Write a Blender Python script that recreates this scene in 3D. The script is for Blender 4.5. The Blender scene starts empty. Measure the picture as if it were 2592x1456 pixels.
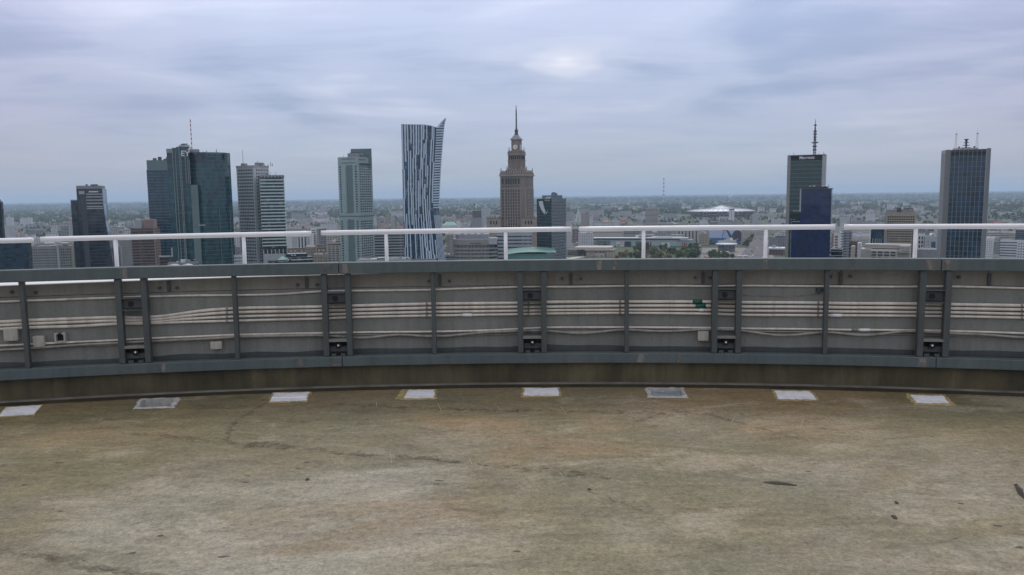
import bpy, bmesh, math, random
import numpy as np
from mathutils import Vector, Matrix, noise
S = bpy.context.scene
COL = S.collection
rnd = random.Random(7)
R_ = math.radians

# ------------------------------------------------------------------ camera
H = 110.0                                   # eye height above the city ground (top of a round tower)
FPX, CX, CY = 2016.0, 1296.0, 728.0          # focal length / centre in photo pixels (2592 x 1456)
TH = math.atan(233 / FPX); ROLL = 0.0122
cam = bpy.data.cameras.new('camera'); camo = bpy.data.objects.new('camera', cam); COL.objects.link(camo)
cam.sensor_width = 36; cam.lens = 28.0; cam.clip_start = 0.1; cam.clip_end = 120000
camo.matrix_world = Matrix.Translation((0, 0, H)) @ Matrix.Rotation(math.pi / 2 - TH, 4, 'X') @ Matrix.Rotation(-ROLL, 4, 'Z')
S.camera = camo

# ------------------------------------------------------------------ light, sky, exposure
SUN_EL, SUN_ROT = R_(52), R_(8)
w = bpy.data.worlds.new('World'); S.world = w; w.use_nodes = True
nt = w.node_tree; nt.nodes.clear(); N = nt.nodes.new; L = nt.links.new
def vmath(op, a=None, b=None, t=None):
    n = (t or nt).nodes.new('ShaderNodeVectorMath'); n.operation = op
    for i, v in enumerate((a, b)):
        if v is None: continue
        if isinstance(v, (tuple, list)): n.inputs[i].default_value = v
        else: (t or nt).links.new(v, n.inputs[i])
    return n.outputs[0]
def fmath(op, a=None, b=None, t=None, clamp=False):
    n = (t or nt).nodes.new('ShaderNodeMath'); n.operation = op; n.use_clamp = clamp
    for i, v in enumerate((a, b)):
        if v is None: continue
        if isinstance(v, (int, float)): n.inputs[i].default_value = v
        else: (t or nt).links.new(v, n.inputs[i])
    return n.outputs[0]
def ramp(fac, stops, t=None, interp='LINEAR'):
    n = (t or nt).nodes.new('ShaderNodeValToRGB'); n.color_ramp.interpolation = interp
    el = n.color_ramp.elements
    while len(el) < len(stops): el.new(0.5)
    for e, (p, c) in zip(el, stops):
        e.position = p; e.color = (*c, 1) if len(c) == 3 else c
    (t or nt).links.new(fac, n.inputs[0]); return n.outputs[0]
def mixc(fac, a, b, t=None, blend='MIX'):
    n = (t or nt).nodes.new('ShaderNodeMix'); n.data_type = 'RGBA'; n.blend_type = blend
    for k, v in ((0, fac), (6, a), (7, b)):
        if isinstance(v, (int, float)): n.inputs[k].default_value = v
        elif isinstance(v, (tuple, list)): n.inputs[k].default_value = (*v, 1) if len(v) == 3 else v
        else: (t or nt).links.new(v, n.inputs[k])
    return n.outputs[2]
def noisetex(vec, scale, detail=5, rough=0.55, dist=0.0, t=None):
    n = (t or nt).nodes.new('ShaderNodeTexNoise'); n.inputs['Scale'].default_value = scale
    n.inputs['Detail'].default_value = detail; n.inputs['Roughness'].default_value = rough; n.inputs['Distortion'].default_value = dist
    (t or nt).links.new(vec, n.inputs['Vector']); return n.outputs[0]
tc = N('ShaderNodeTexCoord'); d = tc.outputs['Generated']
sep = N('ShaderNodeSeparateXYZ'); L(d, sep.inputs[0])
el = fmath('MAXIMUM', sep.outputs[2], 0.0)
den = fmath('ADD', el, 0.07)
cmb = N('ShaderNodeCombineXYZ')
L(fmath('DIVIDE', sep.outputs[0], den), cmb.inputs[0]); L(fmath('DIVIDE', sep.outputs[1], den), cmb.inputs[1])
pos = cmb.outputs[0]
n1 = noisetex(vmath('MULTIPLY', pos, (0.80, 0.62, 1)), 0.60, 3, 0.42, 0.8)
n2 = noisetex(vmath('ADD', vmath('MULTIPLY', pos, (0.95, 1.0, 1)), (11, 4, 0)), 0.8, 4, 0.45, 0.9)
cl = fmath('ADD', fmath('MULTIPLY', n1, 0.62), fmath('MULTIPLY', n2, 0.38))
n3 = noisetex(vmath('ADD', vmath('MULTIPLY', pos, (0.9, 2.2, 1)), (3, 17, 0)), 1.7, 6, 0.6, 0.8)
cl = fmath('ADD', cl, fmath('MULTIPLY', fmath('SUBTRACT', n3, 0.5), 0.13))
cl = ramp(cl, [(0.37, (0, 0, 0)), (0.50, (0.5, 0.5, 0.5)), (0.63, (1, 1, 1))], interp='EASE')
base = ramp(el, [(0.0, (0.41, 0.475, 0.565)), (0.035, (0.445, 0.505, 0.605)), (0.10, (0.53, 0.59, 0.76)), (0.21, (0.68, 0.755, 0.98)), (0.5, (0.86, 0.92, 1.05)), (1.0, (1.12, 1.16, 1.2))])
dark = ramp(el, [(0.0, (0.97, 0.98, 0.99)), (0.05, (0.88, 0.90, 0.93)), (0.12, (0.64, 0.70, 0.78)), (1.0, (0.60, 0.67, 0.78))])
light = ramp(el, [(0.0, (1.0, 1.0, 1.0)), (0.06, (1.06, 1.05, 1.04)), (0.15, (1.16, 1.13, 1.09)), (1.0, (1.18, 1.15, 1.1))])
cc = mixc(1.0, base, mixc(cl, dark, light), blend='MULTIPLY')
# faint pinkish glow towards the sides of the cloud deck
side = fmath('ABSOLUTE', sep.outputs[0])
cc = mixc(ramp(side, [(0.30, (0, 0, 0)), (0.62, (1, 1, 1))]), cc, mixc(1.0, cc, (1.03, 0.92, 0.92), blend='MULTIPLY'))
# one thin brighter hole in the clouds
spot = N('ShaderNodeVectorMath'); spot.operation = 'DISTANCE'
L(vmath('MULTIPLY', d, (1, 1, 2.6)), spot.inputs[0]); _sd = Vector((0.066, 0.985, 0.162)); spot.inputs[1].default_value = (_sd.x, _sd.y, _sd.z * 2.6)
cc = mixc(ramp(fmath('ADD', spot.outputs['Value'], fmath('MULTIPLY', fmath('SUBTRACT', noisetex(vmath('MULTIPLY', pos, (2, 2, 1)), 1.0, 3, 0.5, 0.5), 0.5), 0.07)), [(0.0, (0.85, 0.85, 0.85)), (0.03, (0.45, 0.45, 0.45)), (0.06, (0.14, 0.14, 0.14)), (0.11, (0, 0, 0))], interp='EASE'), cc, (0.97, 0.965, 1.05))
sky = N('ShaderNodeTexSky'); sky.sky_type = 'NISHITA'; sky.sun_disc = False
sky.sun_elevation = SUN_EL; sky.sun_rotation = SUN_ROT
sc10 = mixc(1.0, cc, (10, 10, 10), blend='MULTIPLY')
skymix = mixc(0.94, sky.outputs[0], sc10)
bg = N('ShaderNodeBackground'); bg.inputs[1].default_value = 0.1
L(skymix, bg.inputs[0]); wo = N('ShaderNodeOutputWorld'); L(bg.outputs[0], wo.inputs[0])
sl = bpy.data.lights.new('sun', 'SUN'); sl.energy = 1.35; sl.angle = R_(14); sl.color = (1, 0.96, 0.9)
so = bpy.data.objects.new('sun', sl); COL.objects.link(so)
so.matrix_world = Matrix.Rotation(-SUN_ROT, 4, 'Z') @ Matrix.Rotation(-(math.pi / 2 - SUN_EL), 4, 'X')
vs = S.view_settings; vs.view_transform = 'Standard'; vs.look = 'None'; vs.exposure = 0.0; vs.gamma = 1; vs.use_curve_mapping = False
S.cycles.use_denoising = True; S.cycles.volume_bounces = 1; S.cycles.max_bounces = 8

# ------------------------------------------------------------------ helpers: photo pixel -> place
_c, _s, _ct, _st = math.cos(ROLL), math.sin(ROLL), math.cos(TH), math.sin(TH)
def ray(px, py):
    u, v = px - CX, CY - py
    x, y = _c * u + _s * v, -_s * u + _c * v
    return Vector((x, FPX * _ct + y * _st, -FPX * _st + y * _ct)) / FPX
def P(px, py, D):
    r = ray(px, py); return Vector((r.x / r.y * D, D, H + r.z / r.y * D))
def KX(px, py): r = ray(px, py); return r.x / r.y
def onfloor(px, py, h):
    r = ray(px, py); return Vector((0, 0, H)) + r * (-h / r.z)
RC = Vector((-0.2185, -11.4006)); RR = 18.142      # centre and radius of the round roof edge
def onring(px, py, R):
    r = ray(px, py); a = r.x ** 2 + r.y ** 2; b = -2 * (r.x * RC.x + r.y * RC.y); c = RC.x ** 2 + RC.y ** 2 - R * R
    t = (-b + math.sqrt(b * b - 4 * a * c)) / (2 * a); p = r * t
    return math.atan2(p.x - RC.x, p.y - RC.y), H + p.z
def ring(ph, R, z): return Vector((RC.x + R * math.sin(ph), RC.y + R * math.cos(ph), z))

# ------------------------------------------------------------------ helpers: objects
class MB:
    def __init__(s): s.v = []; s.f = []
    def add(s, vs, fs):
        n = len(s.v); s.v += [tuple(x) for x in vs]; s.f += [tuple(i + n for i in f) for f in fs]; return s
    def box(s, x0, x1, y0, y1, z0, z1):
        return s.add([(x0, y0, z0), (x1, y0, z0), (x1, y1, z0), (x0, y1, z0), (x0, y0, z1), (x1, y0, z1), (x1, y1, z1), (x0, y1, z1)],
                     [(3, 2, 1, 0), (4, 5, 6, 7), (0, 1, 5, 4), (1, 2, 6, 5), (2, 3, 7, 6), (3, 0, 4, 7)])
    def prism(s, poly, z0, z1, poly1=None):
        n = len(poly); q = poly1 or poly
        return s.add([(*p[:2], z0) for p in poly] + [(*p[:2], z1) for p in q],
                     [tuple(range(n))[::-1], tuple(range(n, 2 * n))] + [(i, (i + 1) % n, n + (i + 1) % n, n + i) for i in range(n)])
    def slab(s, pts, nv):                     # closed outline (3-D points, seen counter-clockwise or not) pushed back along nv
        n = len(pts); a = [Vector(p) for p in pts]
        return s.add(a + [p + nv for p in a], [tuple(range(n)), tuple(range(n, 2 * n))[::-1]] + [(i, n + i, n + (i + 1) % n, (i + 1) % n) for i in range(n)])
    def lathe(s, prof, cx=0, cy=0, n=16, ex=1.0):
        k = len(prof); vs = []
        for r, z in prof:
            for i in range(n):
                a = 2 * math.pi * i / n; vs.append((cx + r * math.cos(a) * ex, cy + r * math.sin(a), z))
        fs = [(j * n + i, j * n + (i + 1) % n, (j + 1) * n + (i + 1) % n, (j + 1) * n + i) for j in range(k - 1) for i in range(n)]
        fs += [tuple(range(n))[::-1], tuple(range((k - 1) * n, k * n))]
        return s.add(vs, fs)
    def tube(s, pts, r, n=8, r1=None):
        pts = [Vector(p) for p in pts]; m = len(pts); vs = []
        for i, p in enumerate(pts):
            t = (pts[min(i + 1, m - 1)] - pts[max(i - 1, 0)]).normalized()
            u = t.cross(Vector((0, 0, 1)));
            if u.length < 1e-3: u = Vector((1, 0, 0))
            u.normalize(); v = u.cross(t); rr = r if r1 is None else r + (r1 - r) * i / (m - 1)
            for k in range(n):
                a = 2 * math.pi * k / n; vs.append(p + u * (rr * math.cos(a)) + v * (rr * math.sin(a)))
        fs = [(j * n + k, j * n + (k + 1) % n, (j + 1) * n + (k + 1) % n, (j + 1) * n + k) for j in range(m - 1) for k in range(n)]
        fs += [tuple(range(n))[::-1], tuple(range((m - 1) * n, m * n))]
        return s.add(vs, fs)
    def arc(s, p0, p1, R0, R1, z0, z1, n=24, z1b=None):   # curved bar on the roof ring
        vs = []
        for i in range(n + 1):
            ph = p0 + (p1 - p0) * i / n
            vs += [ring(ph, R0, z0), ring(ph, R1, z0), ring(ph, R1, z1), ring(ph, R0, z1)]
        fs = [(4 * i + a, 4 * i + b, 4 * i + 4 + b, 4 * i + 4 + a) for i in range(n) for a, b in ((1, 0), (2, 1), (3, 2), (0, 3))]
        fs += [(0, 1, 2, 3), (4 * n + 3, 4 * n + 2, 4 * n + 1, 4 * n)]
        return s.add(vs, fs)
    def mesh(s, name, mat, smooth=False):
        m = bpy.data.meshes.new(name); m.from_pydata(s.v, [], s.f); m.update()
        if mat: m.materials.append(mat)
        bm = bmesh.new(); bm.from_mesh(m); bmesh.ops.recalc_face_normals(bm, faces=bm.faces); bm.to_mesh(m); bm.free()
        if smooth: m.polygons.foreach_set('use_smooth', [True] * len(m.polygons))
        return m
def link(o, parent=None, loc=None):
    COL.objects.link(o)
    if parent is not None: o.parent = parent
    if loc is not None: o.location = loc
    return o
def obj(name, mb, mat, parent=None, loc=None, smooth=False, bevel=0):
    o = link(bpy.data.objects.new(name, mb.mesh(name, mat, smooth)), parent, loc)
    if bevel:
        b = o.modifiers.new('bevel', 'BEVEL'); b.width = bevel; b.segments = 2; b.limit_method = 'ANGLE'
    return o
def inst(name, mesh, parent=None, loc=(0, 0, 0), rz=0):
    o = link(bpy.data.objects.new(name, mesh), parent, loc); o.rotation_euler.z = rz; return o
def tag(o, label, cat, group=None, kind=None):
    if label: o['label'] = label
    if cat: o['category'] = cat
    if group: o['group'] = group
    if kind: o['kind'] = kind
    return o
def empty(name, label, cat, loc, rz=0, group=None):
    o = link(bpy.data.objects.new(name, None), None, loc); o.rotation_euler.z = rz; o.empty_display_size = 1
    return tag(o, label, cat, group)
def structure(o): o['kind'] = 'structure'; return o
def to_local(parent, pts):
    M = (Matrix.Translation(parent.location) @ Matrix.Rotation(parent.rotation_euler.z, 4, 'Z')).inverted()
    return [M @ Vector(p) for p in pts]
def pxslab(name, pix, D, t, mat, parent, ground=False):
    """Outline given in photo pixels at its own distance D, thickness t (metres, away from the camera)."""
    pts = [P(x, y, D) for x, y in pix]
    lp = to_local(parent, pts); kx = KX(*pix[0]); nv = to_local(parent, [pts[0] + Vector((kx * t, t, 0))])[0] - lp[0]
    return obj(name, MB().slab(lp, nv), mat, parent)
def text_mesh(txt, size, ext, mat, shear=0.0):
    c = bpy.data.curves.new('lettering', 'FONT'); c.body = txt; c.size = size; c.extrude = ext; c.align_x = 'CENTER'; c.shear = shear; c.offset = 0.012 * size
    o = bpy.data.objects.new('lettering', c); COL.objects.link(o); bpy.context.view_layer.update()
    m = bpy.data.meshes.new_from_object(o.evaluated_get(bpy.context.evaluated_depsgraph_get()))
    bpy.data.objects.remove(o); m.materials.clear(); m.materials.append(mat); return m

# ------------------------------------------------------------------ materials
def newmat(name):
    m = bpy.data.materials.new(name); m.use_nodes = True; t = m.node_tree
    return m, t, t.nodes['Principled BSDF']
def mat(name, col, rough=0.7, var=0.18, scale=1.5, metal=0.0, bump=0.0, spec=0.4, streak=False):
    m, t, b = newmat(name); n = t.nodes.new('ShaderNodeTexCoord')
    v = n.outputs['Object']
    if streak: v = vmath('MULTIPLY', v, (1, 1, 0.12), t)
    nz = noisetex(v, scale, 5, 0.6, 0.3, t)
    lo = tuple(c * (1 - var * 1.3) for c in col); hi = tuple(min(1, c * (1 + var)) for c in col)
    t.links.new(ramp(nz, [(0.3, lo), (0.7, hi)], t), b.inputs['Base Color'])
    b.inputs['Roughness'].default_value = rough; b.inputs['Metallic'].default_value = metal; b.inputs['Specular IOR Level'].default_value = spec
    if bump:
        bp = t.nodes.new('ShaderNodeBump'); bp.inputs['Strength'].default_value = bump; bp.inputs['Distance'].default_value = 0.01
        t.links.new(noisetex(v, scale * 14, 4, 0.6, 0, t), bp.inputs['Height']); t.links.new(bp.outputs[0], b.inputs['Normal'])
    return m
def glass(name, col, cell=(3.0, 3.0, 3.3), var=0.6, rough=0.06, blind=0.0, spec=0.5, ior=1.62):
    """Opaque reflective glazing; each pane a little different (drawn blinds, rooms behind)."""
    m, t, b = newmat(name); n = t.nodes.new('ShaderNodeTexCoord')
    v = vmath('FLOOR', vmath('DIVIDE', vmath('ADD', n.outputs['Object'], (500.3, 500.3, 500.3), t), cell, t), None, t)
    wn = t.nodes.new('ShaderNodeTexWhiteNoise'); wn.noise_dimensions = '3D'; t.links.new(v, wn.inputs['Vector'])
    lo = tuple(c * (1 - var) for c in col); hi = tuple(min(1, c * (1 + var * 0.7)) for c in col)
    bl = tuple(min(1, c * 1.2 + 0.10) for c in col)
    st = [(0.0, lo), (0.9 - blind, hi)] + ([(0.91 - blind, bl), (1.0, bl)] if blind else [])
    t.links.new(ramp(wn.outputs[0], st, t), b.inputs['Base Color'])
    b.inputs['Roughness'].default_value = rough; b.inputs['Specular IOR Level'].default_value = spec; b.inputs['IOR'].default_value = ior
    bp = t.nodes.new('ShaderNodeBump'); bp.inputs['Strength'].default_value = 0.35; bp.inputs['Distance'].default_value = 0.5
    t.links.new(fmath('ADD', noisetex(n.outputs['Object'], 0.09, 3, 0.5, 0, t), fmath('MULTIPLY', wn.outputs[0], 0.05, t), t), bp.inputs['Height']); t.links.new(bp.outputs[0], b.inputs['Normal'])
    return m
def facade(name, wall, win, pw=3.4, ph=3.1, mortar=0.42, rough=0.8, var=0.15):
    """Walls of the far houses: rows of windows a pixel or two wide, drawn as a pattern of the wall."""
    m, t, b = newmat(name); n = t.nodes.new('ShaderNodeTexCoord'); o = n.outputs['Object']
    sp = t.nodes.new('ShaderNodeSeparateXYZ'); t.links.new(o, sp.inputs[0])
    cb = t.nodes.new('ShaderNodeCombineXYZ'); t.links.new(fmath('ADD', sp.outputs[0], sp.outputs[1], t), cb.inputs[0]); t.links.new(sp.outputs[2], cb.inputs[1])
    br = t.nodes.new('ShaderNodeTexBrick'); br.offset = 0; br.inputs['Scale'].default_value = 1.0
    br.inputs['Mortar Size'].default_value = mortar * ph * 0.5; br.inputs['Brick Width'].default_value = pw; br.inputs['Row Height'].default_value = ph
    br.inputs['Mortar Smooth'].default_value = 0.05; br.inputs['Bias'].default_value = -0.2
    t.links.new(cb.outputs[0], br.inputs['Vector'])
    br.inputs['Color1'].default_value = (*win, 1); br.inputs['Color2'].default_value = (*[min(1, c * 1.8 + .02) for c in win], 1)
    oi = t.nodes.new('ShaderNodeObjectInfo')
    wc = ramp(oi.outputs['Random'], [(0, [c * (1 - var) for c in wall]), (1, [min(1, c * (1 + var)) for c in wall])], t)
    t.links.new(wc, br.inputs['Mortar'])
    ge = t.nodes.new('ShaderNodeNewGeometry'); sz = t.nodes.new('ShaderNodeSeparateXYZ'); t.links.new(ge.outputs['Normal'], sz.inputs[0])
    up = fmath('GREATER_THAN', sz.outputs[2], 0.5, t)
    rf = ramp(noisetex(o, 0.12, 3, 0.5, 0, t), [(0.35, (0.13, 0.13, 0.13)), (0.65, (0.30, 0.29, 0.28))], t)
    t.links.new(mixc(up, br.outputs[0], rf, t), b.inputs['Base Color']); b.inputs['Roughness'].default_value = rough
    return m
M = {}
M['white'] = mat('white_render', (0.56, 0.57, 0.58), 0.7, 0.08, 0.2)
M['cream'] = mat('cream_render', (0.42, 0.40, 0.36), 0.8, 0.1, 0.2)
M['beige'] = mat('beige_stone', (0.33, 0.285, 0.22), 0.85, 0.14, 0.25)
M['palegrey'] = mat('pale_grey_panel', (0.36, 0.375, 0.39), 0.6, 0.08, 0.2)
M['grey'] = mat('grey_panel', (0.24, 0.25, 0.265), 0.6, 0.1, 0.2)
M['dgrey'] = mat('dark_grey_roof', (0.10, 0.105, 0.11), 0.8, 0.2, 0.3)
M['concrete'] = mat('city_concrete', (0.26, 0.26, 0.245), 0.85, 0.12, 0.25, streak=True)
M['brown'] = mat('brown_brick', (0.13, 0.085, 0.068), 0.85, 0.15, 0.5)
M['pink'] = mat('pinkish_render', (0.30, 0.22, 0.20), 0.85, 0.1, 0.2)
M['sand'] = mat('weathered_sandstone', (0.222, 0.186, 0.155), 0.9, 0.25, 0.12, streak=True)
M['sandlight'] = mat('pale_sandstone', (0.32, 0.275, 0.235), 0.9, 0.18, 0.2)
M['wfcwall'] = mat('grey_granite_panel', (0.50, 0.535, 0.55), 0.6, 0.06, 0.2)
M['steel'] = mat('dark_steel', (0.07, 0.075, 0.08), 0.5, 0.15, 1, 0.3)
M['teal'] = mat('teal_panel', (0.29, 0.385, 0.38), 0.5, 0.08, 0.15)
M['tealrib'] = mat('grey_teal_rib', (0.20, 0.25, 0.25), 0.5, 0.1, 0.2)
M['tealband'] = mat('teal_spandrel', (0.055, 0.10, 0.108), 0.4, 0.08, 0.15)
M['bluegrey'] = mat('blue_grey_panel', (0.135, 0.175, 0.195), 0.5, 0.1, 0.2)
M['pier'] = mat('grey_concrete_pier', (0.185, 0.195, 0.195), 0.8, 0.1, 0.2, streak=True)
M['tealdark'] = mat('dark_teal_panel', (0.125, 0.18, 0.18), 0.5, 0.08, 0.15)
M['roofteal'] = mat('green_metal_roof', (0.11, 0.235, 0.205), 0.45, 0.08, 0.15)
M['red'] = mat('red_paint', (0.32, 0.035, 0.04), 0.5, 0.1, 1)
M['brick_red'] = mat('red_tile', (0.20, 0.10, 0.068), 0.8, 0.2, 0.3)
M['mastwhite'] = mat('mast_white_paint', (0.65, 0.65, 0.65), 0.5, 0.1, 1)
M['wfcband'] = mat('light_band', (0.42, 0.52, 0.52), 0.4, 0.06, 0.2)
M['mint'] = mat('copper_green_roof', (0.33, 0.50, 0.41), 0.7, 0.1, 0.1)
M['letters'] = mat('sign_letters', (0.8, 0.8, 0.8), 0.4, 0.03, 1)
M['win'] = glass('window_glass', (0.035, 0.045, 0.055), blind=0.12)
M['windark'] = glass('dark_window_glass', (0.014, 0.024, 0.028), blind=0.03)
M['winblue'] = glass('blue_window_glass', (0.03, 0.05, 0.075), blind=0.08)
M['winteal'] = glass('teal_curtain_wall', (0.012, 0.064, 0.076), (2.4, 2.4, 3.7), 0.5)
M['wincosmo'] = glass('blue_curtain_wall', (0.008, 0.036, 0.066), (2.6, 2.6, 3.6), 0.55)
M['wingreen'] = glass('green_curtain_wall', (0.022, 0.05, 0.044), (1.8, 1.8, 3.3), 0.3)
M['winnavy'] = glass('navy_curtain_wall', (0.002, 0.014, 0.072), (2, 2, 3.3), 0.35)
M['winox'] = glass('grey_blue_curtain_wall', (0.012, 0.045, 0.088), (3.1, 3.1, 3.4), 0.6)
M['wincorner'] = glass('grey_teal_glass', (0.028, 0.050, 0.056), (2.4, 2.4, 3.7), 0.5)
M['winzlota'] = glass('dark_residential_glass', (0.018, 0.050, 0.085), (2.0, 2.0, 3.4), 0.7, blind=0.04)
M['zlota_panel'] = mat('white_cladding', (0.50, 0.60, 0.71), 0.35, 0.06, 0.1)
M['tpsa'] = glass('dark_slate_glass', (0.018, 0.028, 0.042), (3, 3, 3.4), 0.45)
M['clock'] = mat('clock_face', (0.72, 0.72, 0.68), 0.5, 0.03, 1)
M['fac_pale'] = facade('far_wall_pale', (0.40, 0.40, 0.39), (0.07, 0.08, 0.09))
M['fac_cream'] = facade('far_wall_cream', (0.38, 0.34, 0.28), (0.08, 0.08, 0.08), 3.0, 3.3)
M['fac_grey'] = facade('far_wall_grey', (0.24, 0.245, 0.25), (0.05, 0.06, 0.07), 4.2, 3.2)
M['fac_white'] = facade('far_wall_white', (0.56, 0.56, 0.56), (0.10, 0.11, 0.13), 3.6, 3.0, 0.5)
M['fac_pink'] = facade('far_wall_pink', (0.33, 0.25, 0.21), (0.07, 0.07, 0.08), 3.2, 3.2)
M['roofmix'] = mat('flat_felt_roof', (0.20, 0.20, 0.20), 0.9, 0.35, 0.08)

# ------------------------------------------------------------------ the roof we stand on
def floor_mat():
    m, t, b = newmat('stained_concrete'); n = t.nodes.new('ShaderNodeTexCoord'); o = n.outputs['Object']
    wn = t.nodes.new('ShaderNodeTexNoise'); wn.inputs['Scale'].default_value = 1.3; wn.inputs['Detail'].default_value = 5; t.links.new(o, wn.inputs['Vector'])
    warp = vmath('ADD', o, vmath('MULTIPLY', vmath('SUBTRACT', wn.outputs[1], (0.5, 0.5, 0.5), t), (0.5, 0.35, 0), t), t)
    W = lambda off, sc: vmath('MULTIPLY', vmath('ADD', warp, off, t), sc, t)
    big = noisetex(W((0, 0, 0), (1, 1, 1)), 0.45, 5, 0.55, 0.3, t); mid = noisetex(W((7, 3, 0), (1, 1.5, 1)), 1.1, 7, 0.65, 0.4, t)
    st = noisetex(W((3, 1, 0), (1, 2.6, 1)), 2.4, 9, 0.72, 0.5, t); st2 = noisetex(W((9, 5, 0), (1, 3.6, 1)), 5.5, 8, 0.75, 0.3, t)
    fine = noisetex(o, 26, 6, 0.75, 0.2, t); grain = noisetex(o, 75, 4, 0.8, 0, t)
    c = ramp(big, [(0.34, (0.205, 0.186, 0.122)), (0.46, (0.285, 0.258, 0.188)), (0.56, (0.34, 0.316, 0.262)), (0.70, (0.36, 0.328, 0.268))], t)
    # dirt gathered towards the upstand: olive at the sides, rusty ochre in the middle
    dv = t.nodes.new('ShaderNodeVectorMath'); dv.operation = 'DISTANCE'; t.links.new(vmath('MULTIPLY', o, (1, 1, 0), t), dv.inputs[0]); dv.inputs[1].default_value = (RC.x, RC.y, 0)
    edge = fmath('ADD', dv.outputs['Value'], fmath('MULTIPLY', fmath('SUBTRACT', mid, 0.5, t), 3.4, t), t)
    e = ramp(fmath('DIVIDE', fmath('SUBTRACT', edge, 15.0, t), 3.2, t), [(0.0, (0, 0, 0)), (0.45, (0.5, 0.5, 0.5)), (1.0, (0.95, 0.95, 0.95))], t)
    dirt = ramp(noisetex(W((2.2, 9, 0), (.8, 1, 1)), 0.62, 5, 0.55, 0.4, t), [(0.36, (0.088, 0.080, 0.032)), (0.46, (0.128, 0.100, 0.042)), (0.56, (0.20, 0.128, 0.056)), (0.68, (0.215, 0.155, 0.082))], t)
    c = mixc(e, c, dirt, t)
    rust = ramp(noisetex(W((4.5, 1.2, 0), (1, 1.3, 1)), 0.6, 6, 0.6, 0.5, t), [(0.47, (0, 0, 0)), (0.58, (0.5, 0.5, 0.5)), (0.72, (0.8, 0.8, 0.8))], t)
    c = mixc(rust, c, (0.235, 0.168, 0.096), t)
    moss = ramp(noisetex(W((14.5, 21.2, 0), (1, 1.4, 1)), 0.55, 7, 0.62, 0.4, t), [(0.47, (0, 0, 0)), (0.56, (0.45, 0.45, 0.45)), (0.70, (0.8, 0.8, 0.8))], t)
    c = mixc(moss, c, (0.155, 0.145, 0.092), t)
    sx = t.nodes.new('ShaderNodeSeparateXYZ'); t.links.new(warp, sx.inputs[0])            # the left and right thirds have more algae than the middle
    alg = ramp(fmath('ABSOLUTE', fmath('SUBTRACT', sx.outputs[0], 0.5, t), None, t), [(0.0, (0, 0, 0)), (1.0, (0, 0, 0))], t)
    sd = fmath('DIVIDE', fmath('ABSOLUTE', fmath('SUBTRACT', sx.outputs[0], 0.5, t), None, t), 4.5, t)
    c = mixc(fmath('MULTIPLY', fmath('MULTIPLY', sd, 0.62, t), fmath('ADD', mid, 0.2, t), t, True), c, (0.13, 0.118, 0.060), t)
    k = ramp(st, [(0.30, (0.60, 0.59, 0.57)), (0.43, (0.89, 0.885, 0.88)), (0.53, (1.0, 1.0, 1.0)), (0.62, (1.11, 1.10, 1.08)), (0.74, (1.32, 1.30, 1.25))], t)
    c = mixc(1.0, c, k, t, 'MULTIPLY')
    c = mixc(1.0, c, ramp(st2, [(0.32, (0.80, 0.795, 0.78)), (0.47, (0.98, 0.98, 0.98)), (0.56, (1.02, 1.02, 1.02)), (0.70, (1.20, 1.19, 1.16))], t), t, 'MULTIPLY')
    # worn skin: pale patches with hard edges
    pa = noisetex(W((31, 8, 0), (1, 1.6, 1)), 1.25, 8, 0.66, 0.3, t); worn = ramp(pa, [(0.56, (0, 0, 0)), (0.63, (0.30, 0.30, 0.30)), (0.75, (0.5, 0.5, 0.5))], t)
    c = mixc(worn, c, (0.38, 0.335, 0.255), t)
    c = mixc(1.0, c, ramp(fine, [(0.3, (0.66, 0.66, 0.66)), (0.5, (1, 1, 1)), (0.72, (1.30, 1.29, 1.27))], t), t, 'MULTIPLY')
    c = mixc(1.0, c, ramp(grain, [(0.32, (0.72, 0.72, 0.72)), (0.5, (1, 1, 1)), (0.68, (1.28, 1.28, 1.27))], t), t, 'MULTIPLY')
    # chips and pits
    vv = vmath('MULTIPLY', vmath('ADD', o, vmath('MULTIPLY', vmath('SUBTRACT', wn.outputs[1], (.5, .5, .5), t), (.3, .3, 0), t), t), (0.7, 1.5, 1), t)
    vo = t.nodes.new('ShaderNodeTexVoronoi'); vo.inputs['Scale'].default_value = 6.5; t.links.new(vv, vo.inputs['Vector'])
    rr_ = fmath('MULTIPLY', t.nodes.new('ShaderNodeSeparateColor').outputs[0], 1.0, t)
    sc_ = [q for q in t.nodes if q.type == 'SEPARATE_COLOR'][0]; t.links.new(vo.outputs['Color'], sc_.inputs[0])
    dd = fmath('SUBTRACT', fmath('ADD', vo.outputs['Distance'], fmath('MULTIPLY', fine, 0.16, t), t), fmath('MULTIPLY', fmath('SUBTRACT', sc_.outputs[0], 0.40, t), 0.20, t), t)
    pit = ramp(dd, [(0.075, (1, 1, 1)), (0.10, (0, 0, 0))], t)
    c = mixc(fmath('MULTIPLY', pit, 0.85, t), c, (0.065, 0.058, 0.045), t)
    t.links.new(c, b.inputs['Base Color']); b.inputs['Roughness'].default_value = 0.85; b.inputs['Specular IOR Level'].default_value = 0.25
    bp = t.nodes.new('ShaderNodeBump'); bp.inputs['Strength'].default_value = 0.7; bp.inputs['Distance'].default_value = 0.008
    hgt = fmath('ADD', fmath('ADD', st, fmath('MULTIPLY', fine, 0.7, t), t), fmath('ADD', fmath('MULTIPLY', pit, -0.9, t), fmath('MULTIPLY', worn, 0.3, t), t), t)
    t.links.new(fmath('ADD', hgt, fmath('MULTIPLY', grain, 0.5, t), t), bp.inputs['Height']); t.links.new(bp.outputs[0], b.inputs['Normal'])
    return m
M['floor'] = floor_mat()
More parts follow.
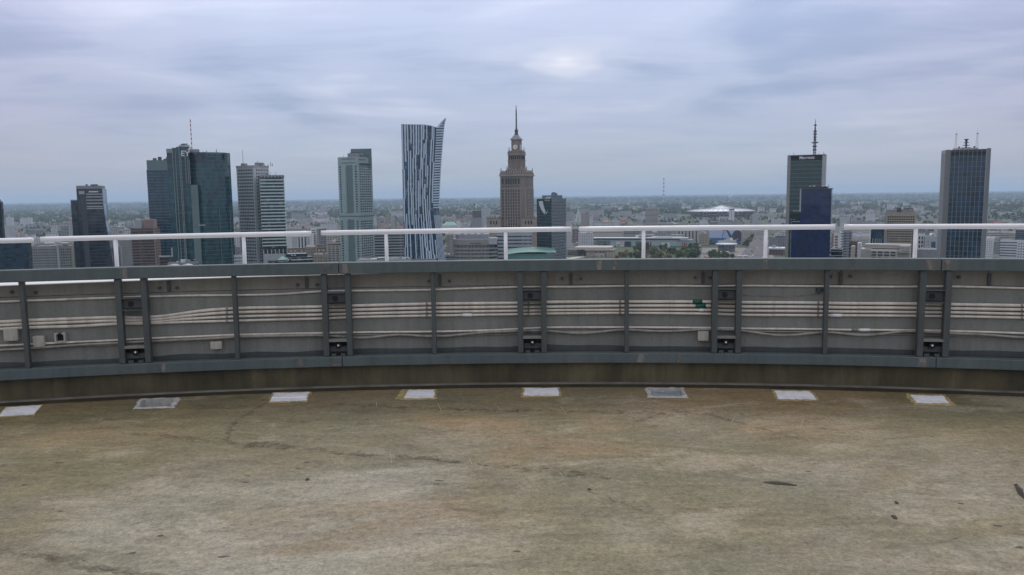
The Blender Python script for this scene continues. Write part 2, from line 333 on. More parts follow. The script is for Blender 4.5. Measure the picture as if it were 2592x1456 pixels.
def curb_mat():
    m, t, b = newmat('damp_curb_concrete'); o = t.nodes.new('ShaderNodeTexCoord').outputs['Object']
    a = noisetex(vmath('MULTIPLY', o, (1, 1, 0.5), t), 2.2, 6, 0.62, 0.6, t); s2 = noisetex(vmath('MULTIPLY', o, (6, 6, 0.6), t), 1.6, 4, 0.6, 0.2, t)
    c = ramp(a, [(0.3, (0.040, 0.034, 0.017)), (0.5, (0.082, 0.069, 0.036)), (0.68, (0.135, 0.112, 0.06))], t)
    c = mixc(1, c, ramp(s2, [(0.3, (0.7, 0.7, 0.7)), (0.7, (1.15, 1.15, 1.15))], t), t, 'MULTIPLY')
    t.links.new(c, b.inputs['Base Color']); b.inputs['Roughness'].default_value = 0.8
    bp = t.nodes.new('ShaderNodeBump'); bp.inputs['Strength'].default_value = 0.4; bp.inputs['Distance'].default_value = 0.01
    t.links.new(noisetex(o, 22, 5, 0.65, 0, t), bp.inputs['Height']); t.links.new(bp.outputs[0], b.inputs['Normal'])
    return m
M['curb'] = curb_mat()
M['foot'] = mat('wet_dark_foot', (0.042, 0.034, 0.018), 0.5, 0.35, 3)
M['ledge'] = mat('pale_ledge_mortar', (0.16, 0.15, 0.125), 0.85, 0.3, 5)
def paint_mat(name, col, dirt, scale=3.0, rough=0.55, vs=(1, 1, 0.35)):
    m, t, b = newmat(name); o = t.nodes.new('ShaderNodeTexCoord').outputs['Object']
    a = noisetex(vmath('MULTIPLY', o, vs, t), scale, 6, 0.62, 0.4, t); f = noisetex(o, 40, 4, 0.7, 0, t)
    c = mixc(ramp(a, [(0.44, (0, 0, 0)), (0.7, (0.75, 0.75, 0.75))], t), col, dirt, t)
    c = mixc(1, c, ramp(f, [(0.3, (0.90, 0.90, 0.90)), (0.7, (1.09, 1.09, 1.09))], t), t, 'MULTIPLY')
    run = noisetex(vmath('MULTIPLY', o, (16, 16, 1.1), t), 1.0, 5, 0.62, 0.1, t)
    c = mixc(1, c, ramp(run, [(0.30, (0.84, 0.835, 0.82)), (0.5, (1, 1, 1)), (0.72, (1.08, 1.075, 1.07))], t), t, 'MULTIPLY')
    chip = ramp(noisetex(o, 19, 5, 0.7, 0.4, t), [(0.66, (0, 0, 0)), (0.69, (0.5, 0.5, 0.5))], t)
    c = mixc(chip, c, (0.105, 0.085, 0.062), t)
    t.links.new(c, b.inputs['Base Color']); b.inputs['Roughness'].default_value = rough
    bp = t.nodes.new('ShaderNodeBump'); bp.inputs['Strength'].default_value = 0.15; bp.inputs['Distance'].default_value = 0.003
    t.links.new(f, bp.inputs['Height']); t.links.new(bp.outputs[0], b.inputs['Normal'])
    return m
M['beam'] = paint_mat('blue_grey_steel_paint', (0.080, 0.105, 0.107), (0.108, 0.126, 0.118), 2.2)
M['post'] = paint_mat('grey_steel_post', (0.072, 0.083, 0.082), (0.055, 0.059, 0.055), 5)
M['panel'] = paint_mat('grey_parapet_panel', (0.200, 0.203, 0.180), (0.150, 0.150, 0.132), 1.8)
M['panel_low'] = paint_mat('damp_panel_foot', (0.055, 0.06, 0.058), (0.08, 0.085, 0.08), 3)
M['panel_top'] = paint_mat('brownish_panel_strip', (0.21, 0.198, 0.162), (0.155, 0.143, 0.117), 2.2)
def weld_mat():
    m, t, b = newmat('bare_weld_patch'); tc_ = t.nodes.new('ShaderNodeTexCoord'); sp = t.nodes.new('ShaderNodeSeparateXYZ'); t.links.new(tc_.outputs['Generated'], sp.inputs[0])
    u = fmath('ABSOLUTE', fmath('SUBTRACT', fmath('MULTIPLY', sp.outputs[0], 2.0, t), 1.0, t), None, t)
    nz = noisetex(vmath('MULTIPLY', tc_.outputs['Object'], (1, 1, .5), t), 9, 6, .68, .6, t)
    a = fmath('ADD', nz, fmath('MULTIPLY', fmath('POWER', u, 2.0, t), -.38, t), t)
    t.links.new(ramp(a, [(.30, (0, 0, 0)), (.56, (.85, .85, .85))], t), b.inputs['Alpha'])
    t.links.new(ramp(nz, [(.3, (.16, .145, .125)), (.7, (.26, .24, .215))], t), b.inputs['Base Color']); b.inputs['Roughness'].default_value = .7; return m
M['weld'] = weld_mat()
M['pipe'] = paint_mat('off_white_conduit', (0.68, 0.62, 0.53), (0.44, 0.385, 0.31), 6, 0.5, (1, 1, 1))
M['cable'] = paint_mat('dirty_grey_cable', (0.30, 0.275, 0.235), (0.15, 0.135, 0.115), 12, 0.6, (1, 1, 1))
M['rail'] = mat('white_rail_paint', (0.80, 0.79, 0.79), 0.3, 0.035, 6)
M['coping'] = mat('white_coping', (0.70, 0.70, 0.69), 0.4, 0.05, 2)
M['black'] = mat('black_and_shade', (0.012, 0.012, 0.013), 0.7, 0.2, 4)  # black fittings and signs, also colour standing in for shade inside openings
M['box'] = paint_mat('beige_plastic_box', (0.44, 0.415, 0.35), (0.30, 0.28, 0.23), 8, 0.5)
M['green_tape'] = mat('green_tape', (0.025, 0.11, 0.075), 0.35, 0.2, 30, bump=0.4)
M['foam'] = mat('yellow_foam_edge', (0.46, 0.36, 0.17), 0.9, 0.3, 30, bump=1.0)
M['plaster'] = mat('rough_white_mortar', (0.52, 0.50, 0.46), 0.9, 0.22, 18, bump=1.0)
M['plate'] = paint_mat('white_infill_board', (0.72, 0.71, 0.74), (0.50, 0.47, 0.43), 5, 0.6, (1, 1, 1))
M['pit'] = mat('grey_steel_pit', (0.24, 0.27, 0.28), 0.6, 0.3, 9)
M['crack'] = mat('crack_dirt', (0.06, 0.052, 0.04), 0.95, 0.4, 12)
def stain_mat():
    m, t, b = newmat('crack_stain'); o = t.nodes.new('ShaderNodeTexCoord').outputs['Object']
    b.inputs['Base Color'].default_value = (0.10, 0.08, 0.052, 1); b.inputs['Roughness'].default_value = .95
    t.links.new(ramp(noisetex(o, 13, 6, .72, .5, t), [(.44, (0, 0, 0)), (.68, (.62, .62, .62))], t), b.inputs['Alpha']); return m
M['stain'] = stain_mat()
def scratch_mat(): return mat('straw_scratch', (0.36, 0.30, 0.20), .9, .2, 20)
M['scratch'] = scratch_mat()
M['leaf_dry'] = mat('dark_debris', (0.075, 0.066, 0.058), 0.8, 0.3, 20)

ZF = H - 1.65
hatch_px = [((15, 1033), (106.6, 1027.2), (85.6, 1051), (-6, 1057)), ((357, 1011.7), (454, 1008), (440, 1032), (339, 1035)),
            ((690, 995.7), (788, 993.3), (777.5, 1016.7), (679.6, 1020)), ((1016, 988.3), (1103, 987.5), (1103, 1010), (1002, 1012.3)),
            ((1323.5, 983.4), (1415, 982.8), (1420.5, 1004.5), (1320, 1005)), ((1636.5, 983.6), (1728.5, 983.8), (1737, 1006.8), (1642, 1006)),
            ((1956, 989.7), (2053, 990.6), (2072, 1014.6), (1968, 1013)), ((2294, 999.3), (2392.5, 1001.8), (2416, 1026.7), (2314.6, 1024))]
hatch_q = [[onfloor(x, y, 1.65) for x, y in q] for q in hatch_px]
def inset(q, d):
    c = sum(q, Vector()) / 4
    return [c + (p - c) * (1 - d / (p - c).length) for p in q]
# deck: a round slab with two holes where old fittings were taken out
bm = bmesh.new(); edges = []
def loop(pts):
    vs = [bm.verts.new(p) for p in pts]; return [bm.edges.new((vs[i], vs[(i + 1) % len(vs)])) for i in range(len(vs))]
edges += loop([ring(2 * math.pi * i / 180, RR + 0.35, ZF) for i in range(180)])
for k in (1, 5): edges += loop([(p.x, p.y, ZF) for p in inset(hatch_q[k], 0.006)])
bmesh.ops.triangle_fill(bm, use_beauty=True, use_dissolve=False, edges=edges)
for f in bm.faces:
    if f.normal.z < 0: f.normal_flip()
me = bpy.data.meshes.new('roof_deck'); bm.to_mesh(me); bm.free(); me.materials.append(M['floor'])
deck = structure(link(bpy.data.objects.new('roof_deck', me)))
body = structure(obj('tower_body', MB().lathe([(RR + 0.3, 0.02), (RR + 0.3, ZF - 0.25), (0.2, ZF - 0.3)], RC.x, RC.y, 96), M['grey']))

# hatches
hl = ['white infill board with clean edges at the left end of the row on the deck', 'open recessed pit edged with crumbling white mortar, near the left ladder frame',
      'white infill board with a jointed middle and a dug notch beside its left corner', 'white infill board with a broad yellow foam strip along its left side',
      'white infill board with even thin yellow edge, in front of the middle ladder frame', 'shallow grey pit with mortar rim and bluish bottom, between two white boards',
      'white infill board leaning right with pale frayed edge, right of the bluish grey pit', 'white infill board ringed by thick crumbling foam, last on the right']
for k, q in enumerate(hatch_q):
    c = sum(q, Vector()) / 4
    e = empty('floor_hatch', hl[k], 'floor hatch', c, group='square patches in the roof deck')
    lq = [p - c for p in q]; pit = k in (1, 5)
    def ragged(q, amp, n=9):
        out = []
        for i in range(4):
            a, b = q[i], q[(i + 1) % 4]
            for j in range(n): out.append(a.lerp(b, j / n) + Vector((rnd.gauss(0, amp), rnd.gauss(0, amp), 0)))
        return out
    outer = ragged([p + (p - Vector()).normalized() * 0.012 for p in lq], 0.006 if k else 0.001)
    wl_ = {3: 0.055, 7: 0.03}.get(k, 0.012)
    iq = inset(lq, 0.03 if pit else (0.016 if k else 0.002))
    if k == 3: iq[0] = iq[0] + Vector((0.05, 0, 0)); iq[3] = iq[3] + Vector((0.05, 0, 0))
    if k == 7: iq = inset(lq, 0.035)
    inner = ragged(iq, 0.007 if k else 0.0005)
    n = len(outer); zt = 0.007
    vs = [(p.x, p.y, 0.0) for p in outer] + [(p.x, p.y, zt + rnd.uniform(-.002, .003)) for p in [o_.lerp(i_, .25) for o_, i_ in zip(outer, inner)]] + [(p.x, p.y, zt) for p in inner] + [(p.x, p.y, -0.16 if pit else 0.0) for p in inner]
    fs = [(r * n + i, r * n + (i + 1) % n, (r + 1) * n + (i + 1) % n, (r + 1) * n + i) for r in range(3) for i in range(n)]
    obj('edge_seal', MB().add(vs, fs), M['plaster'] if pit else M['foam'], e)
    if pit:
        obj('pit_bottom', MB().prism([(p.x, p.y) for p in lq], -0.10 if k == 1 else -0.045, -0.06 if k == 1 else -0.02), M['pit'], e)
    else:
        pb = MB().prism([(p.x, p.y) for p in inset(iq, -0.004)], 0.0, 0.0055); obj('infill_board', pb, M['plate'], e)
        if k == 2:
            a, b = lq[0].lerp(lq[3], .58), lq[1].lerp(lq[2], .58); obj('board_joint', MB().tube([a.lerp(b, .06) + Vector((0, 0, .007)), a.lerp(b, .96) + Vector((0, 0, .007))], .003, 5), M['letters'], e)
# cracks and marks of the deck
def strip(pix, wd, m, name, lift=1.648, jit=.008, taper=True, var=(.25, 1.3), into=None):
    pts = [onfloor(x, y, lift) for x, y in pix]; fine = []
    for a, b in zip(pts, pts[1:]):
        m_ = max(2, int((b - a).length / 0.03))
        for j in range(m_): fine.append(a.lerp(b, j / m_) + Vector((rnd.gauss(0, jit), rnd.gauss(0, jit), 0)))
    vs = []; n = len(fine)
    for i, p in enumerate(fine):
        t = (fine[min(i + 3, n - 1)] - fine[max(i - 3, 0)]).normalized(); u = Vector((-t.y, t.x, 0)); ww = wd * rnd.uniform(*var) * (min(1, .25 + i / 8, .25 + (n - 1 - i) / 8) if taper else 1)
        vs += [p + u * ww, p - u * ww]
    mb = (into or MB()).add(vs, [(2 * i, 2 * i + 1, 2 * i + 3, 2 * i + 2) for i in range(n - 1)])
    if into is None: obj(name, mb, m, deck)
def crack(pix, wd, stain=.05):
    if stain: strip(pix, stain * .7, M['stain'], 'crack_stain', 1.6485, .012, True, (.5, 1.4))
    # the dark line itself comes and goes
    dm = MB()
    for (x0, y0), (x1, y1) in zip(pix, pix[1:]):
        t = 0
        while t < 1:
            t2 = min(1, t + rnd.uniform(.15, .5))
            if rnd.random() < .78: strip([(x0 + (x1 - x0) * t, y0 + (y1 - y0) * t), (x0 + (x1 - x0) * t2, y0 + (y1 - y0) * t2)], wd, M['crack'], 'deck_crack', 1.6465, .006, into=dm)
            t = t2
    if dm.v: obj('deck_crack', dm, M['crack'], deck)
crack([(676, 1016), (620, 1052), (585, 1080), (580, 1105), (565, 1118)], .0035, .03)
crack([(330, 1095), (420, 1104), (565, 1118), (700, 1130), (830, 1142), (960, 1158), (1080, 1162), (1190, 1172)], .0028, .07)
crack([(1100, 1163), (1150, 1170), (1185, 1172)], .008, .05)
crack([(1210, 1174), (1246, 1180)], .013, .04)
crack([(1250, 1180), (1340, 1190), (1450, 1200), (1560, 1212)], .0025, .09)
crack([(0, 1392), (110, 1410), (200, 1432), (330, 1450), (430, 1462)], .004, .045)
crack([(1584, 1313), (1620, 1311), (1668, 1306)], .005, .02)
crack([(1700, 1040), (1800, 1050), (1960, 1095), (2080, 1125)], .0022, .03)
crack([(850, 1022), (1000, 1030), (1250, 1040), (1500, 1042), (1750, 1050)], .0016, .06)
crack([(1480, 1235), (1560, 1270), (1660, 1305)], .0016, .02)
crack([(650, 1011), (675, 1014)], .02, .03)
for q in (((953, 1016), (954, 1034)), ((1108, 1021), (1119, 1044)), ((1172, 1044), (1204, 1024)), ((1252, 1023), (1275, 1045)), ((1420, 1030), (1434, 1051)), ((1588, 1036), (1612, 1060)), ((1672, 1065), (1700, 1042)), ((1852, 1072), (1862, 1050)), ((1930, 1055), (1966, 1074)), ((2026, 1083), (2036, 1056)), ((987, 1144), (991, 1176)), ((1187, 1159), (1197, 1180)), ((1416, 1196), (1431, 1214)), ((2092, 1046), (2120, 1070))):
    strip(list(q), .0022, M['scratch'], 'straw_mark', 1.645, .0005, False, (.6, 1.2))
# little dark scraps lying on the deck
def scrap(pix, h, label, name='leaf_scrap'):
    pts = [onfloor(x, y, 1.645) for x, y in pix]; c = sum(pts, Vector()) / len(pts); c.z = ZF
    m_ = MB(); n = len(pts); lp = [p - c for p in pts]
    m_.add([(p.x, p.y, .003) for p in lp] + [(p.x * .5, p.y * .5, h) for p in lp], [tuple(range(n, 2 * n))] + [(i, (i + 1) % n, n + (i + 1) % n, n + i) for i in range(n)] + [tuple(range(n))[::-1]])
    tag(obj(name, m_, M['leaf_dry'], None, c), label, 'debris')
scrap([(1930, 1218), (1960, 1219), (2018, 1226), (2016, 1228.5), (1960, 1224.5), (1935, 1221)], .012, 'long thin dark strip lying on the right half of the deck', 'rubber_strip')
scrap([(2255, 1304), (2268, 1306), (2273, 1313), (2262, 1312)], .012, 'small dark curled leaf on the deck below the strip')
scrap([(772, 1212), (782, 1210), (784, 1213), (774, 1216)], .010, 'small dark leaf on the left half of the deck')
scrap([(1487, 1236), (1496, 1237), (1497, 1239), (1488, 1239)], .008, 'tiny dark flake near the middle of the deck')
scrap([(2264, 1268), (2272, 1270), (2276, 1274), (2266, 1274)], .010, 'small pale-edged flake above the curled leaf')
scrap([(2566, 1225), (2580, 1240), (2592, 1250), (2592, 1262), (2576, 1248)], .03, 'dark blurred scrap at the right edge of the deck', 'rag_scrap')

# ------------------------------------------------------------------ parapet
ZB0, ZB1 = H - 0.643, H - 0.545            # upper beam
ZL0, ZL1 = H - 1.438, H - 1.352            # lower beam
RP = RR + 0.135                            # face of the panels
par = empty('roof_parapet', 'curved grey steel and panel parapet around the concrete roof deck', 'parapet', ring(0, RR, ZF))
PL = par.location.copy()
def pobj(name, mb, m, bevel=0, parent=par, smooth=False):
    mb.v = [tuple(Vector(v) - PL) for v in mb.v]; return obj(name, mb, m, parent, None, smooth, bevel)
A0, A1 = R_(-62), R_(62)
def phx(px, py, R=RR): return onring(px, py, R)[0]
j1, j2 = phx(857, 675), phx(2383, 667)
jm = [A0, 2 * j1 - j2, j1, j2, 2 * j2 - j1, A1]
for a, b in zip(jm, jm[1:]):
    pobj('upper_beam', MB().arc(a + .00012, b - .00012, RR - .005, RR + .085, ZB0, ZB1, 30), M['beam'], .006)
k1, k2 = phx(866, 905), phx(2370, 905)
km = [A0, 2 * k1 - k2, k1, k2, 2 * k2 - k1, A1]
for a, b in zip(km, km[1:]):
    pobj('lower_beam', MB().arc(a + .0001, b - .0001, RR - .005, RR + .085, ZL0, ZL1, 30), M['beam'], .006)
for (x0, x1, y) in ((796, 856.3, 676), (857.7, 892, 676), (1500, 1536, 671), (1544, 1568, 671), (2140, 2175, 668), (2330, 2382, 667), (2384, 2410, 667), (300, 330, 692), (1925, 1950, 669)):
    pobj('weld_patch', MB().arc(phx(x0, y), phx(x1, y), RR - .007, RR - .004, ZB0 + .008, ZB1 - .01, 4), M['weld'])
for (x0, x1, y) in ((825, 865, 908), (2310, 2369.5, 905), (745, 775, 912), (1705, 1735, 905), (405, 425, 935), (1600, 1640, 905)):
    pobj('weld_patch', MB().arc(phx(x0, y), phx(x1, y), RR - .007, RR - .004, ZL0 + .008, ZL1 - .008, 4), M['weld'])
pobj('curb', MB().arc(A0, A1, RR + .05, RR + .4, ZF - .1, ZL0 - .004, 60), M['curb'])
pobj('curb_ledge', MB().arc(A0, A1, RR - .004, RR + .052, ZF + .027, ZF + .036, 120), M['ledge'], .003)
pobj('curb_foot', MB().arc(A0, A1, RR - .001, RR + .052, ZF - .02, ZF + .0265, 120), M['foot'])
# panels in lengths, with thin vertical joints
ztop_l, ztop_r = H - .682, H - .640
def ztop(ph):
    t = (ph - phx(0, 700)) / (phx(1480, 700) - phx(0, 700)); return ztop_l + (ztop_r - ztop_l) * min(max(t, -.3), 1.0)
seams = [428, 777, 1114, 1445, 1778.6, 2127]
sph = [phx(x, 720, RP) for x in seams]; step = (sph[-1] - sph[0]) / 5
cuts = [sph[0] - 9 * step + i * step for i in range(9)] + sph + [sph[-1] + (i + 1) * step for i in range(9)]
ZS = H - .775
for a, b in zip(cuts, cuts[1:]):
    pobj('lower_panel', MB().arc(a, b, RP, RP + .05, ZF + .2, ZS - .003, 8), M['panel'])
    zm = ztop((a + b) / 2)
    m_ = MB(); n_ = 8; vs = []
    for i in range(n_ + 1):
        ph = a + .0002 + (b - a - .0004) * i / n_
        vs += [ring(ph, RP - .004, ZS + .002), ring(ph, RP + .05, ZS + .002), ring(ph, RP + .05, ztop(ph)), ring(ph, RP - .004, ztop(ph))]
    fs = [(4 * i + p, 4 * i + q, 4 * i + 4 + q, 4 * i + 4 + p) for i in range(n_) for p, q in ((1, 0), (2, 1), (3, 2), (0, 3))] + [(0, 1, 2, 3), (4 * n_ + 3, 4 * n_ + 2, 4 * n_ + 1, 4 * n_)]
    m_.add(vs, fs); pobj('upper_panel', m_, M['panel_top'])
    m_ = MB(); vs = []
    for i in range(n_ + 1):
        ph = a + (b - a) * i / n_; z = ztop(ph)
        vs += [ring(ph, RP + .052, z - .05), ring(ph, RP + .55, z - .05), ring(ph, RP + .55, z + .001), ring(ph, RP + .052, z + .001)]
    m_.add(vs, fs); pobj('outer_coping', m_, M['coping'])
for ph in cuts: pobj('seam_bracket', MB().arc(ph - .0007, ph + .0007, RP - .02, RP - .004, ZS + .006, ZB0 - .03, 2), M['steel'])
# wavy damp line along the foot of the panels
m_ = MB(); vs = []; nn = 400
for i in range(nn + 1):
    ph = A0 + (A1 - A0) * i / nn; hh = .038 + .03 * noise.noise((ph * 14, 0, 3)) + .012 * noise.noise((ph * 60, 0, 9))
    vs += [ring(ph, RP - .003, ZL1 - .06), ring(ph, RP - .003, ZL1 + max(.012, hh)), ring(ph, RP, ZL1 + max(.012, hh)), ring(ph, RP, ZL1 - .06)]
m_.add(vs, [(4 * i + p, 4 * i + q, 4 * i + 4 + q, 4 * i + 4 + p) for i in range(nn) for p, q in ((0, 1), (1, 2))]); pobj('damp_foot', m_, M['panel_low'])
# bolts
for x, y in ((31, 739), (91.6, 739.7), (405, 729), (449, 728.6), (753.4, 721), (803, 720), (1086.6, 711), (1137.8, 711), (1422.7, 705), (1470, 705), (1759.6, 702.7), (1797.6, 702.7), (2101.6, 700), (2151.6, 699), (2425, 701)):
    ph, z = onring(x, y, RP); pobj('bolt', MB().tube([ring(ph, RP - .03, z), ring(ph, RP, z)], .0125, 10), M['steel'])
# posts
def vbar(ph, wd, R0, R1, z0, z1):
    dp = wd / 2 / RR; return MB().arc(ph - dp, ph + dp, R0, R1, z0, z1, 1)
sing = [phx(x, 800, RR + .03) for x in (60, 596, 1097.7, 1586.5, 2090.8)]
pairs = [(phx(a, 800, RR + .03), phx(b, 800, RR + .03)) for a, b in ((303.4, 369), (823.5, 883.3), (1317.4, 1376.6), (1809, 1869), (2331.5, 2396.5))]
dphi = (sum(pairs[4]) - sum(pairs[0])) / 8
sing += [sing[-1] + dphi, sing[-1] + 2 * dphi, sing[0] - dphi]
pairs += [(p0 + dphi * s_, p1 + dphi * s_) for (p0, p1), s_ in ((pairs[4], 1), (pairs[0], -1))]
for ph in sing: pobj('post', vbar(ph, .035, RR + .022, RR + .075, ZL1 + .002, ZB0 - .002), M['post'], .003)
def zat(y): return onring(1347, y, RR + .06)[1]
for a, b in pairs:
    for ph in (a, b): pobj('post', vbar(ph, .047, RR + .012, RR + .078, ZL1 + .002, ZB0 - .002), M['post'], .004)
    g = .022 / RR
    for y, th_ in ((733, .010), (762, .010)):
        z = zat(y); pobj('rung', MB().arc(a + g, b - g, RR + .02, RR + .075, z - th_ / 2, z + th_ / 2, 2), M['post'])
    db = pobj('dark_box', MB().arc(a + g, b - g, RR + .05, RR + .12, zat(757), zat(738), 2), M['steel'])
    c_ = (a + b) / 2 - .0008; pobj('socket', MB().tube([ring(c_, RR + .045, zat(748)), ring(c_, RR + .052, zat(748))], .024, 14), M['black'], 0, db)
    z = zat(852); pobj('bracket_shelf', MB().arc(a + g, b - g, RR + .01, RR + .09, z - .012, z + .010, 2), M['panel'], .003)
    pobj('anchor_plate_and_shade', MB().arc(a + g, b - g, RR + .07, RR + .12, zat(868), zat(857), 2), M['black'])  # black block standing in for the shaded recess under the shelf
    ap = pobj('anchor_plate_and_shade', MB().arc(a + g, b - g, RR + .06, RR + .075, zat(881.5), zat(869), 2), M['post'])
    c_ = (a + b) / 2; z = zat(866)
    lug = pobj('anchor_lug', MB().tube([ring(c_, RR + .035, z), ring(c_, RR + .068, z)], .026, 14), M['black'])
    pobj('bolt', MB().tube([ring(c_, RR + .028, z + .004), ring(c_, RR + .036, z + .004)], .008, 10), M['rail'], 0, lug)
    for s_ in (-1, 1):
        cc_ = c_ + s_ * .0022; pobj('anchor_foot', MB().arc(cc_ - .0011, cc_ + .0011, RR + .03, RR + .06, ZL1 + .002, ZL1 + .022, 1), M['post'])

# ------------------------------------------------------------------ conduits on the panels
def smooth_path(pix, R, step=.06, ext=True):
    pz = [onring(x, y, R) for x, y in pix]
    ph = np.array([p for p, _ in pz]); zz = np.array([z for _, z in pz])
    out = []; n = len(ph)
    if ext: ph = np.r_[ph[0] - .25, ph, ph[-1] + .25]; zz = np.r_[zz[0], zz, zz[-1]]
    m_ = max(2, int((ph[-1] - ph[0]) * RR / step)); tt = np.linspace(ph[0], ph[-1], m_)
    zi = np.interp(tt, ph, zz); k = np.ones(5) / 5; zp = np.convolve(np.pad(zi, 2, mode='edge'), k, 'valid')
    return [ring(a, R, z) for a, z in zip(tt, zp)]
def conduit(pix, r, m, label, R=None, name='conduit_pipe', cat='pipe', ext=True, grp='conduits along the parapet panels'):
    pts = smooth_path(pix, R or RP - r - .004, ext=ext); c = pts[len(pts) // 2].copy()
    e = empty(name, label, cat, c, group=grp)
    obj('pipe_run', MB().tube([p - c for p in pts], r, 10), m, e, smooth=True); return e, c
T = [(0, 764), (52, 762), (197, 757), (294, 753.5), (480, 748), (589, 747.6), (703, 745.5), (779, 739.7), (815, 737), (894, 736.2), (1018, 735), (1091, 733.8), (1191, 730), (1310, 726.5), (1385, 725.9), (1438, 726.5), (1576, 724), (1732, 723.4), (1800, 725), (1880, 723), (2087, 725), (2200, 725.9), (2307, 725.9), (2407, 725), (2592, 730)]
conduit(T, .009, M['pipe'], 'thin pale conduit running just under the brownish upper panel strip')
xs4 = [602, 815, 894, 1091, 1310, 1385, 1582, 1800, 1880, 2085, 2100, 2321, 2406, 2592]
ys4 = [[780, 776.6, 774.2, 769, 767.3, 764.6, 763.9, 763.9, 765.6, 766.6, 768, 769, 770.8, 773.5], [790.5, 786, 784.6, 779.4, 777, 777, 774.2, 774, 776.6, 777, 778.4, 779.8, 781, 784],
       [801, 796.7, 794.3, 789.8, 787, 785.6, 784.6, 784.6, 787, 788, 788.7, 790.5, 790.8, 795], [812, 806.7, 802.9, 799, 796, 794, 792.2, 794.3, 797.7, 798.4, 798.4, 799.8, 800.8, 804.6]]
left4 = [[(0, 815), (66, 811.2), (294, 803), (380, 804), (440, 797.7), (480, 790), (520, 785.5)], [(0, 824), (66, 820), (294, 811.5), (380, 811), (440, 804), (480, 799), (540, 793)],
         [(0, 833), (66, 828.5), (200, 825.5), (294, 819), (380, 817.5), (440, 809.5), (480, 807)], [(0, 834), (66, 829.5), (200, 826.5), (294, 820), (380, 819), (440, 816.5), (480, 815)]]
l4 = ['topmost of the four off-white conduits, with green tape on it', 'second of the four off-white conduits, with lower piece of green tape', 'third of the four off-white conduits, counted from the top', 'lowest of the four close-set off-white conduits']
for k in range(4):
    e, c = conduit(left4[k] + list(zip(xs4, ys4[k])), (.0135, .013, .0115, .011)[k], M['pipe'], l4[k])
    r_ = (.0135, .013, .0115, .011)[k]
    def sleeve(x0, x1, y, name, m, rr):
        Rr = RP - r_ - .004; a, z = onring(x0, y, Rr); b, z2 = onring(x1, y, Rr); obj(name, MB().tube([ring(a, Rr, z) - c, ring((a + b) / 2, Rr, (z + z2) / 2) - c, ring(b, Rr, z2) - c], rr, 12), m, e, smooth=True)
    if k == 0: sleeve(1753, 1777, 763.9, 'tape_wrap', M['green_tape'], r_ + .005)
    if k == 1: sleeve(1760, 1786, 774.2, 'tape_wrap', M['green_tape'], r_ + .005)
    if k == 3:
        sleeve(1171, 1195, 797.5, 'pipe_coupling', M['letters'], r_ + .003); sleeve(2102, 2131, 798.4, 'pipe_coupling', M['letters'], r_ + .003)
    if k == 2: sleeve(1770, 1782, 784.6, 'pipe_coupling', M['letters'], r_ + .002)
    for x in (575, 1080, 1569, 1338, 2070, 2585):
        y = np.interp(x, [q[0] for q in left4[k][-1:]] + xs4, [q[1] for q in left4[k][-1:]] + ys4[k]); sleeve(x - 2.5, x + 2.5, y, 'pipe_clip', M['cable'], r_ + .004)
L1 = [(0, 875), (52, 872.7), (297, 861.3), (380, 856.5), (480, 853), (592, 847.8), (815, 843.3), (894, 841.6), (1091, 839.9), (1215, 837.5), (1310, 833), (1385, 828.8), (1582, 828.8), (1800, 830.2), (1880, 832), (2084, 833.7), (2100, 834.7), (2321, 836.4), (2406, 838), (2592, 844)]
e, c = conduit(L1, .0095, M['pipe'], 'straight pale conduit above the sagging cable, below the group of four')
for x0, x1, y in ((2155, 2171, 835), (2176, 2202, 835.3)):
    Rr = RP - .0135; a, z = onring(x0, y, Rr); b, z2 = onring(x1, y, Rr); obj('pipe_coupling', MB().tube([ring(a, Rr, z) - c, ring(b, Rr, z2) - c], .0125, 12), M['letters'] if x0 > 2172 else M['panel'], e, smooth=True)
S_ = [(0, 886.5), (57, 883), (114, 879.6), (200, 873), (297, 868.5), (380, 864), (440, 861), (520, 858), (592, 853), (682, 851), (760, 850), (815, 848), (894, 855), (932, 857), (1008, 844.5), (1050, 850), (1091, 853.5), (1156, 849), (1215, 841.6), (1310, 838.5), (1385, 835.4), (1445, 845.5), (1510, 842), (1582, 832.5), (1645, 839.5), (1720, 838), (1800, 833), (1880, 835.4), (1935, 847), (2000, 851), (2084, 839), (2100, 839), (2169, 850), (2204, 851), (2266, 839), (2321, 838), (2406, 845), (2480, 846), (2592, 855.4)]
conduit(S_, .0105, M['cable'], 'dirty grey cable that sags between its clips along the lower panel', RP - .034, 'sagging_cable', 'cable')
L3 = [(x, y + (9 + 3 * math.sin(x / 170))) for x, y in L1]
conduit(L3, .006, M['cable'], 'thin lowest cable just under the sagging grey one', RP - .011, 'thin_cable', 'cable')
conduit([(1883, 747), (1960, 750), (2040, 751), (2066, 749), (2074, 744), (2076, 737)], .003, M['cable'], 'short thin wire hanging under the upper strip, right of fourth ladder frame', RP - .006, 'loose_wire', 'wire', False)
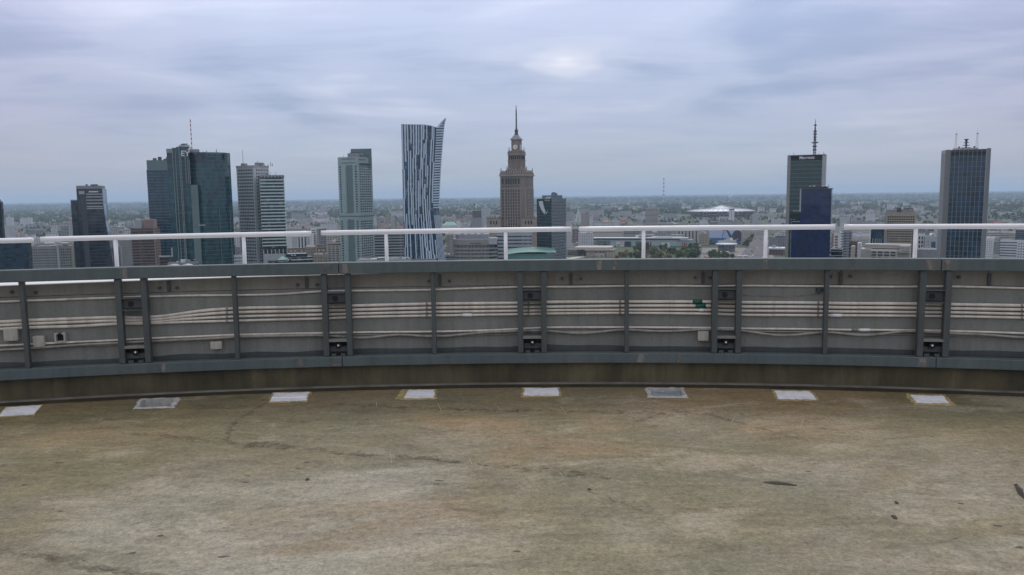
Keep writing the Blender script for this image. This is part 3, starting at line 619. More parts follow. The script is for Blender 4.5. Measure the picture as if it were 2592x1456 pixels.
# boxes
def jbox(x0, x1, y0, y1, label, open_=False):
    Rj = RP - .02; a, z1 = onring(x0, y0, Rj); b, z0 = onring(x1, y1, Rj); pm = (a + b) / 2; z1 = onring((x0 + x1) / 2, y0, Rj)[1]; z0 = onring((x0 + x1) / 2, y1, Rj)[1]
    wd, hh = (b - a) * Rj, z1 - z0; e = empty('junction_box', label, 'junction box', ring(pm, RP, z0), -pm, 'junction boxes on the parapet panels')
    if open_:
        t_ = .012
        obj('box_frame', MB().box(-wd / 2, -wd / 2 + t_, -.05, -.001, 0, hh).box(wd / 2 - t_, wd / 2, -.05, -.001, 0, hh).box(-wd / 2 + t_, wd / 2 - t_, -.05, -.001, 0, t_).box(-wd / 2 + t_, -wd / 5, -.05, -.001, hh - t_, hh).box(wd / 5, wd / 2 - t_, -.05, -.001, hh - t_, hh), M['box'], e)
        obj('box_inside', MB().box(-wd / 2 + t_, wd / 2 - t_, -.012, -.001, t_, hh - t_), M['black'], e)
    else:
        obj('box_base', MB().box(-wd / 2, wd / 2, -.04, -.001, 0, hh), M['box'], e, bevel=.005)
        ld = obj('box_lid', MB().box(-wd / 2 - .002, wd / 2 + .002, -.055, -.041, -.002, hh + .002), M['box'], e, bevel=.004)
        for sx in (-1, 1): obj('screw', MB().tube([(sx * wd * .4, -.057, hh * .1), (sx * wd * .4, -.054, hh * .1)], .003, 6), M['steel'], ld)
jbox(12, 50, 831, 861, 'large beige junction box by the left edge of the photo, beside a post')
jbox(86, 116, 850, 877, 'square beige junction box over the two lower pipes at left')
jbox(140, 169, 842, 866, 'open junction box frame without a lid, dark inside', True)
jbox(535, 564, 864, 882, 'small flat beige junction box hanging below the cable at left centre')
jbox(1766, 1792, 838, 861, 'beige junction box under the cable, left of the fourth ladder frame')
ph, z = onring(2072, 735, RP - .02)
e = empty('cable_clamp', 'small dark round clamp beside a post on the right, where the loose wire ends', 'clamp', ring(ph, RP, z), -ph)
obj('clamp_body', MB().tube([(0, -.045, 0), (0, 0, 0)], .02, 12), M['steel'], e); obj('clamp_arm', MB().box(.015, .05, -.03, -.001, -.008, .012), M['steel'], e)

# ------------------------------------------------------------------ white handrail, in lengths with gaps
RH = RR + .30
def zr(x, y): return onring(x, y, RH)
segs = [((-560, 640), (84, 608), [(-45, 655)]), ((103, 606), (787, 591), [(294, 640), (618, 630)]), ((813, 590), (1446, 580), [(978, 620), (1280, 615)]),
        ((1465, 580), (2113, 574.5), [(1629, 612), (1938, 612)]), ((2138, 574.5), (2740, 574), [(2317, 612), (2655, 612)])]
labs = ['white tubular handrail length running out of the left edge of the photo', 'white tubular handrail length in front of the teal and white-banded towers', 'white tubular handrail length crossing the striped sail-shaped tower and the spired palace',
        'white tubular handrail length in front of the shopping street and navy tower', 'white tubular handrail length running out of the right edge of the photo']
ZH = np.mean([onring(x, y, RH)[1] for x, y in ((300, 602 + 0), (1280, 582), (1938, 574.5), (2500, 573))])
for (p0, p1, posts), lb in zip(segs, labs):
    a, b = onring(*p0, RH)[0], onring(*p1, RH)[0]; c = ring((a + b) / 2, RH, ZB1 - .1)
    e = empty('handrail', lb, 'handrail', c, group='handrail lengths above the parapet')
    za = onring(*p0, RH)[1]; zb = onring(*p1, RH)[1]
    if p0[0] < 0: za = zb
    if p1[0] > 2600: zb = za
    n_ = 24; pts = [ring(a + (b - a) * i / n_, RH, za + (zb - za) * i / n_) - c for i in range(n_ + 1)]
    obj('rail', MB().tube(pts, .0215, 20), M['rail'], e, smooth=True)
    for x, y in posts:
        ph = onring(x, y, RH)[0]; z = za + (zb - za) * (ph - a) / (b - a)
        obj('post', MB().tube([ring(ph, RH, ztop(ph) - .0) - c, ring(ph, RH, z - .015) - c], .0165, 14), M['rail'], e, smooth=True)

# ==================================================================== THE CITY
PARA = lambda D: H - (668 - 492) / FPX * D          # lowest height the parapet leaves visible at distance D
FOOT = []                                            # occupied ground (x, y, radius)
def foot(X, Y, r): FOOT.append((X, Y, r))
class Bld:
    """Rectangular building. Corner nearest to us at photo pixel (xc, yt); left face runs to pixel xl, right face to xr."""
    def __init__(s, name, label, cat, xl, xc, xr, yt, D, a=0.0, wl=None, wr=None, group=None):
        C = P(xc, yt, D); s.D = D; s.h = C.z; arel = R_(a); a = arel + math.atan2(C.x, C.y); s.a = a
        if wl is None: k = KX(xl, yt); wl = (C.x - k * D) / (math.cos(a) + k * math.sin(a))
        if wr is None:
            if xr is None or xr <= xc or arel < R_(1.6): wr = 18
            else: k = KX(xr, yt); wr = (k * D - C.x) / (math.sin(a) - k * math.cos(a))
        s.wl, s.wr = wl, min(max(wr, 4), 70); s.wl = min(s.wl, 200)
        s.o = empty(name, label, cat, (C.x, C.y, 0), -a, group)
        mid = to_world(s.o, (-s.wl / 2, s.wr / 2, 0)); foot(mid.x, mid.y, max(s.wl, s.wr) * .55)
        s.m = 1 / FPX * D                            # metres per photo pixel
        s.zv = max(0.5, PARA(D))
    def z(s, py, px=None):                            # height of photo row py (at column px) on this building
        r = ray(px if px is not None else CX, py); return H + r.z / r.y * s.D
    def box(s, name, x0, x1, y0, y1, z0, z1, m, parent=None):
        return obj(name, MB().box(x0, x1, y0, y1, z0, z1), m, parent or s.o)
    def body(s, m, z1=None, name='wall', roof=True, rim=.9):
        o = s.box(name, -s.wl, 0, 0, s.wr, 0, z1 or s.h, m)
        if roof:
            z = z1 or s.h
            s.roof = s.box('roof', -s.wl + .5, -.5, .5, s.wr - .5, z + .002, z + .12, M['roofmix'])
            if rim: obj('roof_rim', MB().box(-s.wl - .1, .1, -.1, .35, z + .004, z + rim).box(-s.wl - .1, .1, s.wr - .35, s.wr + .1, z + .004, z + rim).box(-s.wl - .1, -s.wl + .35, .352, s.wr - .352, z + .004, z + rim).box(-.35, .1, .352, s.wr - .352, z + .004, z + rim), m, s.o)
        return o
    def grid(s, face, n, pitch, top, wf=.6, hf=.55, m=None, x0=.03, x1=.97, name='window', bot=None, proud=.12, z1=None, skip=None):
        """Windows as separate panes: n columns, rows every `pitch` metres downwards from `top` metres under the roof."""
        m = m or M['win']; z1 = z1 or s.h; bot = bot if bot is not None else s.zv
        Wd = s.wl if face == 'L' else s.wr; cw = Wd * (x1 - x0) / n; ww, hh = cw * wf, pitch * hf
        if face == 'L': me = MB().box(-ww / 2, ww / 2, -proud, .05, -hh / 2, hh / 2).mesh('window_pane', m)
        else: me = MB().box(-.05, proud, -ww / 2, ww / 2, -hh / 2, hh / 2).mesh('window_pane', m)
        posn = []; z = z1 - top - pitch / 2; row = 0
        while z - hh / 2 > bot:
            for i in range(n):
                if skip and skip(i, row): continue
                t = Wd * x0 + cw * (i + .5)
                posn.append((-s.wl + t, 0, z) if face == 'L' else (0, t, z))
            z -= pitch; row += 1
        lim = 100 - sum(1 for c in s.o.children if c.name.split('.')[0] == name)
        for p in posn[:max(lim, 0)]: inst(name, me, s.o, p)
        rest = posn[max(lim, 0):]
        if rest:
            mb = MB()
            for p in rest:
                if face == 'L': mb.box(p[0] - ww / 2, p[0] + ww / 2, -proud, .05, p[2] - hh / 2, p[2] + hh / 2)
                else: mb.box(-.05, proud, p[1] - ww / 2, p[1] + ww / 2, p[2] - hh / 2, p[2] + hh / 2)
            o = obj(name, mb, m, s.o); o['kind'] = 'stuff'
    def bands(s, pitch, top, hf, m, proud=.18, name='floor_band', x0=None, x1=None, y0=0, y1=None, bot=None, z1=None):
        """One continuous strip per storey round both visible faces."""
        z = (z1 or s.h) - top - pitch * hf; hh = pitch * hf; me = MB().box((-s.wl if x0 is None else x0) - proud, (0 if x1 is None else x1) + proud, y0 - proud, (s.wr if y1 is None else y1), 0, hh).mesh(name, m)
        bot = s.zv if bot is None else bot
        while z > bot: inst(name, me, s.o, (0, 0, z)); z -= pitch
    def clutter(s, n, hmax=4, m=None, x0=.1, x1=.9, z=None):
        z = z or s.h
        for i in range(n):
            cw = s.wl * rnd.uniform(.05, .18); x = -s.wl + s.wl * rnd.uniform(x0, x1 - .12); y = s.wr * rnd.uniform(.08, .6)
            s.box('roof_unit', x, x + cw, y, y + min(cw, s.wr * .3), z + .1, z + rnd.uniform(1.2, hmax), m or rnd.choice((M['grey'], M['palegrey'], M['steel'], M['white'])), getattr(s, 'roof', None))
    def aerial(s, x, y, z0, z1, r=.15, m=None, name='antenna'):
        return obj(name, MB().tube([(x, y, z0), (x, y, z1)], r, 6, r * .5), m or M['steel'], s.o)
    def X(s, px, py):                                  # local x of a photo column on the left-face plane
        k = KX(px, py); C = s.o.location; t = (C.x - k * C.y) / (math.cos(s.a) + k * math.sin(s.a)); return -t
    def Y(s, px, py):
        k = KX(px, py); C = s.o.location; return (k * C.y - C.x) / (math.sin(s.a) - k * math.cos(s.a))
def to_world(o, p): return Matrix.Translation(o.location) @ Matrix.Rotation(o.rotation_euler.z, 4, 'Z') @ Vector(p)
def striped_mast(parent, x, y, z0, z1, r, n, ms=(None, None), name='mast'):
    a, b = ms; e = obj(name, MB().tube([(x, y, z0), (x, y, z1)], r * .8, 8), a, parent)
    for i in range(0, n, 2): obj('red_section', MB().tube([(x, y, z0 + (z1 - z0) * i / n), (x, y, z0 + (z1 - z0) * (i + 1) / n)], r, 8), b, e)
    return e
def dish(parent, x, y, z, r, name='dish_antenna', m=None):
    obj(name, MB().lathe([(r * .15, z - r * .5), (r, z - r * .1), (r * .9, z), (r * .3, z + r * .15)], x, y, 12), m or M['palegrey'], parent)

# ---- 1 dark stepped tower at the left
b = Bld('office_tower', 'dark slate stepped tower with pale louvred crown and slanted right side, far left', 'tower', 193, 258, 262, 470, 864, 8, wr=30)
X = b.X
b.box('wall', X(193, 480), 0, 0, 30, 0, b.z(478, 225), M['tpsa'])
b.box('crown', X(194, 480) - .3, X(256, 480), -.3, 28, b.z(478, 225) + .01, b.h, M['grey'])
b.box('side_wing', X(177.8, 510), X(193.2, 510), 2, 24, 0, b.z(508.5, 190), M['tpsa'])
b.box('wing_cap', X(177.5, 510), X(193.1, 510), 1.8, 24.2, b.z(508.5, 190) + .01, b.z(506, 190), M['grey'])
b.box('service_core', X(203, 480), X(216, 480), -.6, .0, 0, b.z(497, 210), M['steel'])
b.box('pale_panel', X(200, 487), X(214, 487), -.9, -.35, b.z(492, 205), b.z(484, 205), M['palegrey'])
me = MB().box(X(217, 490), X(259, 490), -.45, 0, 0, 1.1).mesh('louvre_band', M['palegrey'])
for y in (493, 500, 508, 516, 524, 529): inst('louvre_band', me, b.o, (0, 0, b.z(y, 236)))
b.box('sign_panel', X(222, 487), X(252, 487), -.6, -.31, b.z(488, 236), b.z(482.5, 236), M['steel'])
for i in range(6):
    x = X(225 + i * 4.1, 486); b.box('sign_letter', x, x + 1.15, -.75, -.61, b.z(487, 236), b.z(484, 236), M['letters'])
obj('slanted_side', MB().slab(to_local(b.o, [P(257, 492, 864), P(262, 520, 864), P(267, 560, 864), P(275, 600, 864), P(288, 680, 864), P(262, 690, 864)]), Vector((0, 20, 0))), M['tpsa'], b.o)
obj('light_strip', MB().slab(to_local(b.o, [P(241, 532, 863.3), P(242, 532, 863.3), P(246, 660, 863.3), P(245, 660, 863.3)]), Vector((0, .5, 0))), M['palegrey'], b.o)
b.bands(3.6, b.h - b.z(531, 236), .16, M['steel'], .1, x0=X(193, 500) + 3)
b.clutter(3, 1.8, M['steel'], .15, .8)

# ---- dark tower cut by the left edge and the glass block below it
e = empty('round_top_tower', 'dark narrow tower with domed top cut off by the left edge of the photo', 'tower', P(-22, 600, 700) * 1)
e.location.z = 0; lz = lambda y: H + ray(0, y).z / ray(0, y).y * 700
obj('wall', MB().lathe([(10.5, 0), (10.5, lz(560)), (11, lz(530)), (11, lz(512)), (9, lz(504)), (5, lz(500))], 0, 0, 20), M['tpsa'], e)
obj('mast', MB().tube([(9.2, 0, lz(512)), (9.2, 0, lz(479))], .5, 6), M['steel'], e); obj('mast_head', MB().lathe([(.3, lz(484)), (1.4, lz(482)), (.3, lz(480))], 9.2, 0, 8), M['steel'], e); foot(e.location.x, 700, 14)
b = Bld('glass_block', 'dark blue glass office block at the bottom left, behind the parapet', 'office block', -60, 70, 74, 618, 640, 6, wr=25)
b.body(M['wincosmo'], rim=1.5); b.bands(3.4, 3, .25, M['tpsa'], .15); b.clutter(3, 3)

# ---- 2 prefab slabs at left
b = Bld('housing_block', 'long grey housing block with balcony grid and blank cream end wall', 'apartment block', 70, 181, 211, 624, 880, 20)
b.body(M['concrete']); b.grid('L', 13, 3.0, 1.6, .62, .5, M['win'], .02, .66); b.grid('L', 5, 3.0, 1.6, .62, .5, M['win'], .73, .98)
b.box('stair_shaft', -b.wl * .335, -b.wl * .29, -.8, 0, 0, b.h + 2, M['cream'])
b.box('end_wall', .002, .25, 0, b.wr * .56, 0, b.h, M['cream']); b.box('end_wall', .002, .25, b.wr * .64, b.wr, 0, b.h, M['cream']); b.clutter(3, 2.5)
b = Bld('housing_block', 'pale ribbed housing block with small windows left of the brown tower', 'apartment block', 229, 305, 310, 627, 900, 4, wr=14)
b.body(M['white'] if False else M['palegrey']); b.grid('L', 9, 3.0, 2.0, .5, .5, M['win'], .02, .98); b.clutter(2, 2.5)
for i in (3, 6): b.box('pale_bay', -b.wl + b.wl * (i / 9), -b.wl + b.wl * ((i + .55) / 9), -.3, 0, 0, b.h, M['white'])
b = Bld('housing_block', 'grey housing block half hidden behind the brown tower and the pale ribbed block', 'apartment block', 300, 345, 350, 607, 1250, 5)
b.body(M['concrete']); b.grid('L', 8, 3.0, 1.5, .6, .5); b.clutter(2, 3)
b = Bld('low_block', 'long low grey block with flat roof, behind the housing block at left', 'office block', 86, 184, 190, 617, 1180, 8)
b.body(M['concrete']); b.bands(3.3, 1.5, .4, M['win'], .1, 'window_band'); b.clutter(4, 3, M['white'])

# ---- 3 brown tower
b = Bld('brown_tower', 'brown brick high-rise with pink upper storey and pale corner pilaster', 'apartment tower', 331, 390, 404, 580, 830, 14)
b.body(M['brown'], roof=True); b.bands(3.0, 1.2, .16, M['concrete'], .12)
b.box('pilaster', -.7, .25, -.35, .5, 0, b.h + .5, M['pink'])
b.grid('L', 9, 3.0, 1.9, .55, .42, M['windark'], .03, .30, proud=.1); b.grid('L', 12, 3.0, 1.9, .55, .42, M['windark'], .42, .97, proud=.1)
b.box('upper_storey', b.X(362, 560), b.X(388, 560), 1, 14, b.h + .13, b.z(556, 375), M['pink']); b.box('white_stairhead', b.X(340, 560), b.X(357, 560), 2, 10, b.h + .13, b.z(556, 350), M['palegrey'])
b.aerial(b.X(356, 556), 3, b.h, b.z(540, 356), .25); dish(b.o, b.X(376, 556), 2, b.z(554, 376), 1.6)

# ---- 4 blue glass tower behind and the big teal tower
b = Bld('glass_tower', 'dark blue glass tower with paler crown, just left of the tallest teal tower', 'tower', 369, 470, 474, 405.4, 985, 9, wr=34)
b.box('wall', -b.wl, 0, 0, b.wr, 0, b.z(431, 400), M['wincosmo']); b.box('crown', -b.wl + .6, 0, .4, b.wr, b.z(431, 400) + .01, b.h, M['grey'] if False else M['tealdark'])
b.bands(3.6, b.h - b.z(431, 400), .13, M['tealdark'], .12); 
for t in (.36, .62): b.box('dark_seam', -b.wl * (1 - t) - .5, -b.wl * (1 - t) + .5, -.2, 0, 0, b.z(433, 400), M['tpsa'])
for x in (385, 398, 412, 419): b.box('roof_unit', b.X(x, 404), b.X(x + 8, 404), 4, 9, b.h + .01, b.h + rnd.uniform(1.5, 4.5), M['steel'])

D = 770; e = empty('teal_glass_tower', 'tallest teal glass tower with curved facade, vertical ribs and striped mast', 'tower', (P(530, 500, D).x, D, 0)); foot(e.location.x, D + 20, 40)
ex, ZZ = e.location.x, lambda y, x=505: P(x, y, D).z
AZ = math.atan2(ex, D); e.rotation_euler.z = -AZ
def XX(px, y=460): k = KX(px, y); return -(ex - k * D) / (math.cos(AZ) + k * math.sin(AZ))
curve = [(482, 9), (489, 5), (498, 2), (509, .4), (520, 0), (533, 0), (546, .8), (558, 2.2), (570, 5), (579, 9), (586.5, 15)]
poly = [(XX(x), dy) for x, dy in curve] + [(XX(586.5), 48), (XX(482), 48)]
obj('curved_facade', MB().prism(poly, 0, ZZ(389)), M['winteal'], e)
obj('crown', MB().prism([(x, dy + .4) for x, dy in poly], ZZ(389) + .01, ZZ(385.5)), M['tealdark'], e)
out = [(x * 1.0, dy - .22) for x, dy in poly[:11]]; ring_poly = out + [(x, dy + .3) for x, dy in poly[:11]][::-1]
bandm = MB().prism(ring_poly, 0, .5).mesh('floor_band', M['tealband']); zz = ZZ(397)
while zz > PARA(D): inst('floor_band', bandm, e, (0, 0, zz)); zz -= 3.75
for x in (551, 566, 579):
    i = min(range(11), key=lambda k: abs(curve[k][0] - x)); obj('vertical_rib', MB().box(XX(x) - .25, XX(x) + .25, curve[i][1] - .5, curve[i][1] + 1, 0, ZZ(520)), M['tealdark'], e)
obj('dark_panel', MB().prism([(XX(484), 7.6), (XX(490), 4), (XX(500), 1.2), (XX(512), -.2), (XX(524), -.5), (XX(524), .3), (XX(512), 1), (XX(500), 2.6), (XX(490), 5.5), (XX(484), 9)], ZZ(412), ZZ(386.5)), M['tpsa'], e)
obj('dark_panel', MB().box(XX(570), XX(575.5), 2.9, 6, ZZ(403), ZZ(387)), M['tpsa'], e)
ant = MB().prism([(XX(572), 5.8), (XX(586.6), 14.8), (XX(586.6), 15.6), (XX(572), 7)], 0, ZZ(386)); obj('end_facade', ant, M['winteal'], e)
def tw(name, x0, x1, yt, y0, y1, m): return obj(name, MB().box(XX(x0), XX(x1), y0, y1, 0, ZZ(yt, (x0 + x1) / 2)), m, e)
tw('flat_wing', 426, 441, 389, 0, 40, M['winteal']); obj('wing_crown', MB().box(XX(425.6), XX(441), -.2, 40, ZZ(389, 433) + .01, ZZ(378.5, 433)), M['grey'], e)
obj('dark_panel', MB().box(XX(428), XX(440), -.5, -.21, ZZ(415, 433), ZZ(390.5, 433)), M['tpsa'], e)
tw('flat_wing', 441, 457.5, 376, 1.5, 40, M['winteal']); tw('flat_wing', 457.5, 482, 372.5, 2.5, 40, M['tealdark'] if False else M['winteal'])
for x, yt in ((441, 375), (447.5, 380), (457.6, 372), (461, 390), (472, 395), (478, 402), (482, 405)): obj('vertical_rib', MB().box(XX(x) - .3, XX(x) + .3, .1 if x > 442 else -.5, 2.6, 0, ZZ(yt, x)), M['tealrib'], e)
mw = MB().box(XX(442), XX(482), 1.1, 1.6, 0, .5).mesh('floor_band', M['tealband']); zz = ZZ(400)
while zz > PARA(D): inst('floor_band', mw, e, (0, 0, zz)); zz -= 3.75
tw('front_annex', 482, 500, 468.7, -2.5, 8, M['tealdark']); tw('front_annex', 470, 483, 466, -1, 6, M['winteal'])
obj('crown', MB().box(XX(458), XX(484), 3, 22, ZZ(372.5) + .1, ZZ(367.5)), M['palegrey'], e); obj('crown', MB().box(XX(484), XX(509), 6, 26, ZZ(385.5) + .1, ZZ(377.5)), M['grey'], e)
for x, w_, y0, y1 in ((450, 8, 375, 372), (463, 10, 367.4, 365), (466, 14, 364.9, 363.6)): obj('roof_unit', MB().box(XX(x), XX(x + w_), 5, 10, ZZ(y0) - .3, ZZ(y1)), M['steel'], e)
for x, y in ((486, 372), (527, 381), (552, 377), (519, 383)): obj('antenna', MB().tube([(XX(x), 8, ZZ(388)), (XX(x), 8, ZZ(y))], .3, 6), M['steel'], e)
dish(e, XX(481), 2.2, ZZ(381, 481), 2.0)
m_ = text_mesh('EY', 7.2, .25, M['letters']); o = inst('sign_letters', m_, e, (XX(469, 394), 2.0, ZZ(396, 468))); o.rotation_euler = (math.pi / 2, 0, 0)
striped_mast(e, XX(485.2, 373), 7, ZZ(377, 485), ZZ(302.5, 482), .42, 13, (M['mastwhite'], M['red']), 'mast'); 
obj('sign_panel', MB().box(XX(496), XX(514), -3.0, -2.6, ZZ(571, 505), ZZ(568.5, 505)), M['palegrey'], e)

# ---- small things at the foot of the teal tower
b = Bld('low_brown_block', 'low brown block with bright white roof edge at the foot of the teal tower', 'office block', 404, 442, 444, 650, 790, 8)
b.body(M['brown'], rim=0); b.box('roof_edge', -b.wl - .5, .5, -.6, .4, b.h + .1, b.h + 1.3, M['white']); b.bands(3.2, 1.5, .35, M['windark'], .1, 'window_band')
b.box('white_stair', b.X(433, 640), b.X(440, 640), 2, 7, b.h + .13, b.z(628, 436), M['white'])
e = empty('white_canopy', 'low white arched canopy roof peeking over the parapet at left', 'canopy', (P(447, 675, 700).x, 700, 0)); foot(e.location.x, 700, 12)
zc = lambda y: P(447, y, 700).z
for k, (xa, xb) in enumerate(((411, 452), (448, 484))):
    pts = [((P(xa + (xb - xa) * i / 10, 672, 700).x - e.location.x), zc(679) + (zc(670) - zc(679)) * math.sin(math.pi * i / 10) ** .6) for i in range(11)]
    obj('arched_roof', MB().slab([Vector((x, k * .4, z)) for x, z in pts], Vector((0, 9, 0))), M['white'], e)
obj('support', MB().box(-10, 10, 1, 8, 0, zc(680)), M['grey'], e)
b = Bld('low_block', 'low grey block with cluttered roof between white canopy and teal tower', 'office block', 424, 502, 505, 665, 745, 5)
b.body(M['grey'], rim=.6); b.clutter(6, 3.2); dish(b.o, b.X(492, 660), 2, b.h + 3, 1.4); b.bands(3.2, 1.2, .4, M['windark'], .1, 'window_band')
b = Bld('low_block', 'white low block with rows of windows in front of the white-banded tower', 'office block', 530, 613, 617, 647, 790, 5, wr=16)
b.body(M['white'], rim=.8); b.grid('L', 22, 3.1, .8, .7, .5, M['win'], .02, .98); b.clutter(8, 3.5)
b = Bld('low_block', 'small grey and cream annex block beside the white low block', 'office block', 617, 645, 650, 638.5, 860, 6)
b.body(M['palegrey']); b.box('cream_bay', b.X(636, 640), 0, -.4, 0, 0, b.h, M['cream']); b.grid('L', 4, 3.3, 2, .5, .5, M['win'], .05, .95, proud=.5)

# ---- 5 grey tower with white-banded lower half
b = Bld('banded_tower', 'grey grid tower with a lower green half striped by white bands', 'tower', 597.8, 641, 679.7, 421, 816, 45)
b.body(M['wfcwall']); b.box('crown', -b.wl - .25, .25, -.25, b.wr + .25, b.h - 1.2, b.h + 1.0, M['palegrey'])
pit = 8.15 * b.m
b.grid('L', 9, pit, 2.2, .56, .54, M['windark'], .05, .95, z1=b.h); b.grid('R', 8, pit, 2.2, .45, .56, M['windark'], .14, .98)
b.aerial(b.X(611, 400), 2, b.h, b.z(377, 611), .35, M['palegrey'], 'mast'); b.box('roof_unit', b.X(608, 420), b.X(617, 420), 1, 5, b.h + 1, b.z(413, 612), M['grey'])
for x, y in ((637, 407), (642, 412), (650, 414), (656, 415), (661, 410), (664, 413)): b.aerial(b.X(636, 416) + (x - 636) * .5, 8 + (x - 636) * .25, b.h, b.z(y, 640), .35)
b.box('roof_unit', -6, -1, 8, 16, b.h + .9, b.h + 4, M['grey'])
tb = b
b = Bld('banded_annex', 'x', 'x', 657, 717.6, 718, 447, 800, 1, wr=32)
# the lower half is one building with the grid tower: hang its parts there
root = b.o
def move_parts(src, dst):
    Ms = Matrix.Translation(src.location) @ Matrix.Rotation(src.rotation_euler.z, 4, 'Z'); Md = Matrix.Translation(dst.location) @ Matrix.Rotation(dst.rotation_euler.z, 4, 'Z')
    for c in list(src.children):
        mb_ = c.matrix_basis.copy() if False else Matrix.LocRotScale(c.location, c.rotation_euler, c.scale)
        c.parent = dst; new = Md.inverted() @ Ms @ mb_; c.location = new.to_translation(); c.rotation_euler = new.to_euler()
    bpy.data.objects.remove(src)
b.box('glazed_wall', -b.wl, 0, 0, b.wr, b.z(631, 690), b.h, M['windark'])
b.box('crown', -b.wl - .4, .4, -.4, b.wr, b.h + .01, b.z(443.5, 690), M['grey']); b.box('dark_band', -b.wl - .1, .1, -.15, 3, b.h - 1.6, b.h - .0, M['steel'])
for i in range(7): b.box('crown_bracket', -b.wl * (i + .5) / 7 - .5, -b.wl * (i + .5) / 7 + .5, -.9, -.41, b.h - 1, b.z(444, 690), M['palegrey'])
b.bands(8.2 * b.m, 2.6, .40, M['wfcband'], .35, 'white_band', bot=b.z(631, 690)); b.box('podium', -b.wl, 0, 0, b.wr, 0, b.z(642, 690), M['palegrey'])
for i in range(7): b.box('column', -b.wl + b.wl * i / 6.05, -b.wl + b.wl * i / 6.05 + 1, -.3, .7, b.z(642, 690) + .01, b.z(631, 690) - .01, M['palegrey'])
b.box('recessed_floor', -b.wl + .2, -.2, 1, b.wr - .5, b.z(642, 690) + .02, b.z(631, 690) - .01, M['windark'])
for x in (684, 697): b.aerial(b.X(x, 443), 3, b.h, b.z(435, x), .2)
b.clutter(4, 2.6, M['grey'])
move_parts(root, tb.o)

# ---- 6 pavilion, old street, slabs between x 680 and 920
b = Bld('glass_pavilion', 'low dark green glass pavilion with pale bands, just above the parapet', 'pavilion', 738, 792, 800, 651, 760, -8, wr=22)
b.body(M['windark'], rim=.4); b.bands(4.2, 1.4, .22, M['wfcband'], .25, 'white_band')
b.box('rear_hall', -b.wl - 4, -4, 8, b.wr, b.h, b.z(643, 770), M['windark'])
b.box('side_hall', b.X(682, 660), -b.wl - .01, 2, 20, 0, b.z(659, 690), M['windark'])
x0, x1 = b.X(703, 655), b.X(728, 655); zt = b.z(655, 712); b.box('side_hall', x0, x1, -3, 8, 0, zt, M['windark']); obj('pyramid_roof', MB().prism([(x0 - .4, -3.4), (x1 + .4, -3.4), (x1 + .4, 8.4), (x0 - .4, 8.4)], zt + .01, b.z(647, 715), [((x0 + x1) / 2 - .3, 2), ((x0 + x1) / 2 + .3, 2), ((x0 + x1) / 2 + .3, 3), ((x0 + x1) / 2 - .3, 3)]), M['roofteal'], b.o)
for yy in (654.5, 658): b.box('white_band', x0 - .2, x1 + .2, -3.25, -3.0, b.z(yy + 1.2, 715), b.z(yy, 715), M['wfcband'])
for x in (741, 748): dish(b.o, b.X(x, 648), 5, b.h + 2.2, 1.2)
b = Bld('tenement', 'beige tenement with square windows in the middle of the old street behind the pavilion', 'tenement', 772, 801, 806, 625, 1000, 4)
b.body(M['beige'], rim=0); b.grid('L', 5, 3.6, 1.2, .42, .5, M['win'], .08, .92)
b = Bld('tenement', 'shabby tenement with orange eaves and white gables, left part of the old street', 'tenement', 726, 772, 775, 629, 1010, -6)
b.body(M['beige'], rim=0); b.grid('L', 9, 3.4, 1.6, .45, .5, M['win']); b.box('eaves', -b.wl - .4, .4, -.8, .2, b.h + .13, b.h + .8, M['brick_red'])
for x in (737, 747, 764): xx = b.X(x, 640); obj('gable', MB().slab([Vector((xx - 1.6, -1, b.z(637, x))), Vector((xx + 1.6, -1, b.z(637, x))), Vector((xx, -1, b.z(632.5, x)))], Vector((0, .8, 0))), M['white'], b.o)
b = Bld('tenement', 'dark ornate tenement with orange eaves, right part of the old street', 'tenement', 801, 826, 830, 621, 990, -6)
b.body(M['beige'], rim=0); b.grid('L', 6, 3.6, 2.2, .5, .6, M['windark']); b.box('eaves', -b.wl - .4, .4, -.8, .2, b.h + .13, b.h + .9, M['brick_red'])
for x in (808, 818): xx = b.X(x, 634); obj('gable', MB().slab([Vector((xx - 1.3, -1, b.z(636, x))), Vector((xx + 1.3, -1, b.z(636, x))), Vector((xx, -1, b.z(630, x)))], Vector((0, .8, 0))), M['white'], b.o)
b = Bld('tenement', 'plain beige tenement end beside the white balcony block, next to the pavilion', 'tenement', 794, 825, 828, 645, 900, 3)
b.body(M['beige'], rim=.5); b.grid('L', 4, 3.6, 1.6, .4, .45, M['win']); b.clutter(2, 2)
b = Bld('white_block', 'white slab with dark vertical strips behind the old street', 'apartment block', 725, 790, 795, 596, 1240, 5)
b.body(M['white']); b.grid('L', 4, 3.1, 2, .7, .4, M['win'], .2, .42)
for t in (.46, .58, .70): b.box('dark_strip', -b.wl * (1 - t), -b.wl * (1 - t) + 1.8, -.3, 0, 0, b.h - 2, M['windark'])
b.grid('L', 2, 3.1, 2, .6, .5, M['win'], .75, .9)
b = Bld('white_tower_block', 'narrow white tower block seen through the gap in the handrail', 'apartment tower', 786, 801, 826, 579, 1270, 32)
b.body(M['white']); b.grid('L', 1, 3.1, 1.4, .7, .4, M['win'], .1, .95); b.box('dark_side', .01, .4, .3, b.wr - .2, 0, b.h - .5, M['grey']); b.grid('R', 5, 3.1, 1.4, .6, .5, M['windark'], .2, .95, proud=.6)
b = Bld('cream_block', 'cream block behind the white balcony block, below the handrail', 'apartment block', 826, 862, 866, 594, 1180, 4)
b.body(M['cream']); b.grid('L', 5, 3.1, 2, .6, .45); b.clutter(2, 3)
b = Bld('balcony_block', 'white apartment block with five columns of dark arched balconies', 'apartment block', 826.5, 890, 907, 615, 900, 18)
b.body(M['white'] if False else M['cream'], rim=1.2); pt = 5.75 * b.m
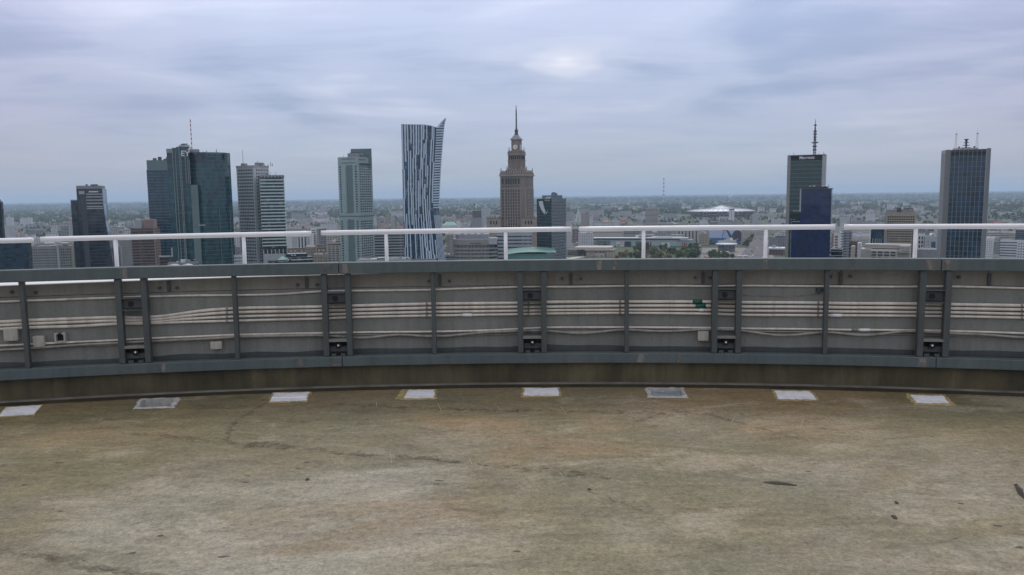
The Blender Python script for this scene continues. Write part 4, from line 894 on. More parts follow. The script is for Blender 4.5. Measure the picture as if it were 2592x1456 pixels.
for t0, t1, n in ((.03, .50, 3), (.68, .98, 2)):
    b.grid('L', n, pt, 3.4, .66, .48, M['windark'], t0, t1, 'balcony_opening', proud=.05)
    n_ = 0; z = b.h - 3.4 - pt * .78
    slabm = MB().box(-b.wl * (t1 - t0) / n * .36, b.wl * (t1 - t0) / n * .36, -1.0, 0, -.25, .25).mesh('balcony_slab', M['white'])
    while z > b.zv:
        for i in range(n): inst('balcony_slab', slabm, b.o, (-b.wl + b.wl * (t0 + (t1 - t0) * (i + .5) / n), 0, z))
        z -= pt
for i in range(10): b.box('dark_opening', -b.wl + b.wl * .56 + (i % 2) * 1.6, -b.wl + b.wl * .60 + (i % 2) * 1.6, -.2, 0, b.h - 6 - i * 2.2, b.h - 4.2 - i * 2.2, M['windark'])
b.box('attic_band', -b.wl + 1, -b.wl * .05, -.15, 0, b.h - 2.6, b.h - 1.2, M['brown']); b.box('side_slit', 0, .2, b.wr * .5, b.wr * .6, 0, b.h, M['grey']); b.clutter(5, 3.2)

# ---- 7 pale green hotel tower
b = Bld('hotel_tower', 'pale green hotel tower with small paired windows and a tall slab behind its top', 'hotel tower', 854.5, 903, 941, 397, 885, 36)
b.body(M['teal'], rim=0); pt = 6.24 * b.m
pxslab('rear_slab', [(887.5, 377.3), (940.2, 376.2), (941.2, 425), (887.8, 425)], 905, 9, M['tealdark'], b.o)
b.box('roof_house', b.X(874, 390), b.X(900, 390), 4, 14, b.h + .13, b.z(387, 887), M['grey']); b.box('roof_house', b.X(880, 390), b.X(895, 390), 5, 12, b.z(387, 887) + .01, b.z(385, 887), M['steel'])
zt = b.z(420, 880)
for y in (402, 412): b.box('dark_recess', -b.wl * .80, -b.wl * .08, -.15, 0, b.z(y + 1.6, 878), b.z(y - 1, 878), M['tealdark'])
b.box('strip_panel', -b.wl * .58, -b.wl * .24, -.1, 0, b.z(540, 880), b.z(418, 880), M['tealdark']); b.box('strip_panel', -b.wl * .58, -b.wl * .24, -.1, 0, b.zv - 5, b.z(556, 880), M['tealdark'])
sk = lambda i, r: r in (19, 20, 21)
b.grid('L', 1, pt, b.h - b.z(419, 880), .75, .52, M['windark'], .06, .17, skip=sk); b.grid('L', 2, pt, b.h - b.z(422, 880), .35, .34, M['windark'], .34, .50, skip=sk)
b.grid('L', 1, pt, b.h - b.z(419, 880), .75, .52, M['windark'], .86, .99, skip=sk)
b.grid('R', 6, pt, b.h - b.z(419, 880), .62, .52, M['windark'], .12, .92, skip=sk)
b.box('mechanical_floor', -b.wl - .15, .15, -.15, b.wr, b.z(550, 880), b.z(546.5, 880), M['tealdark'])
for y in (403,): b.box('dark_recess', 0, .15, b.wr * .12, b.wr * .55, b.z(y + 2, 920), b.z(y - 1, 920), M['tealdark'])
b.box('terrace', -.2, .7, b.wr * .15, b.wr * .92, b.z(417, 920), b.z(412.5, 920), M['steel']); b.box('roof_fin', -1.4, -.2, b.wr * .3, b.wr * .95, b.h + .13, b.z(391, 915), M['tealdark'])
b.aerial(-b.wl * .5, 5, b.h, b.z(380, 875), .2); b.aerial(-b.wl * .78, 3, b.h, b.z(392, 866), .2)

# ---- 8 striped office block in front of it
b = Bld('striped_office', 'long grey-blue office block striped with dark window bands, left of the sail-shaped tower', 'office block', 915, 1022, 1026, 592, 960, 3, wr=20)
b.body(M['palegrey'] if False else M['grey']); b.bands(7.1 * b.m, 1.6, .42, M['windark'], .1, 'window_band'); b.bands(7.1 * b.m, 1.6 + 7.1 * b.m * .45, .38, M['palegrey'], .3, 'white_band')
b.box('end_tower', b.X(906, 600), -b.wl - .02, 1, 18, 0, b.z(592, 910), M['grey']); 
me = MB().box(b.X(908, 600), -b.wl - .8, .8, 1, 0, 1.5).mesh('window', M['windark'])
for i in range(9): inst('window', me, b.o, (0, 0, b.z(598 + i * 7.1, 911)))
b.clutter(3, 3)
b = Bld('entrance_block', 'very low pale block with white stairhead in front of the striped offices', 'office block', 905, 1040, 1044, 657, 820, 2, wr=30)
b.body(M['palegrey'], rim=.5); b.clutter(6, 1.5, None, .05, .75); b.box('white_stairhead', b.X(1018, 655), b.X(1036, 655), 1, 6, b.h + .13, b.z(652.5, 1027), M['white']); b.box('stair_door', b.X(1028, 655), b.X(1033, 655), .8, 1, b.h + .2, b.z(654, 1030), M['black'])

# ---- 9 sail-shaped striped residential tower
D = 848; e = empty('sail_tower', 'tall white and dark striped residential tower with a sail-like pointed right edge', 'tower', (P(1065, 500, D).x, D, 0)); foot(e.location.x, D + 14, 32)
def loc(px, py, dd=0): p = P(px, py, D + dd); return Vector((p.x - e.location.x, dd, p.z))
Lx = lambda y: np.interp(y, [314, 420, 523, 590, 660], [1015.2, 1018.3, 1020.8, 1022.3, 1024.0])
Rx = lambda y: np.interp(y, [314, 322, 360, 430, 500, 526, 560, 590, 660], [1102.5, 1103.8, 1102.4, 1098.5, 1095.8, 1096.0, 1099.5, 1103, 1109.5])
Ox = lambda y: np.interp(y, [299, 330, 360, 420, 480, 527], [1126.3, 1123.2, 1120.2, 1115.6, 1112.6, 1111.0])
top = lambda x: np.interp(x, [1015, 1075, 1095, 1104], [314.8, 315.6, 319.0, 322.5])
ys = [330, 360, 395, 430, 465, 500, 526, 560, 590, 660]
outl = [loc(Lx(314), 314.8), *[loc(x, top(x)) for x in (1045, 1075, 1095)], loc(Rx(322), 322.5)] + [loc(Rx(y), y) for y in ys] + [Vector((loc(Rx(660), 660).x, 0, 0)), Vector((loc(Lx(660), 660).x, 0, 0))] + [loc(Lx(y), y) for y in ys[::-1]]
obj('front_facade', MB().slab(outl, Vector((-3.5, 24, 0))), M['winzlota'], e)
tiers = [316 + 9.4 * i for i in range(38)]; ncol = 13; rr = random.Random(12); runs = []
for c in range(ncol):
    i = 0; sh = rr.random() < .5
    while i < len(tiers) - 1:
        j = min(i + rr.randint(4, 12), len(tiers) - 1); wd = rr.choice((.36, .44, .50, .58))
        if rr.random() < .93: runs.append((c, i, j, (.12 if sh else .40) + rr.uniform(-.04, .04), wd))
        i = j + (rr.randint(1, 2) if rr.random() < .15 else 0); sh = not sh
for c, i, j, o_, wd in runs:
    f0, f1 = (c + o_) / ncol, min((c + o_ + wd) / ncol, .995)
    y0, y1 = max(tiers[i], top(1015 + 88 * f0) + .6), tiers[j]
    ysub = [y0 + (y1 - y0) * t for t in np.linspace(0, 1, 4)]
    pts = [loc(Lx(y) + (Rx(y) - Lx(y)) * f1, y, -.35) for y in ysub] + [loc(Lx(y) + (Rx(y) - Lx(y)) * f0, y, -.35) for y in ysub[::-1]]
    obj('cladding_strip', MB().slab(pts, Vector((0, .4, 0))), M['zlota_panel'], e)
# floor lines of the facade
for i in range(1, 40):
    y = 316 + i * 8.6; pts = [loc(Lx(y), y, -.12), loc(Rx(y), y, -.12), loc(Rx(y), y + .8, -.12), loc(Lx(y), y + .8, -.12)]
    obj('floor_band', MB().slab(pts, Vector((0, .2, 0))), M['tpsa'], e)
# the sail
ys2 = [330, 360, 395, 430, 465, 500, 526]
sail = [loc(1126.3, 299.5, 5)] + [loc(Ox(y), y, 6) for y in ys2] + [loc(Rx(y) - .3, y, .6) for y in ys2[::-1]] + [loc(1104, 323, .6)]
obj('sail', MB().slab(sail, Vector((-2.2, 14, 0))), M['winzlota'], e)
obj('sail_edge', MB().slab([loc(1126.4, 299.3, 4.6), loc(1124.6, 306, 4.6), loc(1109, 323.5, .3), loc(1104, 324.5, .2), loc(1106, 321.5, .2), loc(1113, 313, 1.8)], Vector((1, 4, 0))), M['zlota_panel'], e)
obj('sail_edge', MB().slab([loc(1126.5, 299.5, 5)] + [loc(Ox(y) + .5, y, 5.2) for y in ys2] + [loc(Ox(y) - .9, y, 5.0) for y in ys2[::-1]], Vector((.2, 1, 0))), M['zlota_panel'], e)
y = 307.5
while y < 525:
    h_ = 3.7; x1 = Ox(y) - .6; x0 = max(Rx(y) + .6, 1126.3 - (y - 299.5) * .93 if y < 325 else 0); dd = lambda x, yy: .6 + 5.2 * max(0, min(1, (x - Rx(yy)) / (Ox(yy) - Rx(yy)))) - .5
    if x1 - x0 > 1.2:
        pts = [loc(x0, y + .5, dd(x0, y)), loc(x1, y - .4, dd(x1, y)), loc(x1, y + h_ - .4, dd(x1, y)), loc(x0, y + h_ + .5, dd(x0, y))]
        obj('balcony_band', MB().slab(pts, Vector((0, .5, 0))), M['zlota_panel'], e)
    y += 6.55
# flared foot
fl = lambda y: np.interp(y, [526, 560, 600, 660], [1111, 1114.5, 1120, 1129.5])
ys3 = [527, 545, 560, 580, 600, 630, 660]
obj('flared_foot', MB().slab([loc(fl(y), y, 5) for y in ys3] + [Vector((loc(fl(660), 660).x + 4, 5, 0)), Vector((loc(Rx(660), 660).x, -1.5, 0))] + [loc(Rx(y), y, -1.2) for y in ys3[::-1]], Vector((-2.4, 14, 0))), M['winzlota'], e)
for i in range(6):
    f0 = (i + .18) / 6; f1 = (i + .68) / 6; yy = [y for y in ys3 if y > 527 + (i % 3) * 8]
    dd = lambda f: -1.2 + 6.2 * f - .4
    pts = [loc(Rx(y) + (fl(y) - Rx(y)) * f1, y, dd(f1)) for y in yy] + [loc(Rx(y) + (fl(y) - Rx(y)) * f0, y, dd(f0)) for y in yy[::-1]]
    obj('cladding_strip', MB().slab(pts, Vector((0, .5, 0))), M['zlota_panel'], e)
obj('plinth', MB().box(loc(1012, 660).x, loc(1105, 660).x, -3, 26, 0, loc(1060, 655).z), M['grey'], e)

# ---- 10 palace with spire
b = Bld('spired_palace', 'brown stone palace tower with clock, attic statues and tall ringed spire', 'palace', 1266, 1330.5, 1350, 446, 1090, 17)
b.wr = b.wl; ax, ay = -b.wl / 2, b.wr / 2; hw = b.wl / 2; Z = lambda y: b.z(y, 1305)
Sd, Sl = M['sand'], M['sandlight']
def cbox(name, hw_, z0, z1, m, parent=None): return obj(name, MB().box(ax - hw_, ax + hw_, ay - hw_, ay + hw_, z0, z1), m, parent or b.o)
cbox('shaft', hw, 0, Z(446), Sd)
cbox('cornice', hw + 1.3, Z(446) + .01, Z(441.5), Sl); cbox('cornice', hw + .5, Z(441.5) + .01, Z(436.5), Sd)
cbox('string_course', hw + .35, Z(477.5), Z(475), Sl)
pt = 7.7 * b.m; xs = [.09, .225, .32, .41, .50, .60, .70][:7]; xs = [.10, .235, .33, .425, .52, .615, .73]
tallm = MB().box(-1.25, 1.25, -.25, .1, 0, 1).mesh('window', M['windark'])
def wins(face, y0, h_, w_=1.0, sel=None):
    z0 = Z(y0)
    for i, t in enumerate(xs):
        if sel and i not in sel: continue
        o = inst('window', tallm, b.o, (-b.wl + b.wl * t, 0, z0) if face == 'L' else (0, b.wr * t, z0), 0 if face == 'L' else math.pi / 2); o.scale = (w_, 1, h_)
wins('L', 466, 14 * b.m); wins('R', 466, 14 * b.m, .9); wins('L', 457.5, 5 * b.m, .8); wins('L', 474, 3 * b.m, .7)
for row in range(12): wins('L', 485.5 + row * 7.65, 4.0 * b.m, .72, None if row < 10 else (2, 3, 4, 5))
rest = MB()
for row in range(20):
    for t in (.16, .3, .44, .58, .72, .86): rest.box(-.1, .25, b.wr * t - .6, b.wr * t + .6, Z(485.5 + row * 7.65), Z(481.5 + row * 7.65))
for row in range(12, 22):
    for t in xs: rest.box(-b.wl + b.wl * t - .9, -b.wl + b.wl * t + .9, -.25, .1, Z(485.5 + row * 7.65), Z(481.5 + row * 7.65))
o = obj('window', rest, M['windark'], b.o); o['kind'] = 'stuff'
for t in (.01, .165, .28, .375, .47, .57, .67, .80, .985): b.box('pilaster', -b.wl + b.wl * t - .55, -b.wl + b.wl * t + .55, -.6, 0, 0, Z(479), Sl)
for t in (.03, .23, .37, .51, .65, .79, .97): b.box('pilaster', 0, .6, b.wr * t - .5, b.wr * t + .5, 0, Z(479), Sl)
# attic with merlons and statues
def merlons(hw_, z0, hgt, n, wf=.5, corner=2.0):
    for i in range(n):
        t = -hw_ + 2 * hw_ * (i + .5) / n; tall = hgt * (corner if i in (0, n - 1) else (1.25 if i % 2 else 1)); s_ = hw_ / n * wf
        for (cx_, cy_) in ((ax + t, ay - hw_ + s_), (ax + t, ay + hw_ - s_), (ax - hw_ + s_, ay + t), (ax + hw_ - s_, ay + t))[:4 if 0 < i < n - 1 else 2]:
            obj('merlon', MB().prism([(cx_ - s_, cy_ - s_), (cx_ + s_, cy_ - s_), (cx_ + s_, cy_ + s_), (cx_ - s_, cy_ + s_)], z0 + .005, z0 + tall, [(cx_ - s_ * .35, cy_ - s_ * .35), (cx_ + s_ * .35, cy_ - s_ * .35), (cx_ + s_ * .35, cy_ + s_ * .35), (cx_ - s_ * .35, cy_ + s_ * .35)]), Sl, b.o)
merlons(hw + .4, Z(436.5), 2.6, 12, .5, 2.6)
cbox('second_tier', hw * .68, Z(436.5) + .01, Z(430), Sd); merlons(hw * .68, Z(430), 2.4, 6, .42, 2.4)
for i in range(6): t = ax - hw * .6 + i * hw * .24; b.box('arcade_arch', t - .8, t + .8, ay - hw * .68 - .2, ay - hw * .68, Z(436), Z(431), M['windark'])
h2 = 17.7 * b.m
cbox('third_tier', h2, Z(436.5), Z(405), Sd); cbox('cornice', h2 + .8, Z(405) + .01, Z(403.5), Sl); cbox('belvedere', h2 - .2, Z(403.5) + .01, Z(391), Sd); cbox('cornice', h2 + .7, Z(391) + .01, Z(388), Sl); cbox('upper_cornice', h2 + .3, Z(388) + .01, Z(381.5), Sd)
for k in range(6):
    for sgn in (0, 1):
        t = -h2 * .78 + k * h2 * .312
        if sgn == 0: b.box('belvedere_opening', ax + t - .8, ax + t + .8, ay - h2 - .1, ay - h2 + .4, Z(402.5), Z(393), M['black'])
        else: b.box('belvedere_opening', ax + h2 - .4, ax + h2 + .1, ay + t - .8, ay + t + .8, Z(402.5), Z(393), M['black'])
merlons(h2 + .3, Z(381.5), 1.5, 5, .4, 4.0)
h3 = 10.6 * b.m
cbox('clock_storey', h3, Z(381.5), Z(352), Sd); cbox('cornice', h3 + 1.2, Z(352) + .01, Z(349.5), M['grey'])
cz = Z(370.5)
for face in (0, 1):
    c = Vector((ax, ay - h3, cz)) if face == 0 else Vector((ax + h3, ay, cz)); nrm = Vector((0, -1, 0)) if face == 0 else Vector((1, 0, 0))
    ck = obj('clock_face', MB().tube([c - nrm * .1, c + nrm * .35], 3.1, 24), M['clock'], b.o)
    obj('clock_rim', MB().tube([c - nrm * .1, c + nrm * .25], 3.6, 24), M['sandlight'], b.o)
    u = Vector((1, 0, 0)) if face == 0 else Vector((0, 1, 0))
    for ang, ln in ((30, 1.6), (140, 2.4), ): dv = u * math.sin(R_(ang)) + Vector((0, 0, 1)) * math.cos(R_(ang)); obj('clock_hand', MB().tube([c + nrm * .45, c + nrm * .45 + dv * ln], .16, 4), M['black'], ck)
obj('spire_roof', MB().prism([(ax - h3 - .6, ay - h3 - .6), (ax + h3 + .6, ay - h3 - .6), (ax + h3 + .6, ay + h3 + .6), (ax - h3 - .6, ay + h3 + .6)], Z(349.5) + .01, Z(338.5), [(ax - 2.4, ay - 2.4), (ax + 2.4, ay - 2.4), (ax + 2.4, ay + 2.4), (ax - 2.4, ay + 2.4)]), M['grey'], b.o)
pr = [(2.6, 338.6), (2.6, 336), (1.9, 333), (2.5, 329), (2.2, 326), (1.3, 323)]
y = 322
while y > 295: pr += [(.9, y), (1.6 if y > 312 else 1.25, y - 1.2), (.85, y - 2.4)]; y -= 5
pr += [(.8, 292), (.95, 290), (.8, 276), (.95, 275), (.55, 273), (.38, 262)]
obj('spire', MB().lathe([(r * 1.05, Z(y)) for r, y in pr], ax, ay, 12), M['steel'], b.o)
# corner blocks
for x0, x1, yy, d0 in ((1235.5, 1271, 545, -6), (1323, 1359, 545, -6)):
    xa, xb = b.X(x0, 560), b.X(x1, 560); zt = Z(yy + 8); o = b.box('corner_block', xa, xb, d0, 12, 0, zt, M['sandlight'])
    b.box('cornice', xa - .5, xb + .5, d0 - .5, 12.5, zt + .01, zt + 1.2, Sd)
    for i in range(6): t = xa + (xb - xa) * (i + .5) / 6; obj('merlon', MB().prism([(t - .9, d0), (t + .9, d0), (t + .9, d0 + 1.8), (t - .9, d0 + 1.8)], zt + 1.21, zt + (4.2 if i % 2 else 3), [(t - .3, d0 + .6), (t + .3, d0 + .6), (t + .3, d0 + 1.2), (t - .3, d0 + 1.2)]), Sd, b.o)
    for i in range(3): t = xa + (xb - xa) * (.30 + .2 * i); b.box('loggia_opening', t - .9, t + .9, d0 - .2, d0, Z(568), Z(559), M['windark'])
b.box('rear_wing', b.X(1339, 600), b.X(1360, 600), -4, 10, 0, Z(575), M['sandlight'])
for i in range(8): b.box('rear_window', b.X(1343, 600), b.X(1346, 600), -4.2, -4, Z(596 + i * 7.5), Z(591 + i * 7.5), M['windark'])

# ---- 11 tower with white swoosh
b = Bld('grey_corner_tower', 'grey office tower with teal left side and curved white swoosh, right of the palace', 'tower', 1359, 1397, 1433, 503, 930, 38)
b.box('wall', -b.wl, 0, 0, b.wr, 0, b.h, M['bluegrey']); b.box('glass_side', -b.wl - .05, -.8, -.4, 2, 0, b.h - .5, M['wincorner']); b.bands(7.9 * b.m, 5, .16, M['tealband'], .1, x0=-b.wl, x1=-1, y0=-.4, y1=1)
Zb = lambda y, x=1397: b.z(y, x)
b.box('upper_tier', -b.wl * .68, -1, 1, b.wr * .78, b.h + .01, Zb(494.5), M['bluegrey']); b.box('upper_tier', -b.wl * .15, -1.5, 3, b.wr * .45, Zb(494.5) + .01, Zb(489), M['bluegrey'])
b.box('roof_unit', -b.wl * .1, -3, 4, 10, Zb(489) + .01, Zb(487), M['steel']); b.box('white_canopy', -b.wl * .35, -2, -1.2, 3, Zb(502), Zb(498.5), M['white'])
for y in (503, 507.5, ): b.box('white_canopy', -b.wl * .46, -b.wl * .12, -.9, .2, Zb(y + 1.2), Zb(y), M['white'])
pt = 7.9 * b.m
b.grid('R', 8, pt, 3.4, .62, .45, M['windark'], .05, .92); b.bands(pt, 3.6 + pt * .5, .2, M['grey'], .3, 'sill_band', x0=-.5)
sw = [(1365, 510), (1367, 520), (1370, 528), (1374, 535), (1380, 543), (1382, 536), (1379, 528), (1376, 518), (1375, 509)]
def swp(q): return [Vector((b.X(x, y), -1.2, Zb(y, x))) for x, y in q]
obj('swoosh', MB().slab(swp(sw), Vector((0, .7, 0))), M['white'], b.o)
obj('swoosh', MB().slab(swp(((1382, 541), (1388, 534), (1387, 537), (1384, 542))), Vector((0, .7, 0))), M['white'], b.o)

# ---- 12 curved office, teal-roofed hall and the blocks round the palace foot
D = 850; e = empty('curved_office', 'curved grey office block with stacked window bands and a dark red sign', 'office block', (P(1200, 620, D).x, D, 0)); foot(e.location.x, D + 20, 32)
XX = lambda px: P(px, 620, D).x - e.location.x; ZZ = lambda y: P(1200, y, D).z
cv = [(1144.5, 16), (1146, 10), (1151, 5), (1160, 1.5), (1175, 0), (1195, -.6), (1215, -1.2), (1237, -1.5), (1259, 4)]
def cpoly(o_, back=34): return [(XX(x), dy - o_) for x, dy in cv] + [(XX(1259), back), (XX(1146), back)]
obj('glazed_wall', MB().prism(cpoly(-.6), 0, ZZ(612)), M['windark'], e); obj('parapet_band', MB().prism(cpoly(.3), ZZ(620), ZZ(606)), M['concrete'], e); obj('roof', MB().prism(cpoly(-1), ZZ(606) - 1, ZZ(606) + .05), M['grey'], e)
obj('upper_storey', MB().prism([(XX(x), dy + 8) for x, dy in cv[2:8]] + [(XX(1237), 30), (XX(1151), 30)], ZZ(606) + .06, ZZ(594)), M['grey'], e)
bm_ = MB().prism(cpoly(.35), 0, 1.9).mesh('floor_band', M['concrete'])
for i in range(6): inst('floor_band', bm_, e, (0, 0, ZZ(632 + i * 9.2)))
ml = MB()
for t in np.linspace(0, 1, 26):
    x = 1148 + 88 * t; dy = np.interp(x, [c[0] for c in cv], [c[1] for c in cv]); obj('mullion', MB().box(XX(x) - .3, XX(x) + .3, dy - .1, dy + 1, 0, ZZ(620)), M['concrete'], e)
obj('corner_box', MB().box(XX(1237), XX(1258), -3, 8, ZZ(619), ZZ(603)), M['palegrey'], e)
sg = obj('sign_panel', MB().prism([(XX(1187), -.4), (XX(1225), -1.6), (XX(1225), -1.2), (XX(1187), 0)], ZZ(616), ZZ(609.5)), M['brown'], e)
obj('sign_band', MB().box(XX(1190), XX(1221), -1.75, -1.65, ZZ(616.5), ZZ(615)), mat('maroon_sign', (.13, .03, .035), .6), e)
for i in range(4): obj('roof_unit', MB().box(XX(1165 + i * 17), XX(1172 + i * 17), 12, 18, ZZ(594), ZZ(594) + 2 + i % 2), M['palegrey'], e)
b = Bld('banded_block', 'pale blue-banded office block behind the curved office, in front of the palace', 'office block', 1257, 1345, 1350, 590, 930, 3, wr=24)
b.body(M['palegrey']); b.bands(9.2 * b.m, 3.2, .34, M['winblue'], .1, 'window_band'); b.clutter(4, 2)
b = Bld('narrow_block', 'narrow cream block with stacked balconies between sail tower and curved office', 'apartment block', 1130, 1147, 1150, 594, 1280, 4)
b.body(M['cream']); b.bands(3.2, 1.5, .45, M['windark'], .1, 'window_band'); b.clutter(2, 3)
b = Bld('low_block', 'low white and grey block at the foot of the sail tower', 'office block', 1124, 1150, 1153, 646, 900, 3)
b.body(M['white']); b.bands(3.4, 1.5, .45, M['windark'], .1, 'window_band'); b.clutter(3, 2.5)
D = 880; e = empty('teal_roof_hall', 'low hall with a broad teal curved roof, just above the parapet', 'hall', (P(1345, 650, D).x, D, 0)); foot(e.location.x, D, 26)
XX = lambda px: P(px, 640, D).x - e.location.x; ZZ = lambda y: P(1345, y, D).z
obj('wall', MB().box(XX(1287), XX(1383), 0, 40, 0, ZZ(643.5)), M['roofteal'], e); obj('wall', MB().prism([(XX(1383), .2), (XX(1407), 9), (XX(1407), 40), (XX(1383), 40)], 0, ZZ(640)), M['tealdark'], e)
g = []; n_ = 12
prof = [(XX(1285 + 124 * i / n_), ZZ(643.5) + (ZZ(634.5) - ZZ(643.5)) * math.sin(math.pi * (.12 + .76 * i / n_)) ** .8) for i in range(n_ + 1)]
obj('curved_roof', MB().add([(x, -.6 if i < 9 else -.6 + (i - 9) * 3, z - 1.5) for i, (x, z) in enumerate(prof)] + [(x, 10, z) for x, z in prof] + [(x, 42, z + 1.5) for x, z in prof], [(i + r * 13, i + 1 + r * 13, i + 14 + r * 13, i + 13 + r * 13) for i in range(n_) for r in (0, 1)]), M['roofteal'], e)
obj('eaves', MB().box(XX(1286), XX(1384), -.7, .0, ZZ(645), ZZ(643.4)), M['roofteal'], e)
for t in (1390, 1398): obj('window', MB().box(XX(t), XX(t + 5), 2.2 + (t - 1383) * .37, 3.2 + (t - 1383) * .37, ZZ(655), ZZ(645)), M['winteal'], e)
e = empty('white_skylight', 'white tapering glazed canopy running right from the teal-roofed hall', 'canopy', (P(1410, 655, 1000).x, 1000, 0)); XX = lambda px: P(px, 650, 1000).x - e.location.x; ZZ = lambda y: P(1410, y, 1000).z
n_ = 10; vs = []
for i in range(n_ + 1):
    t = i / n_; x = XX(1392 + 46 * t); zt = ZZ(641 + 12.5 * t ** 1.3); rr_ = 9 * (1 - .55 * t)
    for k in range(9): a = math.pi * k / 8; vs.append((x, rr_ - rr_ * math.cos(a), ZZ(659) + (zt - ZZ(659)) * math.sin(a)))
obj('glazed_vault', MB().add(vs, [(9 * i + k, 9 * i + k + 1, 9 * i + 10 + k, 9 * i + 9 + k) for i in range(n_) for k in range(8)] + [tuple(range(9)), tuple(range(9 * n_, 9 * n_ + 9))[::-1]]), M['palegrey'], e); obj('plinth', MB().box(XX(1390), XX(1439), 0, 18, 0, ZZ(659)), M['grey'], e); foot(e.location.x, 1000, 14)
b = Bld('white_stack', 'slim white block with stacked balconies just right of the grey corner tower', 'apartment block', 1434, 1443, 1447, 586, 1480, 12)
b.body(M['white']); b.bands(3.1, 1.2, .45, M['grey'], .1, 'window_band')
b = Bld('pink_tower_block', 'pinkish tower block below the gap between two handrail lengths', 'apartment tower', 1449, 1462, 1466, 581, 1620, 12)
b.body(M['pink']); b.bands(3.1, 1.2, .45, M['windark'], .1, 'window_band')

# ---- 13 shopping street: mall, slab houses behind it, stone pavilion, trees, billboard, avenue
b = Bld('slab_house', 'long beige slab with paired windows behind the mall', 'apartment block', 1484, 1578, 1582, 584.5, 1960, 2, wr=14)
b.body(M['cream']); b.grid('L', 18, 3.9, 2.4, .62, .5, M['win'], .05, .97, bot=12)
b = Bld('slab_house', 'grey banded slab behind the mall, beside the beige one', 'apartment block', 1579, 1621, 1625, 584, 1950, 2, wr=14)
b.body(M['concrete']); b.bands(4.1, 2, .42, M['win'], .1, 'window_band', bot=12)
b = Bld('slab_house', 'pale block with roof terraces behind the mall, right of the handrail post', 'apartment block', 1640, 1708, 1712, 589, 1980, 2, wr=14)
b.body(M['concrete']); b.bands(4.1, 3, .42, M['win'], .1, 'window_band', bot=12); b.clutter(7, 6, M['white'])
b = Bld('striped_block', 'cream slab with six dark vertical window strips behind the right end of the mall', 'apartment block', 1712, 1772, 1776, 582, 1760, 3, wr=14)
b.body(M['cream'], rim=1.2)
for i in range(6): b.box('dark_strip', -b.wl + b.wl * (.09 + i * .147), -b.wl + b.wl * (.135 + i * .147), -.25, 0, 0, b.h - 3, M['windark'])
b.bands(4.2, 3, .10, M['grey'], .08, bot=5)
b = Bld('department_store', 'long low mall with thin white roof, pale green glass front and posters', 'shopping mall', 1468, 1754, 1758, 608, 1640, 1.5, wr=45)
b.body(M['tealdark'], rim=0); b.box('glass_front', b.X(1545, 615), -.3, -.4, 0, 2, b.z(610.5, 1650), M['teal'])
b.box('white_roof', b.X(1467, 600), b.X(1742, 600), -3, 20, b.h + 3.4, b.h + 4.6, M['white']); b.box('dark_band', b.X(1470, 604), b.X(1738, 604), -1, 19, b.h + .13, b.h + 3.39, M['steel']); b.box('canopy', b.X(1480, 608), -2, -1.2, 0, b.h - 1.3, b.h - .2, M['palegrey'])
b.box('sign_box', b.X(1722, 604), b.X(1743, 604), -3.6, -3.1, b.z(609, 1730), b.z(602.5, 1730), M['palegrey']); b.box('sign_box', b.X(1715, 605), b.X(1722, 605), -3.6, -3.1, b.z(609, 1720), b.z(605, 1720), M['red'])
def poster(x0, x1, y0, y1, m, name='poster'): return b.box(name, b.X(x0, 620), b.X(x1, 620), -.8, -.41, b.z(y1, (x0 + x1) / 2), b.z(y0, (x0 + x1) / 2), m)
poster(1560, 1580, 614, 628, M['white']); poster(1571, 1578, 615.5, 622, M['red']).location.y = -.45; poster(1573, 1577, 617, 621, M['letters']).location.y = -.9; poster(1562, 1569, 620, 628, mat('poster_green', (.22, .42, .18), .6)).location.y = -.45
poster(1581, 1598, 614, 629, M['windark'], 'dark_bay'); poster(1609, 1623, 614, 630, M['steel'], 'dark_bay'); poster(1610, 1621, 620, 621.5, M['white']).location.y = -.45
poster(1635, 1649, 614.5, 629, mat('poster_maroon', (.16, .03, .045), .5)); poster(1640, 1645, 616, 621, M['letters']).location.y = -.45; poster(1643, 1647.5, 624, 627.5, M['red']).location.y = -.45
poster(1675, 1696, 615, 629.5, M['white']); fm = mat('poster_dark', (.05, .055, .06), .5); poster(1683.5, 1687.5, 616, 621, fm).location.y = -.45; poster(1681.5, 1688.5, 621.2, 624, fm).location.y = -.47; poster(1681, 1684, 625, 629, fm).location.y = -.45; poster(1686, 1688.5, 624.2, 629, fm).location.y = -.45
poster(1724, 1743, 622.5, 624.5, M['red'], 'sign_band'); 
for x in (1726.5, 1731, 1735.5): poster(x, x + 3, 616, 621.5, M['red'], 'sign_letter')
b.clutter(9, 6, None, .35, .95, b.h + 4.5)
b = Bld('white_kiosk', 'small white pavilion with dark doorway at the right end of the mall', 'pavilion', 1752, 1769, 1773, 623, 1560, 10)
b.body(M['white']); b.box('doorway', b.X(1755, 627), b.X(1765, 627), -.3, 0, 1, b.h - 3.5, M['black'])
b = Bld('stone_pavilion', 'beige classical stone building with columned portal and dark cornice', 'museum', 1484, 1551, 1556, 636, 1400, 6, wr=45)
b.body(M['beige'], rim=0); b.box('cornice', -b.wl - 3, 2.5, -2.5, b.wr, b.h + .13, b.h + 1.8, M['sand']); b.box('flat_roof', b.X(1452, 625), b.X(1545, 625), 10, 60, b.h + 1.81, b.h + 6, M['cream'])
b.box('portal', b.X(1508, 645), b.X(1531, 645), -5, 0, 0, b.z(643, 1520), M['cream'])
for x in (1510, 1515, 1520.5, 1526, 1530): b.box('column', b.X(x, 648) - .9, b.X(x, 648) + .9, -6.4, -5, 0, b.z(645, 1520), M['white'] if False else M['cream'])
for x in (1513, 1523.5): b.box('doorway', b.X(x, 648) - 1, b.X(x, 648) + 1, -5.3, -5, 0, b.z(646, 1520), M['black'])
